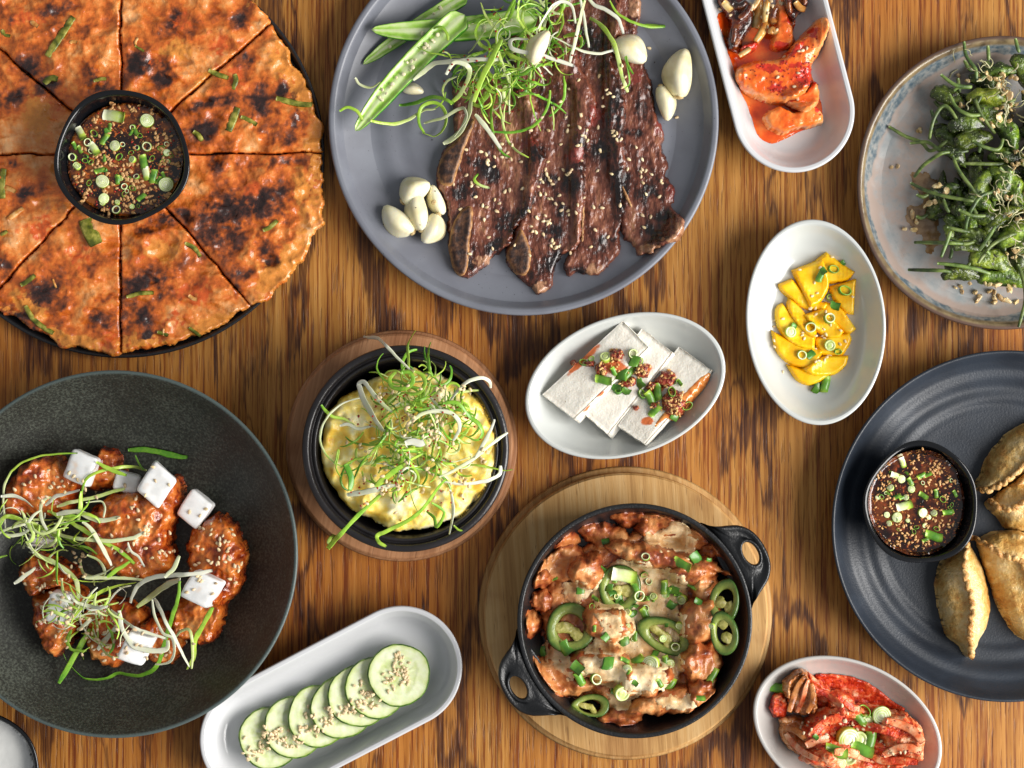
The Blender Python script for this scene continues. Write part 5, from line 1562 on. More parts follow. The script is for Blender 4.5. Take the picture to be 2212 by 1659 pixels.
# ------------------------------------------------------------------ steamed egg with scallions
def egg_z(px, py, s):
    return 15 * fbm(px / 62, py / 62, 101, 2) + 11 * ridge(px / 50, py / 50, 102, 2) + .5 * fbm(px / 14, py / 14, 103, 2)
def egg_attr(px, py, s, V):
    return {'tone': .35 * fbm(px / 40, py / 40, 104) + .3 * fbm(px / 14, py / 14, 105)}
o = slab(FE, 'steamed_egg', circle(884, 972, 187, 178, wob=.06, seed=4), M['egg'], T=26, step=3.5, edge=26, rag=6, ragp=44, dome=14, domew=150, attrs=egg_attr, zadd=egg_z, seed=6, smooth=3, base_z=156)
tag(o, 'fluffy yellow steamed egg filling the black pot', 'steamed egg')
LE = lambda k, w: k + ' scallion shred in the ' + w + ' of the egg'
GE = 'scallion shreds on the steamed egg'
for i in range(92):
    x, y = random.choice([(870, 700), (760, 620), (980, 780), (860, 560), (1040, 620), (700, 800), (900, 900), (1080, 880), (820, 420), (640, 880), (780, 1020), (1180, 640), (980, 480)])
    d = X('c7', [(x + random.gauss(0, 70), y + random.gauss(0, 65))])[0]
    t0 = random.choice([.2, .4, .5, .6, .6, .6, .65, .7, .8, .85]); t1 = min(1, t0 + random.uniform(0, .25))
    curl(FE, d[0], d[1], random.uniform(40, 110), random.uniform(0, 6.28), random.choice([-1, 1]) * random.uniform(.4, 4.2), random.uniform(1.8, 3.8), (t0, t1), LE, GE, lift=1.5)
bunch(FE, 100, [(870, 700), (760, 620), (980, 780), (860, 560), (1040, 620), (700, 800), (900, 900), (1080, 880), (780, 1020), (1180, 640), (980, 520), (840, 760)], 75, 'c7', 'finest green scallion threads through the heap on the egg', lw=(1.5, 3.2))
for pts, w, tone, lab in [
    ([(520, 100, 20), (570, 110, 24), (640, 120, 22), (700, 170, 20), (770, 240, 14), (860, 330, 4)], 7, (.0, .15), 'white scallion shred sticking out past the top of the pot'),
    ([(1380, 445, 12), (1370, 400, 16), (1320, 380, 16), (1250, 395, 14), (1180, 450, 8), (1120, 525)], 8, (.0, .2), 'white scallion hook over the upper right rim of the pot'),
    ([(1490, 735, 14), (1440, 770, 14), (1370, 820, 10), (1300, 880), (1180, 960), (1050, 1020)], 7, (.15, .3), 'pale scallion shred with an orange tip crossing the right rim'),
    ([(1405, 650, 12), (1370, 740, 10), (1320, 830), (1280, 900)], 7, (.0, .25), 'white scallion blade standing at the right of the egg'),
    ([(1445, 950, 12), (1440, 1000, 12), (1380, 1040, 10), (1290, 1060), (1180, 1070), (1060, 1045)], 9, (.02, .15), 'thick white scallion shred curling up at the lower right rim'),
    ([(700, 1480, 12), (650, 1450, 10), (640, 1410), (700, 1380), (820, 1320), (930, 1240), (1020, 1120), (1095, 1030)], 9, (.6, .8), 'long green scallion strip curling out at the bottom of the pot'),
    ([(290, 1520, 24), (270, 1490, 24), (300, 1450, 24), (335, 1460, 24), (300, 1510, 26), (360, 1440, 24), (430, 1370, 22), (520, 1270, 10), (600, 1200), (680, 1120)], 9, (.55, .8), 'long green scallion strip reaching past the lower left rim with a curled end'),
    ([(280, 555, 14), (310, 595, 12), (350, 630, 8), (430, 650), (490, 690)], 6, (.85, .5), 'green scallion tip over the left rim of the pot'),
    ([(540, 510), (430, 540), (340, 610, 4), (285, 700, 8), (275, 790, 8), (310, 870, 4), (370, 930), (470, 970)], 4.5, (.1, .65), 'long thin pale arc along the left edge of the egg'),
    ([(520, 420), (560, 520), (620, 620), (690, 720)], 13, (.0, .3), 'thick white scallion stalk folded at the upper left'),
    ([(520, 420), (560, 405), (600, 450), (660, 520), (750, 600)], 9, (.0, .35), 'white scallion stalk beside the folded one'),
    ([(400, 690), (450, 680), (520, 710), (610, 690)], 6, (.05, .2), 'white shred at the left of the egg'),
    ([(445, 1140), (560, 1120), (680, 1090), (780, 1070)], 12, (.1, .3), 'broad white scallion piece at the lower left'),
    ([(640, 1080), (720, 1010), (820, 940)], 12, (.65, .75), 'broad green scallion strip in the lower middle'),
    ([(860, 670), (950, 610), (1080, 590), (1170, 640), (1180, 720), (1140, 780)], 8, (.3, .1), 'pale scallion arch at the centre right of the heap'),
    ([(1080, 545), (1170, 540), (1240, 620), (1310, 680), (1330, 740), (1290, 780), (1200, 740)], 9, (.9, .8), 'dark green curl at the right of the heap'),
    ([(770, 340), (730, 390), (750, 440), (820, 450), (880, 410), (870, 350), (810, 345)], 9, (.75, .85), 'green ring-shaped curl at the top of the heap'),
    ([(890, 340), (940, 360), (960, 410), (930, 470), (860, 490)], 8, (.7, .8), 'second green curl at the top of the heap'),
    ([(920, 310), (940, 295), (965, 310), (950, 330)], 3.5, (.6, .7), 'tiny green loop at the very top of the egg'),
    ([(1100, 440), (1130, 410), (1175, 430), (1180, 480)], 5, (.7, .8), 'small green loop at the upper right of the heap'),
    ([(835, 800), (880, 790), (930, 800), (960, 790)], 15, (.02, .08), 'short thick white scallion piece in the middle'),
    ([(1115, 1110), (1135, 1200), (1130, 1300), (1110, 1400, 6)], 7, (.1, .2), 'pale shred hanging down at the lower right of the egg'),
    ([(960, 1250), (1010, 1290), (1030, 1350), (1080, 1250), (1000, 1190)], 6, (.85, .8), 'dark green shred at the bottom of the egg'),
    ([(1140, 1340), (1170, 1370), (1200, 1375)], 4, (.75, .85), 'tiny green tip at the bottom right of the egg'),
    ([(370, 940), (385, 880), (400, 850), (380, 960), (410, 1020)], 3.5, (.7, .7), 'thin green thread at the left of the egg'),
    ([(440, 940), (480, 1030), (470, 1110)], 13, (.95, 1), 'dark green leaf piece at the lower left of the egg')]:
    strand(FE, 'c7', pts, w * .56, tone, label=lab, lift=2)
sesame_stuff(FE, X('c7', np.vstack([clusters([(690, 475), (850, 700), (940, 690), (1030, 720), (1050, 660), (970, 980), (1210, 1050), (860, 660), (1360, 870), (1330, 900), (1220, 470), (780, 1070), (990, 760), (690, 1100), (1060, 470)], 6, 24, 41), scatter_in(circle(880, 860, 470), 50, seed=42)])), 'sesame seeds over the steamed egg')
stuff(FE, 'chili_flakes', FLK, X('c7', np.vstack([clusters([(1010, 780), (830, 640), (850, 930), (1140, 600), (1000, 540), (700, 1090), (1040, 920), (770, 520), (640, 600), (840, 1060), (520, 1150)], 6, 34, 43), scatter_in(circle(880, 860, 480), 46, seed=44)])), 'red chili flakes over the steamed egg', 'chili flakes', M['flake'])

# ------------------------------------------------------------------ skillet chicken
def ich_attr(px, py, s, V):
    f = fbm(px / 13, py / 13, 111, 4)
    return {'char': np.clip(.6 * np.clip(fbm(px / 36, py / 36, 112), 0, 1) + .5 * np.clip(f, 0, 1) + .5 * np.clip(1 - s / 9, 0, 1), 0, 1)}
def ich_z(px, py, s):
    return 7 * fbm(px / 36, py / 36, 113, 3) + 2.6 * ridge(px / 24, py / 24, 114, 2) + .5 * fbm(px / 8, py / 8, 115, 2)


o = slab(FI, 'chicken_bed', circle(1362, 1350, 190, 195, wob=.1, seed=3), M['iron_chicken'], T=30, step=4, edge=30, rag=14, ragp=26, bumps=((40, 9), (16, 4, 'r')), attrs=ich_attr, seed=9, smooth=3, base_z=58)
tag(o, 'brown chicken in sauce filling the bottom of the skillet', 'chicken')
o['kind'] = 'stuff'
CHK = [(500, 430, 75, 62, 0, 16, 'dark chicken chunk at the upper left wall of the skillet'), (720, 400, 115, 72, 10, 18, 'shaded chicken chunk at the top of the skillet'), (1020, 335, 150, 84, 5, 34, 'browned chicken chunk at the upper right wall of the skillet'),
       (1210, 410, 70, 70, 0, 22, 'chicken chunk tucked beside the upper right handle'), (1300, 500, 95, 66, -30, 34, 'pointed chicken chunk nearest the upper right handle'), (480, 560, 160, 78, -18, 26, 'long chicken chunk at the left of the skillet'), (360, 630, 66, 54, 0, 30, 'small tan chicken chunk by the left wall'),
       (620, 590, 95, 90, 0, 32, 'browned chicken chunk left of the top jalapeno'), (1040, 520, 330, 62, 12, 44, 'long chicken strip across the upper part of the skillet'), (1200, 610, 130, 66, 10, 40, 'chicken chunk right of the top jalapeno'), (1270, 690, 70, 100, 0, 32, 'translucent chicken piece beside the right jalapenos'),
       (300, 880, 66, 76, 10, 40, 'red browned chicken chunk leaning on the left rim'), (460, 1180, 165, 100, 22, 44, 'big tan chicken chunk at the lower left'), (1235, 860, 105, 130, 30, 40, 'tall orange chicken chunk at the right'), (1245, 1100, 110, 125, 0, 38, 'round chicken chunk at the lower right'),
       (1050, 1310, 190, 80, -8, 42, 'pale long chicken chunk at the bottom right'), (810, 1385, 130, 62, -6, 20, 'red browned chicken piece at the bottom of the skillet'), (720, 870, 130, 90, 20, 40, 'chicken chunk in the middle between two jalapenos'), (700, 1100, 160, 100, 0, 36, 'cheesy chicken chunk in the lower middle'), (930, 1180, 150, 90, -20, 40, 'chicken chunk right of the lower middle'),
       (860, 300, 90, 56, 0, 18, 'shaded chicken piece against the top wall of the skillet'), (370, 760, 60, 60, 0, 24, 'chicken piece by the left wall above the leaning chunk'), (1240, 1250, 80, 66, -20, 30, 'chicken piece at the lower right wall of the skillet')]
for i, (x, y, rx, ry, rot, T, lab) in enumerate(CHK):
    o = slab(FI, 'chicken_chunk', X('c4', circle(x, y, rx * 1.12, ry * 1.12, 18, .26, i + 3, rot)), M['iron_chicken'], T=T * 1.1, step=3.2, edge=24, rag=5, ragp=20, dome=T * .5, domew=30, attrs=ich_attr, zadd=ich_z, seed=i + 31, r=0, blur=5, sag=.55)
    tag(o, lab, 'chicken', 'chicken chunks in the skillet')
def ch_z(px, py, s):
    return 3 * fbm(px / 20, py / 20, 121, 3)
for i, (pts, lab) in enumerate([
    ([(640, 720), (720, 560), (860, 520), (1000, 560), (1130, 600), (1180, 700), (1120, 780), (1180, 900), (1120, 1000), (1150, 1120), (1060, 1230), (900, 1250), (840, 1350), (740, 1340), (720, 1230), (620, 1160), (560, 1060), (640, 1000), (690, 880), (650, 800)], 'large patch of melted cheese over the middle of the skillet chicken'),
    ([(930, 390), (1010, 370), (1100, 300), (1170, 300), (1200, 400), (1230, 470), (1160, 520), (1060, 500), (960, 460)], 'melted cheese on the upper right chicken chunk'),
    ([(370, 1010), (450, 1000), (560, 1080), (600, 1160), (520, 1180), (420, 1110)], 'melted cheese strip on the lower left chicken'),
    ([(980, 1290), (1080, 1250), (1200, 1270), (1180, 1330), (1060, 1340)], 'melted cheese on the bottom right chicken'),
    ([(480, 690), (560, 640), (640, 690), (600, 760), (500, 760)], 'browned cheese patch at the left of the skillet')]):
    o = slab(FI, 'melted_cheese', X('c4', np.array(pts, float)), M['cheese'], T=3.6, step=3.2, edge=8, rag=12, ragp=22, zadd=ch_z, seed=i + 60, r=0, blur=3)
    tag(o, lab, 'melted cheese')

def jal(x, y, rx, ry, rot, label, z_off=0, tilt=(0, 0)):
    seg = 40
    th = np.arange(seg) * 2 * math.pi / seg
    wb = 1 + .05 * np.cos(2 * th + x) + .03 * np.cos(3 * th + y)
    prof = [(1.0, -5, 0), (1.04, 0, 0), (1.01, 4.5, .08), (.95, 6, .3), (.86, 6, .5), (.72, 5, .62), (.62, 2.5, .7), (.56, -2, .6), (.6, -5, .45)]
    V, T = [], []
    for r, z, t in prof:
        for k in range(seg):
            V.append((r * rx * .3959 * math.cos(th[k]) * wb[k], r * ry * .3959 * math.sin(th[k]) * wb[k], z)); T.append(t)
    V = np.array(V)
    F = grid_faces(len(prof), seg, True, True)
    m = rotm(R(tilt[0]), R(tilt[1]), R(-rot))
    p = FI.l(X('c4', [(x, y)]))[0]
    z = FI.get(np.array([p[0]]), np.array([p[1]]), 3, 3)[0] + 4 + z_off
    off = np.array([p[0], p[1], z])
    o = empty(FI, 'jalapeno_slice', off)
    put(FI, 'rind', V @ m.T + off, F, M['jal'], {'tone': np.array(T)}, base=off, wide=True, parent=o)
    k = .3959
    P = []
    for q, a in enumerate(np.array([0.2, 2.5]) + x * .7):
        bv, bf = blob(rx * k * .44, ry * k * .27, 4.2, 16, 8, .32, 12, int(x) + q)
        bv = bv @ rotm(0, 0, a).T + np.array([rx * k * (.30 + .12 * q) * math.cos(a), ry * k * (.30 + .12 * q) * math.sin(a), .5 - 1.5 * q])
        put(FI, 'pith', bv @ m.T + off, bf, M['pith'], parent=o, hm=True, base=off)
    return tag(o, label, 'jalapeno slice', 'jalapeno slices in the skillet')
jal(1360, 745, 88, 118, 12, 'jalapeno slice leaning on the right wall of the skillet, nearest the handle', 26, (0, -28))
jal(1345, 905, 72, 122, -6, 'jalapeno slice at the right, below the one by the handle', 30, (0, -20))
jal(525, 905, 138, 128, 10, 'largest jalapeno slice, at the left of the skillet', 0, (-6, 4))
jal(795, 690, 118, 128, 0, 'jalapeno slice at the top middle partly under cheese', -2, (4, 0))
jal(1045, 945, 160, 92, 22, 'wide oval jalapeno slice right of the middle', 2, (12, 0))
jal(632, 1335, 112, 64, -4, 'jalapeno slice at the bottom left of the skillet', -3, (-14, 0))
GI = 'chopped scallions over the skillet chicken'
LI = lambda k, w: k + ' on the ' + w + ' of the skillet chicken'
for x, y, k, s, r in [(1130, 545, 'tube', 1.6, 25), (1210, 520, 'leaf', 1.7, 60), (820, 615, 'long', 1.7, 10), (880, 680, 'tube', 1.0, 60), (955, 650, 'hollow', .8, 0), (1040, 680, 'tube', 1.2, 90), (1100, 690, 'leaf', 1.5, 100), (1085, 780, 'leaf', 1.3, 30), (1140, 750, 'bright', 1.1, 0), (965, 735, 'tube', .8, 140), (900, 725, 'hollow', 1.2, 0), (790, 740, 'leaf', 1.3, 80),
                       (935, 830, 'tube', 1.3, 60), (715, 935, 'leaf', 1.2, 0), (820, 970, 'leaf', 1.6, 80), (880, 950, 'tube', .9, 90), (1030, 960, 'bright', .8, 0), (1100, 1005, 'hollow', 1.0, 0), (960, 1090, 'disc', 1.7, 0), (885, 1075, 'tube', 1.4, 0), (1070, 1095, 'bright', 1.0, 0), (830, 1110, 'disc', .9, 0), (725, 1080, 'leaf', 1.7, 100), (660, 1170, 'hollow', 1.2, 0), (570, 1165, 'tube', 1.4, 60), (800, 1240, 'bright', 1.7, 0),
                       (1070, 1210, 'tube', 1.3, 120), (1300, 1155, 'tube', 1.3, 0), (990, 1050, 'leaf', 1.0, 0), (580, 690, 'leaf', 1.3, 90), (720, 430, 'leaf', 1.0, 0), (500, 1010, 'leaf', 1.8, 0), (370, 1050, 'leaf', 1.5, 80), (1190, 670, 'tube', .8, 30), (870, 1185, 'leaf', .8, 0), (640, 780, 'dark', .8, 0), (560, 1105, 'leaf', 1.6, 40), (1220, 750, 'leaf', 1.0, 30), (700, 580, 'leaf', .9, 30), (930, 610, 'dark', .8, 0)]:
    ring(FI, 'c4', x, y, k, s, LI, GI, r or None, tilt=.4, lift=1.5)
for i in range(34):
    ring(FI, 'c4', 860 + max(-420, min(420, random.gauss(0, 200))), 870 + max(-400, min(400, random.gauss(0, 210))), random.choice(['tube', 'bright', 'hollow', 'leaf', 'leaf', 'tube', 'dark']), random.uniform(.5, 1.1), LI, GI, None, tilt=.6, lift=1.5)
# ------------------------------------------------------------------ tofu
def tofu(c, quad, th, zs, label, stain):
    """Slab of tofu: quad = four top corners (upper left, upper right, lower right, lower left), zs their heights."""
    q = FT2.l(X(c, quad))
    n = 26
    V, at = [], []
    u = np.linspace(0, 1, n)
    def top(a, b):
        w = np.array([(1 - a) * (1 - b), a * (1 - b), a * b, (1 - a) * b])
        return w @ np.c_[q, zs]
    T = np.array([[top(a, b) for b in u] for a in u])
    rnd = np.array([[min(a, 1 - a, b, 1 - b) for b in u] for a in u])
    T[:, :, 2] -= 3.0 * np.exp(-rnd * 26)
    T[:, :, :2] += .9 * np.stack([fbm(T[:, :, 0] / 14, T[:, :, 1] / 14, 3), fbm(T[:, :, 0] / 14, T[:, :, 1] / 14, 6)], -1)
    T[:, :, 2] += 1.0 * fbm(T[:, :, 0] / 16, T[:, :, 1] / 16, 9)
    V = list(T.reshape(-1, 3))
    F = grid_faces(n, n)
    # skirt
    idx = [(i, 0) for i in range(n)] + [(n - 1, j) for j in range(1, n)] + [(i, n - 1) for i in range(n - 2, -1, -1)] + [(0, j) for j in range(n - 2, 0, -1)]
    cen = q.mean(0)
    prev = [i * n + j for i, j in idx]
    for lv in (.12, .5, .9, 1.0):
        cur = []
        for (i, j) in idx:
            p = T[i, j].copy()
            d = p[:2] - cen
            p[:2] += d / np.linalg.norm(d) * (1.2 if lv < 1 else -2) + .8 * np.array([fbm(np.array([p[0] / 9]), np.array([lv * 3]), 4)[0]] * 2)
            p[2] -= th * lv
            p[:2] += np.array([.42, -.34]) * th * lv
            cur.append(len(V)); V.append(p)
        m = len(idx)
        for k in range(m):
            F.append((prev[k], cur[k], cur[(k + 1) % m], prev[(k + 1) % m]))
        prev = cur
    F.append(tuple(prev))
    V = np.array(V)
    st = gauss(V[:, 0] + FT2.cx, FT2.cy - V[:, 1], [tuple(np.r_[X('ct', [(s[0], s[1])])[0], s[2] * .2344, s[3] * .2344, s[4]]) for s in stain])
    o = put(FT2, 'tofu_slab', V, F, M['tofu'], {'stain': st}, wide=True)
    return tag(o, label, 'tofu', 'tofu slabs in the oval dish')


ST = [(760, 500, 150, 50, -40), (640, 620, 140, 40, -45), (1000, 640, 170, 90, 10), (1290, 1130, 70, 50, 0), (1400, 820, 130, 60, -40), (1560, 960, 120, 120, 0), (1190, 1010, 40, 30, 0), (740, 1010, 60, 16, -40), (1290, 640, 60, 60, 0), (860, 880, 60, 16, -40)]
tofu('ct', [(1590, 445), (1880, 660), (1268, 1340), (1020, 1170)], 13, [46, 68, 80, 62], 'lowest tofu slab, at the right end under the seasoning', ST)
tofu('ct', [(1245, 275), (1525, 500), (930, 1250), (690, 1040)], 30, [56, 64, 64, 58], 'middle tofu slab lying between the other two', ST)
tofu('ct', [(1065, 208), (1300, 450), (620, 1105), (330, 885)], 32, [64, 78, 78, 60], 'topmost tofu slab, at the left end', ST)
o = slab(FT2, 'soy_sauce', X('ct', np.array([(1870, 690), (1840, 800), (1760, 900), (1640, 1050), (1560, 1130), (1460, 1110), (1360, 1200), (1330, 1230), (1400, 1100), (1600, 900), (1780, 720)], float)), M['soy_pool'], T=.8, step=3.0, edge=5, seed=2, r=0, blur=1)
tag(o, 'thin orange soy sauce pooled along the lower right tofu', 'sauce')
for i, (x, y, rx, ry, rot, lab) in enumerate([(870, 650, 62, 70, 0, 'clump of red seasoning paste at the left on the top tofu slab'), (1010, 520, 62, 64, 0, 'rounded sesame paste clump highest on the tofu'), (1250, 670, 66, 76, 10, 'clump of seasoning on the middle tofu slab'), (1120, 770, 80, 50, -20, 'low clump of sesame paste in the middle of the tofu'),
                                              (1470, 740, 90, 80, -30, 'seasoning clump where the right tofu slabs meet'), (1330, 810, 60, 36, -40, 'small streak of seasoning left of the right clump'), (1530, 950, 110, 110, 0, 'largest sesame seasoning clump at the right end of the tofu'), (760, 600, 50, 34, 0, 'dark seasoning bit at the left of the tofu'), (620, 590, 34, 24, 0, 'seasoning crumb at the left edge of the top tofu slab'),
                                              (1580, 1050, 60, 44, 0, 'seasoning clump falling off the right tofu slab'), (1190, 1005, 30, 22, 0, 'small lone seasoning crumb on the lower tofu'), (1360, 985, 44, 34, 0, 'seasoning crumb beside the lowest scallion on the tofu')]):
    o = slab(FT2, 'seasoning_paste', X('ct', circle(x, y, rx, ry, 16, .3, i, rot)), M['paste'], T=9, step=2.6, edge=9, rag=3, ragp=7, dome=5, domew=16, bumps=((8, 3),), seed=i + 3, r=0, blur=2)
    tag(o, lab, 'seasoning', 'seasoning clumps on the tofu')
sesame_stuff(FT2, X('ct', np.vstack([clusters([(870, 640), (1000, 500), (1010, 600), (1250, 650), (1480, 720), (1500, 960), (1550, 920), (1540, 1020), (1150, 760), (880, 690), (1200, 690)], 8, 34, 51), clusters([(1580, 1060), (1360, 980), (1070, 790), (1330, 830)], 4, 30, 52)])), 'sesame seeds in the seasoning on the tofu', M['sesame_gold'], sc=(.6, .85))
GTF = 'chopped scallions on the tofu'
LTF = lambda k, w: k + ' in the ' + w + ' of the tofu topping'
for x, y, k, s, r in [(905, 545, 'bright', 1.6, 0), (705, 590, 'dark', 1.3, 0), (775, 555, 'dark', 1.0, 0), (980, 670, 'tube', 1.2, 60), (890, 750, 'tube', 2.0, 10), (1000, 820, 'leaf', 2.2, 20), (1110, 690, 'tube', 2.2, 120), (1060, 700, 'leaf', 2.3, 110), (1170, 580, 'leaf', 2.1, 110), (1155, 510, 'hollow', 1.4, 0), (1225, 575, 'hollow', 1.1, 0), (1230, 780, 'leaf', 1.8, 60), (1100, 850, 'leaf', 1.6, 0),
                       (1390, 860, 'tube', 2.0, 80), (1320, 920, 'tube', 2.0, 60), (1240, 880, 'dark', 1.5, 0), (1510, 860, 'dark', 1.6, 0), (1590, 775, 'tube', .9, 50), (1540, 770, 'dark', .9, 0), (1360, 1030, 'tube', 1.7, 130), (1655, 985, 'dark', 1.7, 0), (1540, 1090, 'leaf', 1.5, 30), (1030, 850, 'dark', 1.3, 0)]:
    ring(FT2, 'ct', x, y, k, s * .72, LTF, GTF, r or None, tilt=.5, lift=2.5)

# ------------------------------------------------------------------ yellow radish
def yel(pts, T, label, sd):
    def at(px, py, s, V):
        return {'tone': .5 * fbm(px / 30, py / 30, sd) + .5 * np.clip(1 - s / 7, 0, 1)}
    pts = np.array(pts, float); pts = pts.mean(0) + (pts - pts.mean(0)) * 1.14
    o = slab(FY, 'radish_slice', X('cr', pts), M['yellow'], T=T, step=2.8, edge=9, attrs=at, seed=sd, smooth=4, r=0, blur=7, sag=.75, bumps=((30, 1.2),), under=True)
    return tag(o, label, 'pickled radish', 'yellow radish slices')
def sharp(pts):
    """Double the straight corners so the spline keeps them."""
    P = np.array(pts, float); out = []
    for i in range(len(P)):
        a, b, c = P[i - 1], P[i], P[(i + 1) % len(P)]
        u, v = (b - a) / np.linalg.norm(b - a), (c - b) / np.linalg.norm(c - b)
        if u @ v < .55: out += [b - u * 6, b - u * 1, b + v * 1, b + v * 6]
        else: out.append(b)
    return np.array(out)
for i, (pts, T, lab) in enumerate([
    ([(440, 1160), (560, 1190), (740, 1230), (660, 1285), (585, 1303), (505, 1265)], 12, 'lowest yellow radish slice with a rounded bottom edge'),
    ([(720, 335), (905, 470), (870, 520), (800, 540), (720, 548), (640, 400)], 12, 'top right yellow radish slice with scallion rings'),
    ([(640, 960), (880, 925), (895, 980), (860, 1050), (820, 1085), (680, 1080)], 12, 'yellow radish slice at the lower right'),
    ([(335, 915), (400, 950), (530, 1010), (685, 1050), (650, 1130), (600, 1182), (470, 1150), (390, 1090), (350, 1010)], 13, 'long yellow radish slice at the lower left'),
    ([(555, 1190), (700, 1105), (872, 1098), (850, 1170), (780, 1225), (700, 1240), (620, 1232)], 13, 'half-moon yellow radish slice at the bottom right'),
    ([(750, 585), (928, 535), (922, 770), (860, 760), (800, 700)], 13, 'triangular yellow radish slice at the right edge'),
    ([(365, 760), (410, 715), (500, 820), (632, 925), (622, 1032), (530, 1020), (430, 960), (370, 860)], 13, 'yellow radish slice at the left middle'),
    ([(720, 700), (830, 745), (932, 885), (890, 922), (840, 905), (700, 800)], 13, 'yellow radish strip right of the middle'),
    ([(450, 670), (500, 700), (570, 780), (640, 870), (632, 955), (560, 920), (480, 830), (440, 750)], 13, 'yellow radish slice just left of the middle'),
    ([(385, 570), (480, 528), (600, 660), (720, 690), (690, 748), (570, 735), (460, 665), (400, 610)], 13, 'yellow radish slice at the upper left with a rounded side'),
    ([(562, 795), (700, 745), (840, 905), (800, 948), (720, 945), (640, 890)], 14, 'yellow radish slice in the middle with a scallion ring'),
    ([(478, 465), (680, 388), (715, 480), (728, 580), (680, 670), (596, 718)], 15, 'topmost fan-shaped yellow radish slice')]):
    yel(sharp(pts), T * 1.35, lab, i + 70)
GY_ = 'chopped scallions on the yellow radish'
for x, y, k, s, r, lab in [(765, 450, 'dark', 1.6, 0, 'dark scallion ring on the top right yellow radish slice'), (670, 500, 'tube', 1.5, 110, 'bright scallion piece on the fan-shaped yellow radish'), (690, 465, 'leaf', 1.2, 60, 'dark leaf bit beside the bright scallion on the fan-shaped radish'), (850, 610, 'dark', 1.9, 0, 'large dark scallion ring on the triangular radish slice'),
                           (770, 660, 'dark', 1.6, 0, 'scallion ring left of the triangular radish slice'), (785, 720, 'leaf', 1.6, 20, 'crumpled scallion bit below two rings on the radish'), (735, 815, 'hollow', 1.6, 0, 'open scallion ring right of the middle of the radish'), (600, 880, 'hollow', 1.6, 0, 'oval scallion ring in the middle of the radish'), (450, 915, 'bright', 1.6, 0, 'pale green scallion disc at the left of the radish'),
                           (480, 870, 'leaf', 1.0, 40, 'small dark leaf bit by the pale green disc'), (745, 1015, 'bright', 1.6, 0, 'pale green scallion piece at the lower right radish slice'), (805, 1062, 'dark', 1.1, 0, 'small dark scallion ring below the pale piece at lower right'), (535, 1085, 'hollow', 1.4, 0, 'open scallion ring at the lower left radish slice'), (600, 1085, 'leaf', 1.5, 140, 'dark double leaf bit by the open ring at lower left'),
                           (715, 1305, 'tube', 1.9, 100, 'dark green scallion piece lying on the dish below the radish'), (650, 1330, 'leaf', 1.9, 0, 'dark crumpled scallion lying on the dish at the bottom of the radish'), (840, 405, 'leaf', .9, 60, 'dark scallion scrap above the top right radish slice')]:
    ring(FY, 'cr', x, y, k, s * .76, lab, GY_, r or None, tilt=.3, lift=3)
sesame_stuff(FY, X('cr', np.array([(520, 455), (630, 550), (650, 628), (612, 650), (600, 738), (640, 740), (665, 440), (760, 360), (640, 785), (710, 765), (745, 660), (750, 865), (700, 895), (820, 905), (715, 935), (690, 945), (705, 960), (640, 945), (540, 940), (555, 965), (545, 920), (340, 830), (335, 875), (330, 980), (335, 1025), (395, 818), (640, 1040), (820, 1005), (860, 985), (735, 1095), (720, 1105), (750, 1090), (640, 1135), (705, 1125), (660, 1130), (910, 655), (400, 1215), (600, 745)], float)), 'sesame seeds over the yellow radish', sc=(.75, .95))

# ------------------------------------------------------------------ radish kimchi in the top right dish
def kz(px, py, s):
    return 3 * fbm(px / 26, py / 26, 131, 3) + 1.2 * fbm(px / 8, py / 8, 132, 3)
def kat(spots, sd, base=0.0):
    def f(px, py, s, V):
        wx = px + 5 * fbm(px / 12, py / 12, sd); wy = py + 5 * fbm(px / 12, py / 12, sd + 1)
        g = gauss(wx, wy, [tuple(np.r_[X('c6', [(q[0], q[1])])[0], q[2] * .243, q[3] * .243, q[4]]) for q in spots]) if spots else np.zeros(len(px))
        return {'red': np.clip(g + .15 * fbm(px / 10, py / 10, sd), 0, 1), 'tone': .04 + base + .45 * np.clip(1 - s / 16, 0, 1) + .35 * fbm(px / 30, py / 30, sd + 3)}
    return f
o = slab(FK, 'kimchi_liquid', X('c6', np.array([(320, 110), (600, 60), (1000, 120), (1010, 300), (1150, 600), (1255, 900), (1250, 1080), (1060, 1150), (940, 1210), (830, 1258), (720, 1225), (660, 1120), (600, 940), (520, 780), (460, 600), (380, 360)], float)), M['kim_pool'], T=3.5, step=3.5, edge=8, rag=2, seed=3, base_z=11.5)
tag(o, 'orange kimchi liquid pooled in the white oblong dish', 'kimchi liquid')
LK = 'kimchi in the upper white oblong dish'
def kim(pts, m, T, label, sd, spots=(), base=0.0, dome=6, name='radish_kimchi', cat_='kimchi', edge=10, rag=2):
    o = slab(FK, name, X('c6', np.array(pts, float)), M[m], T=T, step=3, edge=edge, rag=rag, ragp=12, dome=dome, domew=40, attrs=kat(list(spots), sd, base), zadd=kz, seed=sd, r=1, blur=5)
    return tag(o, label, cat_, LK)
kim([(850, -40), (940, -20), (960, 120), (1000, 270), (985, 400), (870, 440), (780, 400), (820, 250)], 'kim_radish', 26, 'upright orange radish kimchi piece behind the boomerang piece', 131, [(880, 400, 90, 50, 0), (960, 180, 60, 40, 0)], -.1)
kim([(310, -20), (420, -40), (560, -40), (640, 60), (640, 200), (560, 330), (520, 440), (420, 430), (400, 300), (420, 180)], 'kim_dark', 24, 'dark glossy kimchi greens at the upper left of the dish', 132, name='kimchi_greens')
kim([(900, -40), (1100, -40), (1110, 60), (1050, 110), (1000, 180), (930, 120)], 'kim_dark', 26, 'dark kimchi leaf at the upper right cut by the frame', 133, name='kimchi_greens')
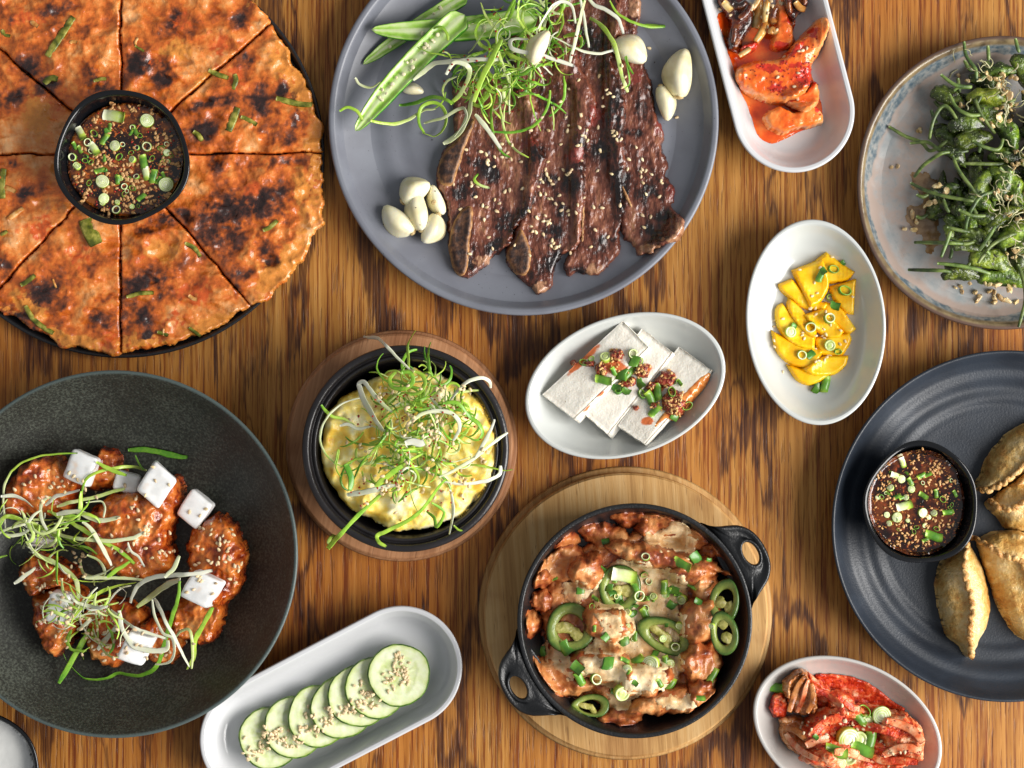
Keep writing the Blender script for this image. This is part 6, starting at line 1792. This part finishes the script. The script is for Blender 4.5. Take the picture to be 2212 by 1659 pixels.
kim([(520, 420), (600, 360), (690, 340), (660, 430), (560, 470)], 'kim_radish', 26, 'small red crumb of kimchi above the boomerang piece', 134, [(600, 400, 140, 90, 0)], -.3)
kim([(730, 1010), (860, 930), (1000, 980), (1150, 920), (1250, 985), (1262, 1085), (1140, 1125), (1000, 1150), (900, 1185), (800, 1150), (740, 1090)], 'kim_radish', 34, 'lowest block of radish kimchi at the bottom of the pile', 135, [(1200, 960, 50, 60, 0)], -.02)
kim([(920, 890), (1100, 800), (1190, 700), (1235, 860), (1190, 940), (1090, 1000), (1000, 960)], 'kim_radish', 34, 'wedge of radish kimchi between the boomerang piece and the lowest block', 136, [(1190, 720, 50, 50, 0), (960, 890, 60, 30, 0)], .12)
kim([(470, 650), (520, 570), (650, 520), (800, 515), (900, 480), (1000, 370), (1100, 262), (1215, 162), (1288, 225), (1275, 330), (1215, 480), (1165, 580), (1155, 700), (1110, 800), (1000, 885), (850, 912), (700, 885), (560, 810), (490, 730)], 'kim_radish', 38,
    'largest boomerang-shaped radish kimchi piece lying on top', 137, [(1090, 680, 110, 140, 20), (1000, 450, 120, 40, -40), (1150, 300, 60, 60, 0), (760, 610, 150, 50, 10), (840, 790, 100, 60, 0), (700, 900, 120, 20, 10), (1000, 590, 90, 30, -10), (880, 560, 40, 30, 0)], .04, dome=12, edge=16)
for pts, w, m, lab in [([(700, -40), (690, 60), (680, 160), (665, 230)], 11, 'kim_stalk', 'pale upright kimchi stalk at the top of the dish'), ([(810, 40), (760, 160), (710, 280), (650, 370)], 9, 'kim_stalk', 'tan kimchi stalk slanting down to the left'), ([(830, 60), (800, 140), (820, 210)], 9, 'kim_dark', 'short dark green kimchi stem between two stalks'),
                       ([(360, 20), (400, 60), (430, 100)], 9, 'kim_stalk', 'pale kimchi stalk at the upper left corner of the pile'), ([(780, 300), (800, 260), (840, 300)], 8, 'kim_stalk', 'short tan kimchi stub above the boomerang piece'), ([(1000, 20), (1040, 70), (1090, 90)], 8, 'kim_stalk', 'orange kimchi stalk at the upper right'),
                       ([(460, 260), (455, 330), (440, 390)], 6, 'kim_dark', 'thin dark kimchi stem along the left edge of the greens'), ([(620, 80), (660, 20), (690, -40)], 6, 'kim_stalk', 'reddish thin kimchi stalk at the top'), ([(500, 170), (560, 120), (600, 50)], 8, 'kim_dark', 'dark kimchi stem over the greens'), ([(500, 500), (560, 460), (600, 430)], 6, 'kim_stalk', 'pale kimchi thread left above the boomerang piece'),
                       ([(730, 200), (740, 90), (760, -10)], 7, 'kim_stalk', 'second pale kimchi stalk at the top'), ([(440, 40), (500, 60), (560, 20)], 7, 'kim_dark', 'dark kimchi leaf rib at the top left')]:
    strand(FK, 'c6', pts, w, (.5, .5), lift=3, t=w * .6, twist=.3, label=lab, group=LK, taper=.7, name='kimchi_strip', m=M[m], cat_='kimchi')
sesame_stuff(FK, X('c6', np.array([(340, 65), (615, 30), (620, 60), (612, 85), (640, 100), (800, 20), (820, 40), (800, 55), (785, 40), (888, 30), (755, 120), (718, 145), (835, 270), (760, 235), (905, 503), (1025, 465), (1055, 460), (1095, 440), (835, 697), (1020, 880), (1020, 660), (985, 780), (430, 130), (870, 15), (780, 10)], float)), 'sesame seeds on the radish kimchi')
stuff(FK, 'chili_flakes', FLK, X('c6', np.vstack([scatter_in(np.array([(500, 660), (650, 550), (900, 520), (1150, 250), (1260, 260), (1150, 600), (1100, 780), (800, 880)], float), 60, seed=61), clusters([(1090, 660), (1100, 720), (830, 790)], 10, 40, 62)])), 'red chili flakes on the radish kimchi', 'chili flakes', M['flake'], sc=(.6, 1.1))

# ------------------------------------------------------------------ cabbage kimchi, bottom right dish
LN = 'cabbage kimchi in the lower right oval dish'
def nat(sd, base=0.0, edge=.4):
    def f(px, py, s, V):
        st = fbm((px * .9 + py * .42) / 34, (py * .9 - px * .42) / 7, sd, 3)
        return {'tone': .16 + base + .4 * st + edge * np.clip(1 - s / 9, 0, 1) * np.clip(fbm(px / 22, py / 22, sd + 2) + .3, 0, 1)}
    return f
def nz_(px, py, s):
    return 7 * fbm((px * .9 + py * .42) / 52, (py * .9 - px * .42) / 24, 141, 3) + 4 * ridge((px * .9 + py * .42) / 34, (py * .9 - px * .42) / 15, 142, 3) + 2.2 * ridge(px / 9, py / 8, 144, 2) + 1.5 * fbm(px / 6, py / 6, 143, 2)
o = slab(FN, 'kimchi_liquid', X('ck', np.array([(790, 400), (880, 370), (1100, 395), (1250, 440), (1380, 520), (1500, 620), (1620, 700), (1500, 760), (1100, 700), (860, 560)], float)), M['kim_leaf'], T=6, step=3, edge=8, rag=2, bumps=((16, 3),), seed=3, attrs=nat(3, -.42))
tag(o, 'dark red kimchi sauce pooled at the upper right of the cabbage', 'kimchi liquid')
def cab(pts, m, T, label, sd, base=0.0, dome=10):
    o = slab(FN, 'cabbage_kimchi', X('ck', np.array(pts, float)), M[m], T=T, step=2.8, edge=10, rag=4, ragp=14, dome=dome, domew=40, attrs=nat(sd, base), zadd=nz_, seed=sd, r=1, blur=4)
    return tag(o, label, 'kimchi', LN)
cab([(360, 620), (400, 540), (480, 520), (540, 620), (520, 760), (420, 770), (365, 720)], 'kim_leaf', 22, 'dark red cabbage piece at the left end', 151, -.3)
cab([(640, 1130), (480, 1000), (455, 860), (470, 770), (620, 760), (760, 820), (820, 950), (900, 1100), (1000, 1260), (800, 1240)], 'kim_brown', 26, 'tan cabbage folds at the lower left', 152, .25)
cab([(620, 1140), (760, 1010), (900, 980), (1200, 1040), (1450, 1150), (1600, 1160), (1500, 1300), (1000, 1330), (800, 1200)], 'kim_leaf', 28, 'lower layer of red cabbage cut by the bottom edge', 153, .1)
cab([(700, 340), (790, 400), (900, 480), (960, 560), (900, 720), (760, 760), (700, 600)], 'kim_leaf', 26, 'red cabbage piece beside the folded brown leaf', 154, -.05)
cab([(880, 560), (950, 515), (1060, 520), (1140, 580), (1160, 680), (1060, 730), (920, 700)], 'kim_leaf', 34, 'pinkish red cabbage knob at the top of the pile', 155, -.05)
cab([(740, 740), (860, 660), (1100, 640), (1280, 650), (1450, 690), (1610, 720), (1735, 830), (1755, 980), (1735, 1150), (1600, 1200), (1440, 1190), (1280, 1080), (1050, 1060), (880, 1080), (720, 1000), (640, 900)], 'kim_leaf', 34, 'broad red top leaf of cabbage kimchi with sesame and scallion', 156, .05, 14)
cab([(1350, 780), (1500, 720), (1640, 740), (1735, 840), (1752, 980), (1735, 1130), (1640, 1130), (1480, 1060), (1380, 960)], 'kim_leaf', 12, 'pale orange cabbage rib at the right end', 157, .25)
cab([(470, 500), (490, 400), (590, 312), (690, 318), (720, 430), (790, 560), (770, 690), (700, 735), (600, 720), (530, 620)], 'kim_brown', 34, 'folded brown cabbage leaf at the upper left of the pile', 158, -.05, 14)
cab([(640, 1130), (720, 1040), (830, 1000), (960, 1110), (930, 1180), (780, 1170)], 'kim_leaf', 18, 'pale pink cabbage fold at the bottom left', 159, .3)
for pts, w, m, lab in [
    ([(700, 900), (800, 800), (900, 740), (1020, 720)], 15, 'kim_leaf', 'flat red cabbage strip lying across the left of the kimchi'), ([(660, 980), (780, 930), (880, 920)], 14, 'kim_pale', 'pale orange cabbage strip at the left of the kimchi'),
    ([(900, 1010), (1040, 1040), (1180, 1100), (1330, 1160)], 14, 'kim_pale', 'pale cabbage rib running along the lower kimchi'), ([(1120, 860), (1250, 830), (1400, 850), (1520, 900)], 13, 'kim_leaf', 'red cabbage strip right of the large white scallion disc'),
    ([(1380, 1080), (1500, 1010), (1620, 1000), (1710, 1040)], 13, 'kim_pale', 'pale cabbage strip at the lower right end of the kimchi'), ([(1400, 760), (1520, 790), (1640, 850), (1720, 950)], 13, 'kim_pale', 'pale orange cabbage edge at the upper right end'),
    ([(520, 690), (560, 560), (600, 440), (660, 350)], 10, 'kim_brown', 'brown leaf rib up the folded cabbage leaf'), ([(600, 700), (640, 580), (660, 470), (690, 380)], 8, 'kim_pale', 'orange leaf rib up the folded cabbage leaf'), ([(680, 690), (720, 600), (730, 500), (710, 420)], 9, 'kim_brown', 'dark right edge of the folded cabbage leaf'),
    ([(500, 900), (560, 980), (640, 1040), (760, 1080)], 10, 'kim_pale', 'pale cabbage rib along the lower left edge'), ([(480, 840), (580, 860), (660, 930)], 9, 'kim_brown', 'brown cabbage strip at the lower left of the kimchi'), ([(760, 480), (860, 520), (950, 600), (980, 690)], 11, 'kim_leaf', 'red cabbage strip below the sauce pool'),
    ([(1000, 560), (1060, 620), (1150, 640)], 11, 'kim_leaf', 'red cabbage fold at the top of the kimchi'), ([(1240, 1090), (1380, 1130), (1540, 1120), (1680, 1130)], 12, 'kim_leaf', 'red cabbage strip along the lower right edge')]:
    strand(FN, 'ck', pts, w * .75, (random.uniform(-.3, .2), random.uniform(-.2, .2)), lift=.2, t=1.5, twist=random.uniform(-.5, .5), label=lab, group=LN, taper=.5, name='kimchi_strip', m=M[m], cat_='kimchi', smooth=3)
stuff(FN, 'chili_flakes', FLK, X('ck', scatter_in(np.array([(620, 800), (900, 650), (1400, 720), (1700, 850), (1720, 1120), (1300, 1180), (760, 1060)], float), 90, seed=91)), 'red chili flakes over the cabbage kimchi', 'chili flakes', M['flake'], sc=(.6, 1.2))
GN = 'chopped scallions on the cabbage kimchi'
for x, y, k, s, r, lab in [(1372, 730, 'disc', 2.3, 0, 'white scallion disc at the upper right of the cabbage kimchi'), (1065, 945, 'disc', 2.9, 0, 'large white scallion disc in the middle of the cabbage kimchi'), (1165, 950, 'bright', 2.2, 0, 'pale green scallion disc right of the large white one'), (1265, 970, 'tube', 2.4, 100, 'bright green scallion piece right of the pale green disc'), (1195, 1035, 'tube', 2.4, 20, 'green scallion piece below the pale green disc'),
                           (1215, 690, 'dark', 1.9, 0, 'dark scallion ring at the top of the green trio'), (1170, 755, 'tube', 1.8, 40, 'green scallion piece at the left of the green trio'), (1235, 775, 'bright', 1.7, 0, 'light green scallion piece at the right of the green trio'), (930, 1025, 'tube', 2.4, 15, 'dark green scallion piece at the lower left of the kimchi'), (965, 1085, 'leaf', 2.6, 10, 'flat green scallion leaf below the dark piece'), (1080, 1110, 'bright', 2.4, 0, 'thick green scallion ring at the bottom of the kimchi'),
                           (990, 1165, 'disc', 1.6, 0, 'pale scallion ring at the very bottom of the kimchi'), (410, 487, 'tube', 2.0, 5, 'green scallion piece on the dish rim left of the kimchi'), (748, 900, 'leaf', .9, 0, 'tiny green bit at the left of the kimchi')]:
    ring(FN, 'ck', x, y, k, s * .82, lab, GN, r or None, tilt=.25, lift=4)
sesame_stuff(FN, X('ck', np.vstack([clusters([(1010, 745), (820, 760), (1100, 830), (950, 880), (1190, 860), (1050, 850), (1440, 1010), (1440, 1060), (710, 800), (670, 860), (1290, 780), (960, 910)], 3, 26, 71), np.array([(975, 600), (1030, 680), (1000, 810), (1220, 880), (1260, 830), (1370, 970), (1470, 890), (1520, 1045), (1500, 1110), (1560, 1040), (1430, 1190), (890, 975), (850, 880), (940, 800)], float)])), 'sesame seeds on the cabbage kimchi', sc=(.75, 1.0))

# ------------------------------------------------------------------ dumplings and their dip
liquid(FU, 'dipping_sauce', circle(1985, 1087, 108, 116, wob=.03), 15 + 62, M['sauce_dark'], 'dark red-brown soy dip in the bowl on the dumpling plate', 'sauce', .8)
SL2, SG2 = (lambda k, w: k + ' in the ' + w + ' of the dumpling dip'), 'scallion slices in the dumpling dip'
for x, y, k, s, r in [(420, 540, 'long', 1.1, 70), (390, 600, 'long', 1.1, 20), (415, 615, 'disc', 1.2, 0), (455, 628, 'tube', 1.2, 60), (505, 600, 'tube', 1.2, -30), (535, 595, 'tube', 1.0, -30), (515, 690, 'tube', 1.3, 30), (570, 680, 'tube', 1.1, 80), (430, 735, 'long', 1.6, -15), (395, 785, 'disc', 1.5, 0), (510, 765, 'disc', 1.4, 0), (600, 705, 'dark', 1.2, 0), (625, 763, 'tube', 1.4, -10), (560, 870, 'tube', 2.2, 15), (525, 885, 'tube', 1.0, -30),
                       (350, 775, 'disc', .9, 0), (655, 680, 'tube', .9, 60), (460, 660, 'disc', 1.1, 0), (355, 680, 'tube', .7, 40), (470, 850, 'dark', .9, 0), (640, 730, 'dark', .8, 0)]:
    ring(FU, 'cd', x, y, k, s * .68, SL2, SG2, r or None, tilt=.2, lift=1)
for i in range(26):
    a_, q_ = random.uniform(0, 6.28), 190 * math.sqrt(random.random())
    ring(FU, 'cd', 480 + q_ * math.cos(a_), 720 + 1.08 * q_ * math.sin(a_), random.choice(['dark', 'hollow', 'dark', 'tube', 'disc']), random.uniform(.4, .75), SL2, SG2, None, tilt=.5, lift=.3)
sesame_stuff(FU, X('cd', np.vstack([scatter_in(circle(480, 720, 200, 220), 120, seed=81), clusters([(360, 720), (340, 600), (480, 520), (570, 560), (610, 640), (560, 600), (440, 840), (400, 880), (540, 800), (480, 910), (620, 820)], 9, 20, 82)])), 'sesame seeds crowding the dark dip on the dumpling plate', M['sesame_gold'], sc=(.6, .9))

def dump(pts, ridge_pts, T, label, sd, grp='fried dumplings on the slate plate'):
    rp = cat(FD.l(X('cd', np.array(ridge_pts, float))), 12)
    def zf(px, py, s):
        q = np.c_[px - FD.cx, FD.cy - py]
        d = np.full(len(q), 1e9)
        for p in rp[::3]:
            d = np.minimum(d, np.hypot(q[:, 0] - p[0], q[:, 1] - p[1]))
        return 18 * np.exp(-d / 26) + 3 * fbm(px / 34, py / 34, sd, 3) + 1.6 * ridge(px / 14, py / 14, sd + 1, 2) + 1.0 * np.clip(fbm(px / 5, py / 5, sd + 2, 2), 0, 1)
    def at(px, py, s, V):
        q = np.c_[px - FD.cx, FD.cy - py]
        d = np.min(np.hypot(q[:, 0:1] - rp[None, ::4, 0], q[:, 1:2] - rp[None, ::4, 1]), 1)
        return {'tone': .7 * np.exp(-d / 30) + .3 * fbm(px / 22, py / 22, sd + 4) - .3 * np.clip(1 - s / 14, 0, 1)}
    o = root(FD, 'dumpling', 'cd', pts)
    slab(FD, 'wrapper', X('cd', np.array(pts, float)), M['dumpling'], parent=o, T=T, step=3.4, edge=34, rag=3, ragp=26, dome=20, domew=70, attrs=at, zadd=zf, seed=sd, under=True, r=1, blur=5)
    z = FD.get(rp[:, 0], rp[:, 1], 1, 2)
    n = len(rp)
    u = np.arange(n)
    wv = 2.4 * np.sin(u * 1.15 + 1.5 * np.sin(u * .31)) + 3.0 * fbm(u / 7.0, u * 0., sd)
    T_ = np.gradient(rp, axis=0); T_ /= np.linalg.norm(T_, axis=1)[:, None]; N_ = np.c_[-T_[:, 1], T_[:, 0]]
    cr = np.c_[rp + N_ * wv[:, None], z + 5 + 2.0 * np.sin(u * .9)]
    cr = cat(cr, 2)
    V, F, uu = tube(cr, 5.6 * (1 + .4 * fbm(np.arange(len(cr)) / 3.0, np.zeros(len(cr)), sd)), 5.0, 10)
    V += 1.4 * np.c_[n3(V, 9, sd), n3(V, 9, sd + 1), n3(V, 9, sd + 2)]
    put(FD, 'crimped_edge', V, F, M['crimp'], parent=o)
    return tag(o, label, 'dumpling', grp)
dump([(745, 655), (770, 590), (800, 520), (860, 440), (950, 372), (1080, 330), (1130, 450), (1060, 580), (960, 610), (880, 650), (800, 672)], [(752, 660), (800, 655), (870, 610), (930, 550), (1000, 480)], 34, 'upper fried dumpling beside the right picture edge', 171)
dump([(790, 730), (830, 690), (900, 620), (1000, 560), (1120, 600), (1130, 750), (1050, 850), (960, 855), (880, 835), (850, 790)], [(800, 710), (840, 740), (900, 730), (960, 690), (1040, 660)], 36, 'middle fried dumpling with a ragged crust, cut by the right edge', 172)
dump([(600, 965), (660, 900), (705, 885), (745, 940), (775, 1010), (800, 1090), (812, 1200), (785, 1290), (745, 1365), (712, 1408), (690, 1400), (668, 1360), (612, 1305), (582, 1200), (566, 1090)], [(690, 895), (672, 960), (668, 1040), (690, 1110), (700, 1180), (690, 1260), (692, 1330), (708, 1400)], 40, 'lower left fried dumpling, fully visible, standing on its crimped ridge', 173)
dump([(755, 910), (800, 860), (860, 845), (960, 850), (1080, 900), (1140, 1080), (1100, 1260), (1010, 1340), (930, 1312), (870, 1230), (800, 1060)], [(700, 862), (740, 880), (790, 915), (850, 950), (905, 965), (960, 1040), (1010, 1120)], 44, 'large fried dumpling at lower right cut by the right edge', 174)
sesame_stuff(FD, X('cd', np.array([(716, 692), (610, 560), (618, 528)], float)), 'three loose sesame seeds near the rim of the dark dip bowl')

# ------------------------------------------------------------------ white dip
liquid(FW, 'white_dip', circle(-52, 1668, 122, 122, wob=.02), 52, M['white_sauce'], 'white dip in the dark bowl at the bottom left corner', 'sauce', .5)

# ------------------------------------------------------------------ shishito peppers
o = slab(FG, 'brown_dressing', X('cp', np.array([(440, 780), (500, 760), (600, 800), (640, 900), (600, 1000), (560, 1180), (500, 1090), (440, 1010), (430, 950), (500, 900)], float)), M['oil'], T=1.2, step=3.5, edge=6, rag=14, ragp=20, seed=3, base_z=14.0)
tag(o, 'thin brown dressing pooled left of the green peppers', 'dressing')
PK = 'blistered green peppers on the stoneware plate'
def pepper(x, y, L, W, ang, stem, label, z=None, bend=.12, tone=.3, wst=4.2):
    nu, nv = 26, 16
    u = np.linspace(0, 1, nu)
    rad = np.clip(u / .1, 0, 1) ** .7 * np.clip((1 - u) / .4, 0, 1) ** .6 * (.8 + .3 * np.sin(u * 3))
    V, T = [], []
    for i in range(nu):
        for j in range(nv):
            t = 2 * math.pi * j / nv
            lob = 1 + .16 * math.cos(3 * t + x + 2 * u[i]) + .08 * math.cos(7 * t + y + 4 * u[i])
            V.append(((u[i] - .5) * L, W / 2 * rad[i] * math.cos(t) * lob + bend * L * (math.sin(math.pi * u[i]) - .6), W * .40 * rad[i] * math.sin(t) * lob))
            T.append(tone)
    V = np.array(V)
    V *= (1 + .2 * n3(V, 26, int(x * 3 + y), 4))[:, None]
    V = V @ rotm(random.uniform(-.2, .2), random.uniform(-.2, .2), R(-ang)).T
    p = FG.l(X('cp', [(x, y)]))[0]
    zb = FG.get(np.array([p[0]]), np.array([p[1]]), 2, 3)[0] * .72 + 5 if z is None else z
    V += np.array([p[0], p[1], zb - V[:, 2].min() - 3])
    F = grid_faces(nu, nv, False, True); F.append(tuple(range(nv))); F.append(tuple(range((nu - 1) * nv, nu * nv)))
    o = empty(FG, 'green_pepper', (p[0], p[1], zb))
    put(FG, 'body', V, F, M['pepper'], {'tone': np.array(T)}, wide=True, parent=o)
    tag(o, label(where(FG, p)) if callable(label) else label, 'green pepper', PK)
    if stem is None:
        e_ = np.array([-.5 * L, 0, 0]) @ rotm(0, 0, R(-ang)).T; e2 = np.array([-.5 * L - 26, 0, 4]) @ rotm(0, 0, R(-ang)).T
        k_ = 1 / .4167
        stem = [(x + e_[0] * k_, y - e_[1] * k_), (x + (e_[0] + e2[0]) / 2 * k_, y - (e_[1] + e2[1]) / 2 * k_ + 8, 3), (x + e2[0] * k_, y - e2[1] * k_ - 10, 2)]
    if stem is not None:
        strand(FG, 'cp', stem, wst, (random.uniform(.2, .6), random.uniform(0, .8)), lift=3, t=wst * .9, twist=0, taper=.62, name='stem', m=M['stem'], parent=o, smooth=7)
    return o
LPK = lambda w: 'half-buried blistered green pepper in the ' + w + ' of the pepper heap'
for i in range(52):      # lower layer of the heap
    a = random.uniform(0, 6.28); q = math.sqrt(random.random())
    x, y = 920 + 330 * q * math.cos(a), 760 + 520 * q * math.sin(a)
    if x < 560: x = 620
    pepper(x, y, random.uniform(80, 125), random.uniform(26, 38), random.uniform(0, 360), None, LPK, None, tone=random.uniform(.0, .25))
for x, y, L, W, a, stem, lab, tn in [
    (620, 375, 66, 46, 30, [(640, 345, 4), (660, 330, 8), (720, 330, 14), (640, 320, 16), (570, 265, 8)], 'green pepper at the upper left of the heap', .25),
    (830, 385, 82, 50, 10, [(770, 380), (745, 420), (735, 400, 8), (770, 480, 12), (840, 572, 12)], 'bright yellow-green pepper near the top of the heap', .85),
    (880, 245, 70, 36, -8, [(800, 270), (755, 290, 8), (745, 240, 16), (700, 170, 14), (690, 95, 10)], 'green pepper at the top with a long dark stem over the plate rim', .3),
    (1010, 250, 70, 56, 70, None, 'dark green pepper at the top right cut by the frame', .2),
    (800, 470, 66, 40, 20, [(760, 480), (700, 480, 6), (640, 440, 6), (610, 370, 6)], 'pepper with a hooked pale stem at the upper left', .45),
    (640, 590, 64, 46, 40, [(610, 600), (530, 650, 4), (490, 600, 6), (400, 560, 6), (325, 515, 3)], 'pepper with the longest stem, reaching far left onto the bare plate', .35),
    (740, 600, 74, 52, -14, [(700, 660), (640, 670, 6), (560, 655, 6), (500, 610, 4), (420, 612, 3)], 'glossy pepper left of the middle of the heap', .4),
    (700, 520, 64, 44, 0, [(640, 500), (580, 430, 6), (530, 490, 5), (505, 600, 4)], 'dark pepper with a downward stem at the left', .15),
    (905, 560, 84, 52, 60, [(880, 600), (850, 655, 5), (770, 640, 8), (720, 610, 6)], 'pepper in the upper middle with a short bright stem', .35),
    (930, 700, 76, 46, 20, [(880, 725), (850, 730, 4), (760, 728, 10), (660, 725, 6)], 'pepper with a straight pale stem pointing left', .3),
    (800, 820, 78, 50, -50, [(760, 870), (740, 890, 4), (690, 830, 8), (640, 760, 8), (615, 690, 5)], 'pepper left of centre with a stem slanting up left', .6),
    (925, 840, 92, 58, 55, [(880, 780), (850, 750, 5)], 'bright pepper in the middle with a wrinkled side', .75),
    (760, 930, 60, 40, 20, [(720, 920), (680, 915, 3), (560, 890, 5), (480, 860, 4), (410, 820, 3)], 'small dark pepper with a long stem lying left over the dressing', .2),
    (870, 830, 70, 44, 110, [(850, 860), (800, 880, 9), (740, 905, 14), (690, 990, 12), (680, 1060, 6), (690, 1110, 3)], 'pepper with a long curved stem hanging down left', .4),
    (880, 1000, 78, 50, -30, [(830, 1050), (790, 1110, 6), (745, 1175, 5)], 'pepper below the middle of the heap', .45),
    (1000, 1075, 100, 62, -12, [(930, 1090), (890, 1100, 8), (800, 1150, 8), (735, 1240, 4)], 'large glossy pepper at the lower right', .6),
    (800, 1010, 60, 40, 10, [(770, 1000), (700, 1000, 6), (630, 970, 6)], 'pepper with a knobbed stem at the lower left', .35),
    (740, 1110, 60, 40, 30, [(720, 1130), (660, 1140, 5), (590, 1105, 6)], 'small pepper with a dry pale stem at lower left', .3),
    (690, 1150, 50, 36, 10, [(660, 1140), (600, 1138, 4), (520, 1130, 4), (445, 1123, 3)], 'thin pepper with a stem pointing straight left', .3),
    (680, 1285, 74, 44, 5, [(620, 1280), (570, 1272, 3), (490, 1268, 4), (415, 1263, 3)], 'lowest left pepper with a dark straight stem', .45),
    (840, 1225, 84, 52, 20, [(790, 1200), (770, 1180, 5)], 'pale green pepper at the lower middle', .7),
    (900, 1310, 96, 50, 10, [(820, 1290), (740, 1265, 8), (640, 1245, 8), (545, 1235, 4)], 'long pepper along the bottom of the heap', .4),
    (975, 1190, 76, 46, 80, [(965, 1240), (990, 1330, 8), (1000, 1420, 10), (985, 1500, 10), (972, 1560, 8)], 'pepper with a stem hanging down over the lower plate rim', .4),
    (1060, 480, 90, 60, 80, None, 'big pepper at the right edge of the frame, upper half', .4), (1070, 650, 90, 56, 110, None, 'big pepper at the right edge of the frame, middle', .3), (1080, 880, 90, 56, 70, None, 'big pepper at the right edge of the frame, lower half', .45),
    (720, 1060, 40, 26, 100, [(700, 1080), (640, 1070, 4), (580, 1055, 4)], 'tiny pepper tip with a stem beside the dressing', .4), (600, 1090, 34, 24, 80, [(590, 1080), (570, 1130, 4), (540, 1210, 3)], 'tiny pepper scrap with a stem pointing down left', .4),
    (640, 690, 50, 34, 40, [(600, 670), (550, 680, 4), (480, 730, 4), (450, 780, 3)], 'pepper with a stem bent down to the dressing', .25)]:
    pepper(x, y, L * 1.28, W * .74, a, stem, lab, None, tone=tn)

nv_, nf_ = [], None
GNUT, LNUT = 'crushed peanuts on the green peppers', 'tan crushed peanut piece among the green peppers'
NUTM = []
for i in range(6):
    v, f = blob(8 + i % 3 * 1.6, 6.0 + (i * 2) % 3, 4.6, 6 + i % 3, 4, .45, 6, i + 80, .5)
    NUTM.append(px_mesh('peanut_piece', v, f, M['nut'], None, False))
g = random.Random(5)
spots = [(770, 225, 2, 14), (800, 265, 3, 22), (860, 290, 5, 26), (900, 300, 4, 26), (955, 275, 2, 16), (700, 250, 2, 16), (930, 360, 5, 26), (940, 430, 4, 22), (985, 385, 4, 22), (870, 465, 5, 24), (680, 420, 2, 10), (975, 660, 5, 24), (960, 710, 3, 18), (1000, 790, 4, 26), (1010, 870, 4, 22), (910, 740, 3, 20), (900, 905, 2, 10), (1005, 990, 3, 18),
         (960, 985, 3, 20), (890, 1000, 2, 14), (830, 880, 2, 8), (950, 1170, 4, 26), (1000, 1190, 3, 24), (485, 520, 2, 12), (570, 840, 2, 8), (605, 875, 2, 8), (515, 945, 2, 10), (475, 1000, 3, 14), (465, 830, 1, 4), (540, 910, 1, 4), (415, 1045, 1, 2), (465, 1050, 1, 2), (700, 1345, 4, 18), (790, 1360, 4, 22), (850, 1370, 5, 22), (870, 1400, 4, 18), (940, 1390, 6, 24), (990, 1400, 3, 18), (820, 530, 2, 12), (760, 500, 1, 6), (345, 725, 1, 3), (380, 725, 1, 4)]
for x, y, n, sd in spots:
    for _ in range(n):
        p = FG.l(X('cp', [(x + g.gauss(0, sd), y + g.gauss(0, sd))]))[0]
        z = FG.z(p[0], p[1], 0)
        k = g.uniform(.65, 1.15)
        o = inst(FG, 'peanut_piece', g.choice(NUTM), (p[0], p[1], z + 3 * k), (g.uniform(0, 3), g.uniform(0, 3), g.uniform(0, 6)), k)
        tag(o, 'tan crushed peanut piece in the ' + where(FG, p) + ' of the pepper plate', 'peanut', GNUT)
for i in range(110):
    x, y, n, sd = g.choice(spots[:23])
    d = X('cp', [(x + g.gauss(0, 52), y + g.gauss(0, 44))])[0]
    n_ = 6; a = g.uniform(0, 6.28); pts = []; px, py = d
    for k in range(n_):
        pts.append((px, py, g.uniform(0, 3))); px += math.cos(a) * 5.5; py += math.sin(a) * 5.5; a += g.uniform(-.8, .8)
    strand(FG, 'd', pts, g.uniform(.8, 1.7), (.5, .5), lift=2, t=1, m=M['shred'], name='fried_shred', label='thin pale crisp shred in the ' + where(FG, FG.l(np.array([d]))[0]) + ' of the green peppers', group='crisp shreds on the green peppers', cat_='crisp shred', smooth=2)
